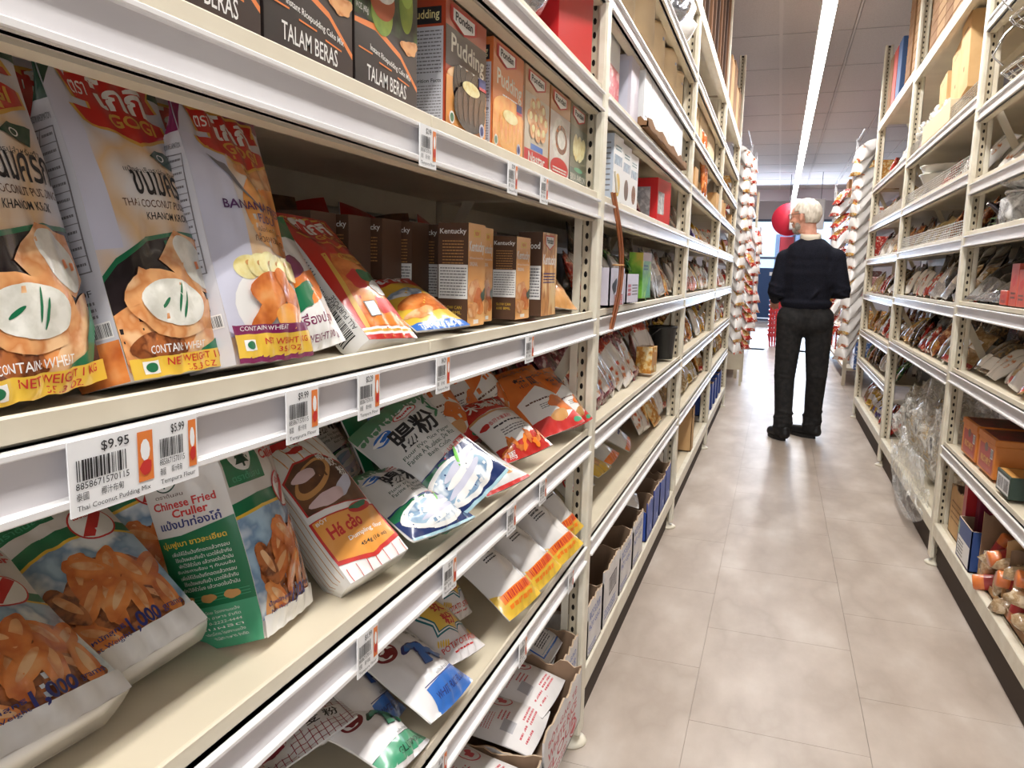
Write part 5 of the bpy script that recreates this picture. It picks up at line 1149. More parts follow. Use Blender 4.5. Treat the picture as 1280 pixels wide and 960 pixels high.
# black bucket, yellow box
def bucket(name, M, r0, r1, h, m, label, cat):
    b = MB(); b.lathe([(0, .003), (r0, 0), (r1, h), (r1 + .004, h), (r1 + .004, h - .01), (r1 - .002, h - .01), (r1 - .003, h), (r0 - .003, .006), (0, .006)], m, 24)
    o = b.build(name, M=M); tag(o, label, cat); b = MB(); b.tube([(r1 * math.cos(a), r1 * math.sin(a), h - .008 - .05 * math.sin(a)) for a in [math.pi * k / 10 for k in range(11)]], .0022, mat('pail_wire', (120, 120, 122), rough=.3, metal=.8), 6); b.build('handle', o); return o
bucket('black_tub', pose(-.475, 3.44, .847), .05, .062, .145, mat('tub_black', (44, 44, 46), rough=.35), 'small black tub at the far end of the third shelf', 'tub')
box_thing('food_box', .08, .06, .10, pose(-.455, 2.90, .848, 84), F['amber'], dict(front=Art().rect(.1, .3, .9, .8, C['tan'])), 'yellow tan box among the wine edged pouches of the third shelf', 'box')
# fourth shelf: lavender carton, green box, hanging cane strip
open_carton(.19, .10, .10, pose(-.455, 2.03, 1.133, 90), mat('carton_lavender', 'd0cad6'), M_cbi, 'low lavender carton with black and pink print behind the cane strips', dict(front=Art().ell(.3, .6, .12, .25, M_ink, wob=.25).rect(.3, .0, .9, .35, C['pink'] if 'pink' in C else F['pinkish']).lines(.34, .02, .88, .33, 4, pinkink)), name='display_carton', ragged=False, seed=31)
open_carton(.19, .10, .085, pose(-.455, 2.26, 1.133, 90), mat('carton_lavender', 'd0cad6'), M_cbi, 'low pale carton with red print on the fourth shelf', dict(front=Art().lines(.1, .3, .34, .8, 3, pinkink, .7).lines(.45, .3, .9, .8, 4, C['grey'])), name='display_carton', ragged=False, seed=32)
for k, y in enumerate((1.96, 2.02, 2.09, 2.2, 2.28)):
    place(('scarlet', 'white_plain', 'white_plain', 'herb', 'white_plain')[k], 'L', 1, 3, 1.14, y, .07, 10, -25, -14, .85, label='packet standing in the low cartons by the cane strips, %s from the post' % ORD[k + 1], group='packets in the low cartons')
box_thing('food_box', .15, .05, .16, pose(-.475, 2.78, 1.133, 88), mat('carton_bright_green', (112, 176, 60), rough=.35, c2=[(80, 150, 50), (150, 200, 80), (216, 200, 90)], scale=10), dict(front=Art().rect(0, .82, 1, 1, C['tan']).poly([(.35, .0), (.9, .55), (1, 0)], C['mint']).lines(.1, .6, .6, .75, 2, C['dgreen'], .5)), 'green box standing in the middle of the fourth shelf', 'box')
def cane():
    r = tag(newobj('cane_bundle', None, None, (-.40, 1.93, 1.07)), 'bundle of bent brown cane strips hanging past the rail beside the nearest post', 'cane bundle')
    mcane = mat('cane_brown', (164, 96, 50), rough=.35, coat=.3, c2=(130, 70, 34), scale=30, stretch=(1, 1, .1))
    for k in range(2):
        dx, dy = .005 * k, .009 * k; b = MB(); P = []
        for i in range(17):
            t = i / 16; z = .36 * (1 - t) - .01; P.append((-.012 + dx + .022 * math.sin(t * 3.1), .01 + dy + .055 * t + .028 * math.sin(t * 4.5) * t, z))
        b.tube(P, .0036, mcane, 8); b.build('cane_strip', r)
    b = MB(); b.tube([(.004 + .014 * math.cos(a), .055 + .02 * math.sin(a), .17) for a in [2 * math.pi * k / 12 for k in range(13)]], .002, mat('rubber_band', (200, 150, 90), rough=.5), 6); b.build('rubber_band', r)
    b = MB(); b.tube([(0.0, .02, .35), (-.004, .0, .40)], .003, M_post, 6); b.build('hook', r)
cane()
# fifth shelf: three slim white boxes, red box
for k, (y, h_) in enumerate(((2.045, .165), (2.165, .158), (2.28, .150))):
    a = Art().rect(0, 0, 1, 1, mat('carton_gloss_white', 'ececec')).rect(.1, .55, .9, .7, C['sky']).ell(.5, .25, .25, .18, (C['band'], C['brown'], C['fry2'])[k]).lines(.2, .76, .8, .86, 2, C['teal'], .4)
    l = Art().rect(0, 0, 1, 1, mat('carton_pale_blue', (204, 214, 228), rough=.4)).lines(.15, .1, .6, .9, 10, C['navy'], .3).lines(.65, .1, .9, .9, 10, C['grey'], .3)
    box_thing('food_box', .105, .07, h_, pose(-.455, y, 1.408, 88), mat('carton_gloss_white', 'ececec'), dict(front=a, left=l), 'slim white boxed goods on the fifth shelf, %s from the nearest post' % ORD[k + 1], 'box', 'slim white boxes on the fifth shelf')
box_thing('food_box', .20, .09, .16, pose(-.475, 2.98, 1.408, 84), mat('carton_bright_red', 'ce282c'), dict(left=Art().rect(.0, .1, .7, .8, F['silvery']), front=Art().rect(.05, .2, .5, .7, F['silvery'])), 'bright red box with silver window on the fifth shelf', 'box')
# sixth shelf: tray of white boxes, pink item
for k in range(7):
    y = 2.42 + .135 * k
    a = Art().rect(0, 0, 1, 1, mat('carton_gloss_white', 'ececec')).lines(.2, .05, .8, .2, 2, C['grey'], .3)
    box_thing('white_box', .125, .12, .165, pose(-.475, y, 1.662, 90), mat('carton_gloss_white', 'ececec'), dict(front=a), 'glossy white box in the ragged tray, %s from the near end' % ORD[k + 1], 'box', 'white boxes in the ragged tray')
open_carton(1.0, .16, .028, pose(-.475, 2.83, 1.648, 90), cbd, cbd, 'ragged brown cardboard tray holding the white boxes on the sixth shelf', seed=40, name='cardboard_tray')
box_thing('food_box', .12, .09, .17, pose(-.47, 2.26, 1.65, 90), mat('carton_lavender', 'd0cad6'), dict(left=Art().rect(.1, .1, .9, .9, C['lilac'])), 'lavender box just before the tray of white boxes', 'box')
box_thing('food_box', .20, .05, .22, pose(-.47, 2.03, 1.65, 90), mat('carton_gloss_white', 'ececec'), dict(front=Art().rect(0, 0, 1, .45, mat('print_rose', (222, 120, 130), rough=.35, c2=[(210, 80, 90), (240, 190, 190)], scale=40))), 'tall white and rose box beside the nearest post on the sixth shelf', 'box')
# seventh and eighth: paper wrapped drums
M_drum = mat('drum_kraft_pale', (236, 212, 176), rough=.55, c2=(230, 204, 166), scale=7)
def drum(y, z, r_, h, label, x=-.545):
    b = MB(); b.lathe([(0, 0), (r_, 0), (r_, h - .012), (r_ + .002, h - .012), (r_ + .002, h), (r_ - .004, h), (r_ - .006, h - .004), (0, h - .004)], M_drum, 36)
    o = b.build('fibre_drum', M=pose(x, y, z, 0)); tag(o, label, 'drum', 'pale cylindrical drums')
    G = np.array([[( (r_ + .0006) * math.cos(a), (r_ + .0006) * math.sin(a), zz) for a in [(-40 + 10 * i) * math.pi / 180 for i in range(9)]] for zz in (0, h)])
    newobj('paper_label', art_mesh([(G, Art().rect(.3, .72, .42, .78, M_card).lines(.31, .73, .41, .77, 2, blueink), 1)], 'paper_label'), o)
drum(2.50, 1.885, .125, .225, 'pale cylindrical drum, nearest of the standing drums'); drum(2.86, 1.885, .105, .20, 'pale cylindrical drum, second from the camera'); drum(3.20, 1.885, .105, .20, 'pale cylindrical drum, third from the camera')
drum(2.14, 1.885, .13, .22, 'pale cylindrical drum partly behind the nearest post'); drum(3.46, 1.885, .10, .18, 'pale cylindrical drum closest to the second post')
crumple('foil_bag', .24, .2, .2, F['snow'], pose(-.50, 3.35, 2.135), 'crumpled white and silver bag at the top beside the second post', 'bag', 6, group=None)
crumple('foil_bag', .20, .18, .14, foil, pose(-.48, 3.05, 2.135), 'crumpled silver bag on the eighth shelf of the second unit', 'bag', 8)
# third left unit specials: hanging orange bags, tan cartons, brown boards on top
for k in range(2):
    b = grid_bag('hanging_bag', .07, .36, .03, film('tangerine', 'd8702c', ['c25c20', 'e89450'], 30), None, seed=70 + k)
    tag(newobj('hanging_bag', b, M=pose(-.43, 4.42 + .13 * k, 1.655, 86, -4, 3)), 'tall narrow orange pack standing on the sixth shelf, %s one' % ('nearer', 'farther')[k], 'pack')
for k in range(3):
    box_thing('storage_carton', .42, .3, .20, pose(-.60, 4.0 + .5 * k, 1.885, 90), mat('carton_cream_board', (226, 204, 170), rough=.7), {}, 'cream storage carton on the seventh shelf, %s of three' % ORD[k + 1], 'carton', 'cream storage cartons')
for k in range(9):
    b = MB(); hh = rnd.uniform(.52, .66); b.box(-.012, .012, -.19, .19, 0, hh, mat('flat_board_%d' % (k % 3), ((112, 84, 66), (86, 66, 56), (136, 98, 72))[k % 3], rough=.8), bv=.002)
    o = b.build('flat_carton', M=pose(-.60 + .0 * k, 3.82 + .19 * k, 2.425, 90, 0, rnd.uniform(-3, 3))); tag(o, 'brown flat carton standing above the third left unit, %s along' % ORD[k + 1], 'carton', 'brown flat cartons stored on top')
for k in range(5):
    b = MB(); b.box(-.16, .16, -.2, .2, 0, .3 + .05 * (k % 3), (cbd, cb)[k % 2], bv=.003)
    o = b.build('storage_carton', M=pose(-.62, 5.72 + .34 * k, 2.425, 90)); tag(o, 'brown storage carton on top of the last left unit, %s from the near end' % ORD[k + 1], 'carton', 'storage cartons on the last left unit')
open_carton(.12, .26, .26, pose(-.55, 4.55, .192, 90), cb, M_cbi, 'tan open carton standing on the bottom shelf of the third left unit', dict(front=Art().text('ger', .1, .74, .6, .86, M_ink, .03)), seed=45)
for k in range(6): place(('white_plain', 'herbred', 'noodle')[k % 3], 'L', 2, 0, .2, 4.0 + .22 * k if k < 2 else 4.3 + .17 * k, .09, 10, -30, 0, 1.2, n=k + 1)
for k in range(5): open_carton(.13, .24, .2, pose(-.545, 5.75 + .3 * k, .192, 90), M_bluec, M_cbi, 'blue carton on the bottom shelf of the last left unit, %s from the near end' % ORD[k + 1], seed=50 + k, group='blue cartons of the last left unit')

# --- right side special things
def cart(name, w, d, h, M, m, label, cat='carton', arts={}, group=None): return box_thing(name, w, d, h, M, m, arts, label, cat, group)
M_giftr = mat('gift_carton_red', (176, 50, 48), rough=.4, coat=.2); M_gifto = mat('gift_carton_orange', (222, 140, 66), rough=.45, c2=(214, 128, 56), scale=10)
for k, (y, nm) in enumerate(((3.30, 'farther'), (3.045, 'nearer'))):
    r = tag(newobj('gift_carton', None, M=pose(.865, y, .552, -90)), '%s of the two orange gift cartons with red front panels' % nm, 'carton', 'orange and red gift cartons')
    w, d, h = .225, .26, .115; b = MB(); b.box(-w / 2, w / 2, -d / 2, d / 2, 0, h, M_gifto, bv=.002); newobj('carton_body', b.mesh('carton_body'), r)
    b = MB(); b.box(-w / 2 - .003, w / 2 + .003, -d / 2 - .003, d / 2 + .003, h, h + .022, M_gifto, bv=.002); b.box(-w / 2 + .01, w / 2 - .01, -d / 2 + .01, d / 2 - .01, h + .022, h + .023, mat('gift_lid_print', (130, 40, 34), rough=.4, c2=(90, 30, 26), scale=25)); newobj('lid', b.mesh('lid'), r)
    a = Art().rect(.12, .08, .92, .86, M_giftr).text('龍鳳禮餅', .22, .30, .82, .52, C['gold'], .03).rect(.76, .55, .9, .85, M_card).bars(.77, .58, .89, .82, M_ink).ell(.5, .8, .1, .14, C['brown']); s = Art().frame(.35, .3, .8, .7, .01, M_giftr, .02).text('明', .5, .38, .66, .62, M_giftr, .02)
    newobj('printed_artwork', art_mesh([(face_grid('front', w, d + .001, h), a, 1), (face_grid('left', w, d, h), s, 1), (face_grid('right', w, d, h), s, 1)], 'printed_artwork'), r)
M_dg = mat('carton_bottle_green', (44, 62, 52), rough=.4)
cart('tea_carton', .15, .11, .07, pose(.775, 2.75, .552, -90), M_dg, 'small dark green carton with a white label beside the gift cartons', arts=dict(front=Art().rect(.06, .1, .94, .85, M_card).bars(.12, .2, .5, .75, C['grey']).bars(.55, .2, .9, .75, C['grey'], seed=4), top=Art().rect(.05, .05, .95, .95, mat('gold_paper', (196, 140, 70), rough=.4))))
cart('red_box', .30, .06, .19, pose(1.10, 3.1, .552, -90), M_giftr, 'dull red box standing at the back behind the gift cartons', 'box')
for k, (y, h) in enumerate(((3.06, .05), (2.95, .14), (2.86, .12), (2.78, .14))): cart('tea_box', .085, .06, h, pose(.765, y, 1.142, -90), mat('box_salmon_red', (206, 92, 72), rough=.4, c2=(196, 76, 60), scale=30), 'salmon red box on the fourth right shelf, %s from the far end' % ORD[k + 1], 'box', arts=dict(front=Art().ell(.5, .6, .2, .15, C['red'], wob=.2).lines(.2, .15, .8, .35, 2, C['brown'])), group='salmon red boxes')
# long black bags of dried seaweed/herbs with silver shine
M_blk = mat('black_film', (28, 26, 27), rough=.12, coat=.8, bump=1.0, bscale=24)
for k, (y, l, rz) in enumerate(((3.50, .38, 12), (3.36, .32, 8), (3.22, .30, 14), (3.12, .28, 0))):
    me = grid_bag('herb_bag', .13, l, .06, M_blk, patt([(0, 0, 1, .28, foil)]), seed=80 + k, nf=10, nv=18, wr=.010)
    tag(newobj('herb_bag', me, M=pose(.735, y, 1.150, -90 + rz, -52 - 4 * k, -6)), 'long black bag with crinkled silver end, %s from the post' % ORD[k + 1], 'bag', 'long black bags on the fourth right shelf')
for k in range(7):
    me = grid_bag('herb_bag', .13, .26, .06, M_blk, None, seed=90 + k, nf=8, nv=10, wr=.009)
    tag(newobj('herb_bag', me, M=pose(.80 if k < 4 else .82, 3.75 + .22 * k if k < 4 else 4.5 + .2 * (k - 4), 1.14 if k < 4 else .86, -90, -20, 14)), 'black pack in shadow, %s shelf of the middle right unit, %s along' % ('third' if k < 4 else 'second', ORD[k + 1 if k < 4 else k - 3]), 'bag', 'black packs of the middle right unit')
# kettle, jar in crinkled bag, wicker things
def kettle():
    r = tag(newobj('enamel_kettle', None, M=pose(.815, 3.33, 1.423, 0)), 'dark metal kettle with looped handle on the fifth right shelf', 'kettle')
    mk = mat('kettle_steel_dark', (96, 88, 92), rough=.22, metal=.8)
    b = MB(); b.lathe([(0, 0), (.062, 0), (.066, .01), (.062, .07), (.05, .085), (0, .088)], mk, 28); newobj('kettle_body', b.mesh('kettle_body'), r)
    b = MB(); b.lathe([(.07, .086), (.074, .09), (.03, .102), (0, .104)], mat('kettle_rim', (205, 205, 205), rough=.2, metal=.9), 28); b.lathe([(.008, .1), (.011, .116), (0, .12)], M_ink, 12); newobj('lid', b.mesh('lid'), r)
    b = MB(); b.tube([(0, .068 * math.cos(a), .09 + .075 * math.sin(a)) for a in [math.pi * k / 12 for k in range(13)]], .004, M_ink, 8); newobj('handle', b.mesh('handle'), r)
    b = MB(); b.tube([(-.05, 0, .05), (-.085, 0, .08), (-.10, 0, .088)], .01, mk, 10, rs=[.014, .01, .008]); newobj('spout', b.mesh('spout'), r)
kettle()
r = tag(newobj('glass_jar', None, M=pose(.80, 3.13, 1.423, 0)), 'large clear jar wrapped in crinkled film beside the kettle', 'jar')
b = MB(); b.lathe([(0, 0), (.085, 0), (.09, .02), (.09, .08), (.07, .1), (.07, .105), (0, .105)], clear_film('film_clear_a', (236, 236, 236), .55), 28); newobj('jar_body', b.mesh('jar_body'), r)
b = MB(); b.lathe([(.072, .1), (.078, .1), (.078, .112), (0, .114)], mat('kettle_rim', 'cdcdcd'), 28); newobj('lid', b.mesh('lid'), r)
crumple('plastic_wrap', .2, .2, .08, clear_film('film_clear_a'), pose(.80, 3.12, 1.535), 'crinkled clear plastic resting on the jar lid', 'plastic wrap', 12)
# strainer baskets stacked high on the near right unit
def strainer(M, label, r_=.11):
    r = tag(newobj('wire_strainer', None, M=M), label, 'strainer', 'round wire strainers on the right')
    ms = mat('chrome_wire', (210, 208, 205), rough=.12, metal=.95); b = MB()
    b.tube([(r_ * math.cos(a), r_ * math.sin(a), 0) for a in [2 * math.pi * k / 28 for k in range(29)]], .005, ms, 8); newobj('rim', b.mesh('rim'), r)
    for k in range(9):
        t = math.pi * k / 9; b = MB(); b.tube([(r_ * math.cos(u) * math.cos(t), r_ * math.cos(u) * math.sin(t), -r_ * .75 * abs(math.sin(u))) for u in [math.pi * i / 14 for i in range(15)]], .0022, ms, 6); newobj('wire', b.mesh('wire'), r)
    for z in (.3, .6, .85):
        b = MB(); rr = r_ * math.cos(math.asin(z)); b.tube([(rr * math.cos(a), rr * math.sin(a), -r_ * .75 * z) for a in [2 * math.pi * k / 24 for k in range(25)]], .002, ms, 6); newobj('wire', b.mesh('wire'), r)
    b = MB(); b.tube([(-r_ * .9, 0, .02), (-r_ * 1.0, 0, .07), (-r_ * .4, 0, .11), (0, 0, .12)], .004, ms, 8); newobj('handle', b.mesh('handle'), r)
strainer(Matrix.Translation((.80, 3.30, 2.03)) @ Matrix.Rotation(R(-35), 4, 'Y'), 'round chrome wire strainer, lower one on the high right shelf')
strainer(Matrix.Translation((.80, 3.24, 2.19)) @ Matrix.Rotation(R(-30), 4, 'Y'), 'round chrome wire strainer, upper one at the top right corner')
cart('storage_carton', .30, .30, .28, pose(.98, 3.42, 1.912, -90), cbd, 'brown carton with black curved line drawing beside the strainers', arts=dict(front=(lambda a: a.ell(.55, .6, .42, .34, M_ink).ell(.55, .61, .40, .32, cbd).ell(.4, .62, .10, .06, M_ink).ell(.7, .68, .12, .08, M_ink).ell(.7, .68, .07, .04, cbd).poly([(.15, .4), (.5, .28), (.9, .42), (.9, .38), (.5, .24), (.15, .36)], M_ink))(Art()), left=Art().ell(.5, .25, .3, .1, M_ink).lines(.2, .8, .8, .9, 1, M_ink)))
cart('storage_carton', .22, .2, .12, pose(.86, 2.9, 1.627, -90), cb, 'small tan carton behind the red and white packs on the sixth right shelf')
# middle right: leaning light cartons, white bowls, storage stacks above
for k, (y, w, h, ry, x) in enumerate(((4.22, .10, .36, -10, .80), (4.48, .10, .30, -14, .80), (4.80, .08, .22, -10, .80))):
    cart('flat_carton', .19, .07 + .03 * (k == 0), h, pose(x, y, 2.085, -90, 0, ry), mat('carton_light_tan', (222, 182, 128), rough=.7, c2=(214, 172, 118), scale=8), 'light tan carton leaning in the wire guarded shelf, %s from the near end' % ORD[k + 1], arts=dict(front=Art().rect(.45, .3, .55, .36, cbd).lines(.3, .82, .7, .86, 1, M_ink)), group='leaning light tan cartons')
cart('storage_carton', .75, .28, .10, pose(.85, 4.62, 1.974, -90), mat('carton_cream_board', 'e2ccaa'), 'low cream carton lying under the leaning tan cartons')
for k in range(4): crumple('plastic_bag', .22, .24, .17, clear_film('film_clear_b', (232, 230, 222), .6), pose(.83 + .02 * (k % 2), 5.12 - .12 * k + .0, 1.985), 'crumpled clear plastic bag heaped by the second right post, %s along' % ORD[k + 1], 'plastic bag', 20 + k, .5, group='crumpled clear bags by the second right post')
def bowl(M, r_, label):
    b = MB(); b.lathe([(0, 0), (.4 * r_, 0), (.45 * r_, .012), (.85 * r_, .05), (r_, .10), (r_ + .008, .104), (r_ + .006, .108), (r_ - .004, .104), (.82 * r_, .056), (.4 * r_, .016), (0, .016)], mat('melamine_white', (222, 220, 212), rough=.25), 36)
    return tag(b.build('serving_bowl', M=M), label, 'bowl', 'large white bowls')
bowl(Matrix.Translation((.865, 4.95, 1.70)), .15, 'large white bowl behind the wire guard, lower one'); bowl(Matrix.Translation((.865, 4.95, 1.745)), .15, 'large white bowl behind the wire guard, upper one with handle')
for k in range(9):
    b = MB(); b.box(-.11, .11, -.2, .2, 0, .55 + .05 * (k % 3), (cbd, mat('carton_board_mid', (176, 140, 100), rough=.8))[k % 2], bv=.003)
    for j in range(9): b.box(-.112, .112, -.202, -.2, .05 + .058 * j, .054 + .058 * j, cbd)
    tag(b.build('storage_carton', M=pose(.93, 3.8 + .215 * k if k < 7 else 5.75 + .3 * (k - 7), 2.495 if k < 7 else 2.525, -90)), 'brown storage carton stacked above the %s right unit, %s along' % ('middle' if k < 7 else 'far', ORD[k + 1 if k < 7 else k - 6]), 'carton', 'brown storage cartons above the right units')
for k in range(3):
    b = MB(); b.box(-.10, .10, -.16, .16, 0, .42, (mat('box_blue_dull', (62, 92, 140), rough=.6), mat('box_red_dull', (190, 70, 60), rough=.6), cbd)[k], bv=.003)
    tag(b.build('storage_box', M=pose(.88, 6.45 + .24 * k, 2.525, -90)), ('dull blue box', 'dull red box', 'brown box')[k] + ' stored on top of the far right unit', 'box')
# bottom right: big clear bags of noodles
for k, (y, z, w, h, l) in enumerate(((5.1, .2, .30, .34, 'farthest'), (4.72, .2, .34, .52, 'third'), (4.32, .2, .36, .58, 'second'), (3.90, .2, .36, .55, 'nearest'))):
    r = tag(newobj('clear_sack', None, M=pose(.86, y, z, -90)), '%s big clear sack on the middle right bottom shelf' % {'third': 'third nearest', 'second': 'second nearest'}.get(l, l), 'sack', 'big clear plastic sacks')
    o = crumple('dried_noodles', w * .80, w * .6, h * .72, F['noodle'], Matrix.Identity(4), None, None, 30 + k, .25); o.parent = r
    o = crumple('plastic_film', w, w * .82, h, clear_film('film_clear_c', (226, 224, 218), .38), Matrix.Identity(4), None, None, 40 + k, .34, 4); o.parent = r
    bm_ = MB(); bm_.box(-.05, .05, -w * .40, -w * .395, h * .4, h * .55, mat('mark_black_print', (50, 48, 50), rough=.5, c2=(230, 228, 222), scale=40)); newobj('printed_mark', bm_.mesh('printed_mark'), r)
crumple('plastic_bag', .09, .95, .36, clear_film('film_clear_d', (228, 226, 220), .30), pose(.705, 4.35, .02, 0), 'clear plastic sheet drooping from the big sacks over the bottom shelf edge', 'plastic sheet', 60, .5, 4)
# near right bottom shelf cartons
open_carton(.22, .24, .20, pose(.86, 3.40, .192, -90), cb, M_cbi, 'tan open carton with faint print next to the near right post', dict(front=Art().lines(.15, .3, .85, .8, 4, cbd, .3)), seed=71, group='cartons at the bottom of the near right unit')
M_navyc = mat('carton_navy', (50, 78, 138), rough=.45)
r = open_carton(.20, .18, .15, pose(.80, 3.10, .192, -90), M_navyc, M_cbi, 'navy blue display carton with white lower half on the bottom right shelf', dict(front=Art().rect(.05, .05, .95, .62, M_card).lines(.1, .1, .5, .55, 5, C['grey']).rect(.0, .62, .12, 1, C['green'])), name='display_carton', ragged=False, seed=72)
cart('folder_box', .05, .24, .30, pose(.85, 3.235, .192, -90), mat('carton_crimson', (178, 34, 40), rough=.35, c2=(160, 28, 60), scale=6), 'tall crimson and pink upright box beside the tan carton', 'box')
cart('folder_box', .05, .24, .27, pose(.88, 3.17, .192, -90), mat('carton_magenta_dark', (122, 34, 62), rough=.35), 'dark magenta upright box next to the crimson one', 'box')
open_carton(.30, .25, .23, pose(.86, 2.83, .192, -90), cb, M_cbi, 'tan carton of wrapped rolls in the middle of the bottom right shelf', seed=73, front_h=.035, group='cartons at the bottom of the near right unit')
open_carton(.34, .25, .22, pose(.86, 2.47, .192, -90), cbd, M_cbi, 'brown carton of orange tubs at the right edge of the photo', seed=74, front_h=.035, group='cartons at the bottom of the near right unit')
M_or = mat('tub_orange', (228, 130, 62), rough=.35, coat=.3, c2=(214, 110, 50), scale=20); M_wr = mat('wrap_clear_beige', (206, 178, 140), rough=.2, coat=.6, c2=[(176, 144, 104), (226, 206, 174)], scale=36, bump=.6)
q = random.Random(5)
for k in range(22):
    y = 2.30 + (k % 8) * .088 + q.uniform(-.01, .01); z = .23 + (k // 8) * .065; x = .80 + q.uniform(-.01, .02)
    b = MB(); ro = .026
    if k % 3 == 0: b.lathe([(0, 0), (ro, .002), (ro, .10), (ro * .9, .104), (0, .104)], M_or, 16); b.lathe([(ro + .001, .03), (ro + .001, .07)], M_giftr, 16); nm, ds = 'tub', 'orange roll pack with a red band'
    else: b = None; nm, ds = 'roll', 'clear wrapped beige cake roll'
    M_ = pose(x, y, z, -90 + q.uniform(-15, 15), 90 + q.uniform(-15, 15), 0) if k % 2 == 0 or k > 15 else pose(x - .05, y, z - .025, -90, q.uniform(-20, -4), q.uniform(-15, 15))
    if b: o = b.build('roll_pack', M=M_)
    else: o = crumple('wrapped_roll', .06, .055, .11, M_wr, M_, None, None, 80 + k, .3, 2)
    tag(o, '%s, %s from the camera, %s layer, bottom right' % (ds, ORD[k % 8 + 1], ('lower', 'middle', 'upper')[k // 8]), 'pack', 'packs in the bottom right cartons')
# green bundles and wicker next to the kettle
for k in range(3): place('green', 'R', 0, 4, 1.425, 3.44 + .03 * k, .08, 20, -72, 0, .9, label='flat green pack next to the near right post on the fifth shelf, %s' % ('lowest', 'middle', 'top')[k], group='flat green packs', lift=.02 * k)

# ================================================================== hanging snack strips, far units, back-to-back racks
def strip_bag(col, seed):
    return grid_bag('hanging_bag', .16, .30, .155, F['snow'], patt([(.25, .30, .75, .56, F[col]), (0, 0, 1, .04, F[col])]), seed=seed, nf=10, nv=14, wr=.006)
SB = {k: strip_bag(k, i + 300) for i, k in enumerate(('snowprint', 'amber', 'scarlet'))}
SB['red'] = grid_bag('hanging_bag', .14, .22, .06, F['scarlet'], patt([(.1, .2, .9, .7, F['amber'])]), seed=310, nf=8, nv=10)
def hang_strip(x, y, z0, z1, n, keys, side, where, desc, yaw, roll, rod=True, dx=0.0):
    r = tag(newobj('strip_hanger', None, None, (x, y, 0)), 'steel strip hanger carrying the %s' % where, 'hanger')
    b = MB(); b.box(-.012, .012, -.003, .003, z0 + .05, z1 + .10, mat('steel_strip', (186, 186, 190), rough=.35, metal=.7)); newobj('strip', b.mesh('strip'), r)
    b = MB(); b.tube([(0, 0, z1 + .08), (0, -(y - 7.36) if y < 9 else .5, z1 + .08)], .006, mat('steel_strip', 'bababe'), 6); newobj('support_arm', b.mesh('support_arm'), r)
    for k in range(n):
        z = z1 - (z1 - z0) * (k + 1) / n; q = random.Random(k * 7 + int(x * 100)); kk = keys[k % len(keys)]
        b = MB(); b.tube([(0, 0, z + .22), (0, -.05, z + .225), (0, -.09, z + .24)], .002, mat('steel_strip', 'bababe'), 5); newobj('hook', b.mesh('hook'), r)
        M = pose(x + dx * (k % 2) + q.uniform(-.012, .012), y - .07, z, yaw + q.uniform(-10, 10), roll + q.uniform(-6, 6), q.uniform(-5, 5))
        o = newobj('hanging_bag', SB[kk], M=M); tag(o, '%s, %s from the top of the %s' % (desc[kk], ORD[k + 1], where), 'bag', 'bags hanging in the %s' % where)
D_ = dict(snowprint='white snack bag with orange print', amber='white snack bag with amber print', scarlet='white snack bag with red print', red='red and orange snack bag')
hang_strip(-.35, 8.25, .42, 2.42, 16, ['snowprint', 'snowprint', 'amber'], 'L', 'left snack strip', D_, 62, -42)
hang_strip(-.27, 8.9, .42, 1.42, 10, ['red', 'scarlet', 'red'], 'L', 'second left snack strip', D_, 58, -42)
hang_strip(.60, 7.95, .45, 2.40, 16, ['snowprint', 'amber', 'snowprint'], 'R', 'right snack strip', D_, -62, -42)
hang_strip(.50, 8.9, .55, 2.1, 13, ['red', 'scarlet', 'red'], 'R', 'second right snack strip', D_, -58, -42)
hang_strip(-.34, 9.3, 1.5, 2.5, 8, ['snowprint', 'scarlet'], 'L', 'farther left snack strip', D_, 62, -42)
# blue-tinted clear column of small packs farther on
hang_strip(-.27, 10.6, .5, 1.75, 10, ['scarlet', 'snowprint'], 'L', 'deep left snack strip', D_, 58, -40)
# low table with legs and a tray of bright bags
def low_table():
    r = tag(newobj('end_table', None, None, (-.52, 9.05, 0)), 'low beige table with slim legs beyond the last left unit', 'table'); t = M_beige
    b = MB(); b.box(-.22, .20, -.2, .2, .36, .40, t, bv=.004); newobj('table_top', b.mesh('table_top'), r)
    b = MB(); b.box(-.22, .19, -.20, -.19, .18, .36, t); newobj('front_panel', b.mesh('front_panel'), r)
    for sx in (-.2, .17):
        for sy in (-.18, .18): b = MB(); b.box(sx, sx + .025, sy - .012, sy + .012, 0, .36, t); newobj('leg', b.mesh('leg'), r)
low_table()
for k in range(3):
    tag(newobj('snack_bag', SB['red'], M=pose(-.36 - .12 * k, 8.93, .405, -8, -24, 0)), 'red and orange bag standing on the low table, %s from the aisle' % ORD[k + 1], 'bag', 'red bags on the low table')
bag('snack_bag', .13, .2, .06, {'front': Art().rect(0, 0, 1, 1, F['snowprint'])}, pose(-.44, 8.98, .42, 0, -40, 0), 'pale printed bag lying between red bags on the low table', 'bag', seed=320, nf=8, nv=10)
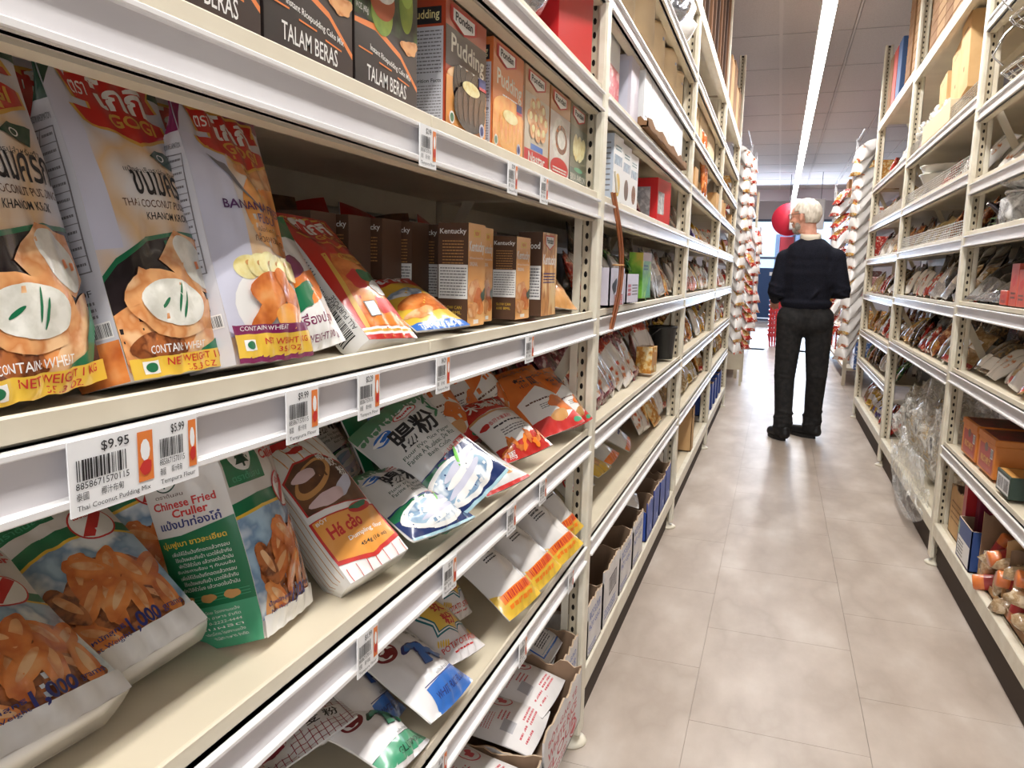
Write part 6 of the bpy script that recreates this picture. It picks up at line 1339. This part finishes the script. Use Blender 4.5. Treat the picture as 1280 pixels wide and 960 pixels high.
# farther racks on both sides
def simple_rack(x0, x1, y0, y1, levels, label, top=2.6, side='L'):
    r = tag(newobj('shelving_unit', None, None, (0, 0, 0)), label, 'shelving unit', 'farther racks')
    for x in (x0, x1):
        for y in (y0, y1): b = MB(); b.box(x - .02, x + .02, y - .02, y + .02, 0, top, M_beige); newobj('post', b.mesh('post'), r)
    for z in levels:
        b = MB(); b.box(x0, x1, y0, y1, z - .03, z, M_deck); newobj('shelf', b.mesh('shelf'), r)
    return r
keysF = ['scarlet', 'white_red', 'amber', 'bluep', 'white_plain', 'yellow']
q = random.Random(9)
for side, x0, x1 in (('L', -.85, -.42), ('R', .78, 1.2)):
    simple_rack(x0, x1, 9.5, 13.6, [.2, .6, 1.0, 1.4, 1.8, 2.2], 'farther %s rack crowded with bright packs toward the store front' % ('left' if side == 'L' else 'right'))
    n = 0
    for li, z in enumerate([.2, .6, 1.0, 1.4, 1.8, 2.2]):
        for k in range(6):
            y = 9.62 + .66 * k; kk = ('bigwhite', 'bigyellow', 'bigwhite')[q.randrange(3)]; me = KIND[kk][0]
            b = MB(); c_ = (F['scarlet'], F['snowprint'], F['bluep'], F['amber'], F['pinkish'], F['yellow'])[q.randrange(6)]; h = q.uniform(.2, .32)
            b.box(-.28, .28, -.15, .15, 0, h, c_, bv=.01)
            tag(b.build('display_pack', M=pose((x0 + x1) / 2 + q.uniform(-.02, .02), y, z, 90)), 'large printed pack, %s along, %s shelf of the farther %s rack' % (ORD[k + 1], ORD[li + 1], 'left' if side == 'L' else 'right'), 'pack', 'large packs on the farther %s rack' % ('left' if side == 'L' else 'right'))
for k in range(3):
    b = MB(); b.box(-.2, .2, -.2, .2, 0, .34, cbd, bv=.003)
    tag(b.build('storage_carton', M=pose(1.0, 9.9 + .9 * k, 2.205, 90)), 'brown carton on top of the farther right rack, %s one' % ORD[k + 1], 'carton', 'cartons on the farther right rack')
for k in range(2):
    b = MB(); b.box(-.2, .2, -.2, .2, 0, .30, cbd, bv=.003)
    tag(b.build('storage_carton', M=pose(-.62, 9.9 + 1.1 * k, 2.205, 90)), 'brown carton on top of the farther left rack, %s one' % ORD[k + 1], 'carton', 'cartons on the farther left rack')
# stacked red shopping baskets
def baskets():
    M_rb = mat('basket_red', (214, 42, 50), rough=.35, coat=.2)
    for k in range(8):
        r = tag(newobj('shopping_basket', None, None, (.10, 14.3, .0 + .085 * k)), 'red shopping basket, %s from the bottom of the stack at the aisle end' % ORD[k + 1], 'basket', 'stacked red shopping baskets')
        b = MB(); w, d, h = .22, .15, .22
        b.box(-w * .85, w * .85, -d * .85, d * .85, 0, .01, M_rb)
        for sx in (-1, 1):
            b.add([(sx * w * .85, -d * .85, 0), (sx * w * .85, d * .85, 0), (sx * w, d, h), (sx * w, -d, h)], [(0, 1, 2, 3)], M_rb)
        for sy in (-1, 1):
            for j in range(9):
                u0, u1 = -1 + 2 * j / 9, -1 + 2 * (j + .55) / 9
                b.add([(u0 * w * .85, sy * d * .85, 0), (u1 * w * .85, sy * d * .85, 0), (u1 * w, sy * d, h), (u0 * w, sy * d, h)], [(0, 1, 2, 3)], M_rb)
        newobj('basket_shell', b.mesh('basket_shell'), r)
        b = MB()
        for (xa, xb, ya, yb) in ((-w - .01, w + .01, -d - .01, -d + .004), (-w - .01, w + .01, d - .004, d + .01), (-w - .01, -w + .004, -d, d), (w - .004, w + .01, -d, d)): b.box(xa, xb, ya, yb, h - .025, h, M_rb)
        newobj('rim', b.mesh('rim'), r)
baskets()
# back-to-back racks behind both rows, with their own goods seen through the shelves
for side, sg in (('L', 1), ('R', -1)):
    xa = FRONT[side] - sg * .50; xb = xa - sg * .42; y0b, y1b = (LY[0], LY[4]) if side == 'L' else (RY[0], RY[3])
    lv = [.19, .56, .845, 1.13, 1.41, 1.65, 1.9, 2.15]
    r = tag(newobj('shelving_unit', None), 'rack standing back to back behind the %s shelving, seen through the gaps' % ('left' if side == 'L' else 'right'), 'shelving unit')
    for y in np.arange(y0b, y1b + .1, (y1b - y0b) / 4):
        for x in (xa, xb): b = MB(); b.box(x - .02, x + .02, y - .02, y + .02, 0, 2.4, M_beige); newobj('post', b.mesh('post'), r)
    for z in lv:
        b = MB(); b.box(min(xa, xb), max(xa, xb), y0b, y1b, z - .04, z - .01, M_deck); newobj('shelf', b.mesh('shelf'), r)
    n = 0
    for li, z in enumerate(lv[1:6]):
        y = y0b + .3; k = 1
        while y < min(y1b, 5.6):
            w = q.uniform(.26, .42); b = MB(); c_ = (F['dusk'], F['rust'], cbd, F['wine'], F['kraft'], F['snowprint'])[q.randrange(6)]
            b.box(-w / 2, w / 2, -.10, .10, 0, q.uniform(.15, .2), c_, bv=.008)
            tag(b.build('packed_goods', M=pose(xa - sg * .16, y, z, 90)), 'dim pack behind the %s row, %s level, %s along' % ('left' if side == 'L' else 'right', LEVELN[li + 1], ORD[k]), 'pack', 'dim packs behind the %s row' % ('left' if side == 'L' else 'right'))
            y += w + .03; k += 1

# ================================================================== the man
def remesh(name, prims, mtl, voxel=.01, smooth=6, parent=None, split=None):
    """prims: ('c', p0, r0, p1, r1) tapered limb, ('e', centre, radii, matrix) ellipsoid; fused into one continuous surface"""
    bm = bmesh.new()
    def sph(c, r3, Mx=None, sub=3):
        g = bmesh.ops.create_icosphere(bm, subdivisions=sub, radius=1)
        for v in g['verts']:
            p = Vector((v.co.x * r3[0], v.co.y * r3[1], v.co.z * r3[2]))
            if Mx is not None: p = Mx @ p
            v.co = p + Vector(c)
    for p in prims:
        if p[0] == 'e': sph(p[1], p[2], p[3] if len(p) > 3 else None)
        else:
            a, ra, b_, rb = Vector(p[1]), p[2], Vector(p[3]), p[4]; fl_ = p[5] if len(p) > 5 else (1, 1)
            L = (b_ - a).length; n = max(2, int(L / (min(ra, rb) * .45)) + 1)
            for i in range(n + 1):
                t = i / n; rr = ra + (rb - ra) * t; sph(a.lerp(b_, t), (rr * fl_[0], rr * fl_[1], rr), None, 2)
    me = bpy.data.meshes.new(name); bm.to_mesh(me); bm.free()
    o = bpy.data.objects.new(name, me); COL.objects.link(o)
    m = o.modifiers.new('r', 'REMESH'); m.mode = 'VOXEL'; m.voxel_size = voxel
    s = o.modifiers.new('s', 'SMOOTH'); s.iterations = smooth; s.factor = .6
    dg = bpy.context.evaluated_depsgraph_get(); me2 = bpy.data.meshes.new_from_object(o.evaluated_get(dg)); me2.name = name
    bpy.data.objects.remove(o)
    me2.materials.clear()
    me2.materials.append(mtl)
    for p in me2.polygons: p.use_smooth = True
    return newobj(name, me2, parent)
def man():
    P0 = Vector((.20, 6.05, 0))
    r = tag(newobj('person', None, None, P0), 'man in black sweater and dark trousers standing in the aisle, back turned, head left', 'person')
    skin = mat('skin_light', (224, 168, 146), rough=.5, c2=(214, 152, 130), scale=30); hairm = mat('hair_white_grey', (226, 218, 206), rough=.7, c2=(196, 186, 172), scale=60, stretch=(1, 1, .3), bump=.5, bscale=120)
    knit = mat('knit_black_navy', (20, 21, 30), rough=.92, c2=(28, 29, 40), scale=120, bump=.35, bscale=260, spec=.2); trou = mat('trouser_charcoal', (37, 36, 37), rough=.85, c2=(46, 45, 45), scale=30, bump=.2, bscale=30, spec=.25)
    shoe = mat('shoe_black', (22, 21, 22), rough=.5); sole = mat('shoe_sole', (34, 32, 31), rough=.7); col = mat('shirt_cream', (222, 212, 194), rough=.7)
    V = Vector
    f = V((-.90, .42, -.06)).normalized(); u = V((-.03, .02, 1)).normalized(); s_ = f.cross(u).normalized(); u = s_.cross(f).normalized()
    HM = Matrix((f, s_, u)).transposed()                      # head frame: x forward, y to the figure's right, z up
    hc = V((-.052, .02, 1.652))
    def H(x, y, z): return hc + HM @ V((x, y, z))
    # joints
    neck = V((.0, .0, 1.49)); hipL, hipR = V((-.095, -.01, .92)), V((.10, .02, .92)); knL, knR = V((-.110, .0, .49)), V((.115, .05, .50)); anL, anR = V((-.098, -.03, .095)), V((.115, .15, .095))
    shL, shR = V((-.160, .03, 1.350)), V((.175, .0, 1.358)); elL, elR = V((-.215, .0, 1.12)), V((.235, -.02, 1.13)); wrL, wrR = V((-.215, .15, 1.055)), V((.06, .22, 1.12))
    # continuous skin body: torso, limbs, neck, head, hands
    pr = [('c', (0, .01, 1.0), .13, (0, .01, 1.30), .15, (1.05, .72)), ('c', (0, .01, 1.30), .15, neck - V((0, 0, .05)), .08, (1.15, .8)), ('c', neck - V((0, 0, .06)), .058, H(-.025, 0, -.06), .056),
          ('c', hipL, .085, knL, .055), ('c', knL, .052, anL, .038), ('c', hipR, .085, knR, .055), ('c', knR, .052, anR, .038), ('c', anL, .034, anL + V((-.05, .09, -.060)), .022), ('c', anR, .034, anR + V((-.09, .07, -.060)), .022),
          ('c', shL, .055, elL, .042), ('c', elL, .040, wrL, .027), ('c', shR, .055, elR, .042), ('c', elR, .040, wrR, .027), ('c', shL, .055, neck, .05), ('c', shR, .055, neck, .05),
          ('e', H(-.015, 0, .025), (.098, .077, .098), HM), ('e', H(.015, 0, -.045), (.070, .060, .075), HM), ('e', H(.055, 0, -.085), (.032, .035, .028), HM), ('e', H(.03, 0, .03), (.072, .062, .07), HM),
          ('c', H(.088, 0, .018), .009, H(.106, 0, -.018), .013), ('e', H(.100, 0, -.022), (.014, .017, .010), HM), ('e', H(.082, 0, -.052), (.012, .024, .006), HM), ('e', H(.08, 0, -.064), (.012, .02, .007), HM),
          ('e', H(.078, .03, .036), (.014, .022, .007), HM), ('e', H(.078, -.03, .036), (.014, .022, .007), HM), ('e', H(.06, .04, -.02), (.025, .02, .02), HM), ('e', H(.06, -.04, -.02), (.025, .02, .02), HM),
          ('e', H(-.005, .078, -.005), (.017, .010, .032), HM), ('e', H(-.005, -.078, -.005), (.017, .010, .032), HM), ('e', H(-.012, .084, .012), (.018, .007, .016), HM), ('e', H(-.012, -.084, .012), (.018, .007, .016), HM)]
    def hand(w, d, side):
        d = d.normalized(); a = d.cross(V((0, 0, 1))).normalized() * side; dn = V((0, 0, -1)); out = []
        pc = w + d * .045; out.append(('e', pc, (.030, .042, .018), Matrix((a, d, a.cross(d))).transposed()))
        out.append(('c', w, .024, pc, .024))
        for i, (off, L) in enumerate(((-.027, .030), (-.009, .036), (.009, .034), (.026, .026))):
            k0 = pc + d * .034 + a * off; k1 = k0 + d * L + dn * .010; k2 = k1 + d * L * .45 + dn * L * .7; k3 = k2 - d * .006 + dn * L * .5
            out += [('c', k0, .0088, k1, .0082), ('c', k1, .0082, k2, .0076), ('c', k2, .0076, k3, .0068)]
        t0 = w + d * .025 - a * .026; t1 = t0 - a * .022 + d * .022 + dn * .012; t2 = t1 + d * .028 + dn * .012; out += [('c', t0, .012, t1, .010), ('c', t1, .0095, t2, .008)]
        return out
    pr += hand(wrL, V((-.05, .9, -.25)), -1) + hand(wrR, V((-.5, .8, .05)), 1)
    body = remesh('body', pr, skin, .0055, 3, r)
    # trousers with creases, fabric gathers at the ankle
    tr = [('c', (0, .005, 1.03), .150, (0, .01, .94), .155, (1.12, .78)), ('e', (-.065, -.035, .90), (.105, .090, .11)), ('e', (.075, -.02, .90), (.105, .090, .11)), ('c', hipL + V((.0, 0, 0)), .108, knL, .080), ('c', hipR, .108, knR, .080), ('c', knL, .078, anL + V((0, -.005, .08)), .066), ('c', knR, .078, anR + V((0, -.005, .08)), .066),
          ('c', anL + V((.0, 0, .06)), .073, anL + V((.0, .005, -.015)), .070), ('c', anR + V((0, 0, .06)), .073, anR + V((0, .005, -.015)), .070)]
    for an in (anL, anR):
        for k, z in enumerate((.13, .095, .055, .02)): tr.append(('e', an + V((.006 * (-1) ** k, -.004, z)), (.0725, .071, .012), Matrix.Rotation(.22 * (-1) ** k, 3, 'Y')))
    for kn in (knL, knR):
        for k, z in enumerate((.06, .03, -.005)): tr.append(('e', kn + V((0, -.018, z)), (.074, .066, .009), Matrix.Rotation(.16 * (-1) ** k, 3, 'Y')))
    for k in range(0): tr.append(('e', (.05 * (k - 1), -.115, .86 - .02 * k), (.06, .02, .008), Matrix.Rotation(.4 * (k - 1), 3, 'Y')))
    remesh('trousers', tr, trou, .008, 4, r)
    # sweater
    sw = [('c', (0, .01, 1.04), .152, (0, .01, 1.25), .165, (1.12, .80)), ('c', (0, .01, 1.25), .165, (.0, .0, 1.37), .15, (1.18, .82)), ('c', (0, .005, 1.36), .13, neck - V((0, 0, .03)), .072, (1.05, .85)), ('c', shL + V((.02, 0, -.01)), .072, neck - V((.02, 0, .035)), .066), ('c', shR + V((-.02, 0, -.01)), .072, neck - V((-.02, 0, .035)), .066),
          ('c', shL, .076, (0, .0, 1.385), .088), ('c', shR, .076, (0, .0, 1.39), .088), ('c', shL, .078, shL + V((.06, 0, -.16)), .09), ('c', shR, .078, shR + V((-.06, 0, -.16)), .09), ('c', shL, .076, elL, .062), ('c', elL, .064, wrL - V((0, .02, 0)), .044), ('c', shR, .074, elR, .062), ('c', elR, .064, wrR - V((0, .02, 0)), .044), ('e', (0, .01, 1.035), (.185, .138, .045)), ('e', (0, .01, 1.005), (.176, .130, .022))]
    for k, (x, z, ro) in enumerate(((.05, 1.10, -.9),)): sw.append(('e', (x, -.118, z), (.05, .016, .010), Matrix.Rotation(ro, 3, 'Y')))
    for el in (elL, elR):
        for k in range(3): sw.append(('e', el + V((0, -.01, .03 - .03 * k)), (.066, .062, .009), Matrix.Rotation(.3 * (-1) ** k, 3, 'Y')))
    remesh('sweater', sw, knit, .009, 9, r)
    # collar ring
    b = MB(); c0 = neck + V((-.004, .006, .018)); prof = [(.070, -.03), (.074, .0), (.070, .028), (.064, .030), (.062, .0), (.064, -.03)]
    b.lathe([(a_, z) for a_, z in prof], col, 28, M=Matrix.Translation(c0) @ Matrix.Rotation(R(10), 4, 'X') @ Matrix.Diagonal((1, 1.05, 1, 1))); newobj('shirt_collar', b.mesh('shirt_collar'), r)
    # hair: cap over crown and back, cropped; beard
    bm = bmesh.new(); bmesh.ops.create_icosphere(bm, subdivisions=5, radius=1)
    for v in bm.verts:
        p = v.co; q_ = V((p.x * .104 - .017, p.y * .083, p.z * .104 + .027)); q_ *= 1 + .03 * noise.noise(p * 5) + .02 * noise.noise(V((p.x * 9, p.y * 9, p.z * 22))); v.co = q_
    kill = [v for v in bm.verts if (v.co.x > .052 + .03 * max(0, v.co.z - .03) / .06 and v.co.z < .105) or (v.co.z < -.045 + max(0, v.co.x + .03) * .9 and v.co.x > -.09) or v.co.z < -.05 or (abs(v.co.x + .005) < .022 and v.co.z < .018 and abs(v.co.y) > .05) or (v.co.x > .018 and v.co.z < .035)]
    bmesh.ops.delete(bm, geom=kill, context='VERTS')
    for v in bm.verts: v.co = H(*v.co)
    bmesh.ops.solidify(bm, geom=bm.faces[:], thickness=-.006)
    me = bpy.data.meshes.new('hair'); bm.to_mesh(me); bm.free(); me.materials.append(hairm)
    for p in me.polygons: p.use_smooth = True
    newobj('hair', me, r)
    remesh('beard', [('e', H(.052, 0, -.086), (.040, .043, .036), HM), ('e', H(.028, .045, -.06), (.028, .018, .034), HM), ('e', H(.028, -.045, -.06), (.028, .018, .034), HM), ('e', H(.090, 0, -.045), (.012, .026, .006), HM)], mat('beard_grey', (176, 168, 160), rough=.9, c2=(140, 132, 126), scale=90), .006, 2, r)
    # glasses
    gl = mat('spectacle_frame', (52, 44, 44), rough=.3); lens = mat('spectacle_lens', (220, 230, 235), rough=.05, alpha=.3)
    g = newobj('glasses', None, r)
    for sy in (-1, 1):
        b = MB(); b.tube([H(.104 - .006 * abs(math.cos(a)), sy * (.032 + .024 * math.cos(a)), .014 + .018 * math.sin(a)) for a in [2 * math.pi * k / 20 for k in range(21)]], .0018, gl, 6); newobj('rim', b.mesh('rim'), g)
        b = MB(); b.add([H(.102 - .006 * abs(math.cos(a)), sy * (.032 + .023 * math.cos(a)), .014 + .017 * math.sin(a)) for a in [2 * math.pi * k / 20 for k in range(20)]], [tuple(range(20))], lens); newobj('lens', b.mesh('lens'), g)
        b = MB(); b.tube([H(.100, sy * .057, .020), H(.06, sy * .078, .022), H(.0, sy * .087, .022), H(-.012, sy * .087, .004)], .0022, gl, 6); newobj('temple', b.mesh('temple'), g)
    b = MB(); b.tube([H(.104, -.010, .018), H(.108, 0, .021), H(.104, .010, .018)], .0018, gl, 6); newobj('bridge', b.mesh('bridge'), g)
    # eyes
    for sy in (-1, 1):
        b = MB(); bmx = bmesh.new(); bmesh.ops.create_uvsphere(bmx, u_segments=12, v_segments=8, radius=.0105)
        vs = [H(.080, sy * .031, .014) + v.co for v in bmx.verts]; fs = [[v.index for v in f_.verts] for f_ in bmx.faces]; b.add(vs, fs, mat('eye_white', (235, 230, 225), rough=.2), True); bmx.free()
        b.lathe([(0, .0108), (.005, .0098)], M_ink, 10, M=Matrix.Translation(H(.080, sy * .031, .014)) @ HM.to_4x4() @ Matrix.Rotation(R(90), 4, 'Y')); newobj('eye', b.mesh('eye'), r)
    # shoes: toes point left and away
    for an, ang in ((anL, 118), (anR, 142)):
        d = V((math.cos(R(ang)), math.sin(R(ang)), 0)); c = V((an.x, an.y, 0)); sd = V((-d.y, d.x, 0))
        pr_ = [('c', c - d * .045 + V((0, 0, .055)), .040, c + d * .05 + V((0, 0, .052)), .042), ('c', c + d * .05 + V((0, 0, .048)), .044, c + d * .155 + V((0, 0, .040)), .040), ('c', c - d * .04 + V((0, 0, .09)), .036, c + d * .01 + V((0, 0, .09)), .036)]
        sh = remesh('shoe', pr_, shoe, .007, 3, r)
        for v in sh.data.vertices: v.co.z = max(v.co.z, .022)
        b = MB(); n = 24; P = []
        for k in range(n):
            a = 2 * math.pi * k / n; L = .158 if math.cos(a) > 0 else .095; wd = .046 - .008 * (math.cos(a) < -.2)
            P.append(c + d * (.045 + math.cos(a) * (L - .01)) * 1.0 + sd * math.sin(a) * wd)
        b.add([p + V((0, 0, .0)) for p in P] + [p + V((0, 0, .024)) for p in P], [tuple(range(n)), tuple(range(n, 2 * n))] + [(k, (k + 1) % n, n + (k + 1) % n, n + k) for k in range(n)], sole); newobj('sole', b.mesh('sole'), sh)
    return r
man()

# ------------------------------------------------------------------ pouches: the 290 that show largest stay individuals, the rest become one heap of stuff
def sort_pouches():
    bpy.context.view_layer.update(); dg = bpy.context.evaluated_depsgraph_get()
    eye = cam.matrix_world.translation; inv = cam.matrix_world.inverted(); L = []
    for o, row, u in POUCH:
        mw = o.matrix_world; vs = o.data.vertices; n = len(vs); seen = 0; tot = 0; inside = 0
        for i in range(0, n, max(1, n // 24)):
            p = mw @ vs[i].co; c = inv @ p; tot += 1
            if c.z > -.05 or abs(c.x / c.z) > .69 or abs(c.y / c.z) > .52: continue
            inside += 1; d = p - eye; dist = d.length
            hit, loc, *_ = SC.ray_cast(dg, eye, d.normalized(), distance=dist - .006)
            if not hit: seen += 1
        dist = (mw.translation - eye).length
        if inside == 0: bpy.data.objects.remove(o); continue
        L.append((seen / tot / dist ** 2 + .001 / dist ** 2, o))
    L.sort(key=lambda t: -t[0])
    rest = [o for s_, o in L[290:]]
    V = []; Fc = []; MI = []; mats = []
    for o in rest:
        me = o.data; mw = o.matrix_world; o0 = len(V); V += [tuple(mw @ v.co) for v in me.vertices]
        mp = []
        for m in me.materials:
            if m not in mats: mats.append(m)
            mp.append(mats.index(m))
        for p in me.polygons: Fc.append([i + o0 for i in p.vertices]); MI.append(mp[p.material_index])
    me = bpy.data.meshes.new('shelf_packets'); me.from_pydata(V, [], Fc)
    for m in mats: me.materials.append(m)
    me.polygons.foreach_set('material_index', MI); me.polygons.foreach_set('use_smooth', [True] * len(Fc)); me.update()
    tag(newobj('shelf_packets', me), 'mass of small printed packets crowding the farther shelves and dim back rows', 'packets', kind='stuff')
    for o in rest: bpy.data.objects.remove(o)
sort_pouches()
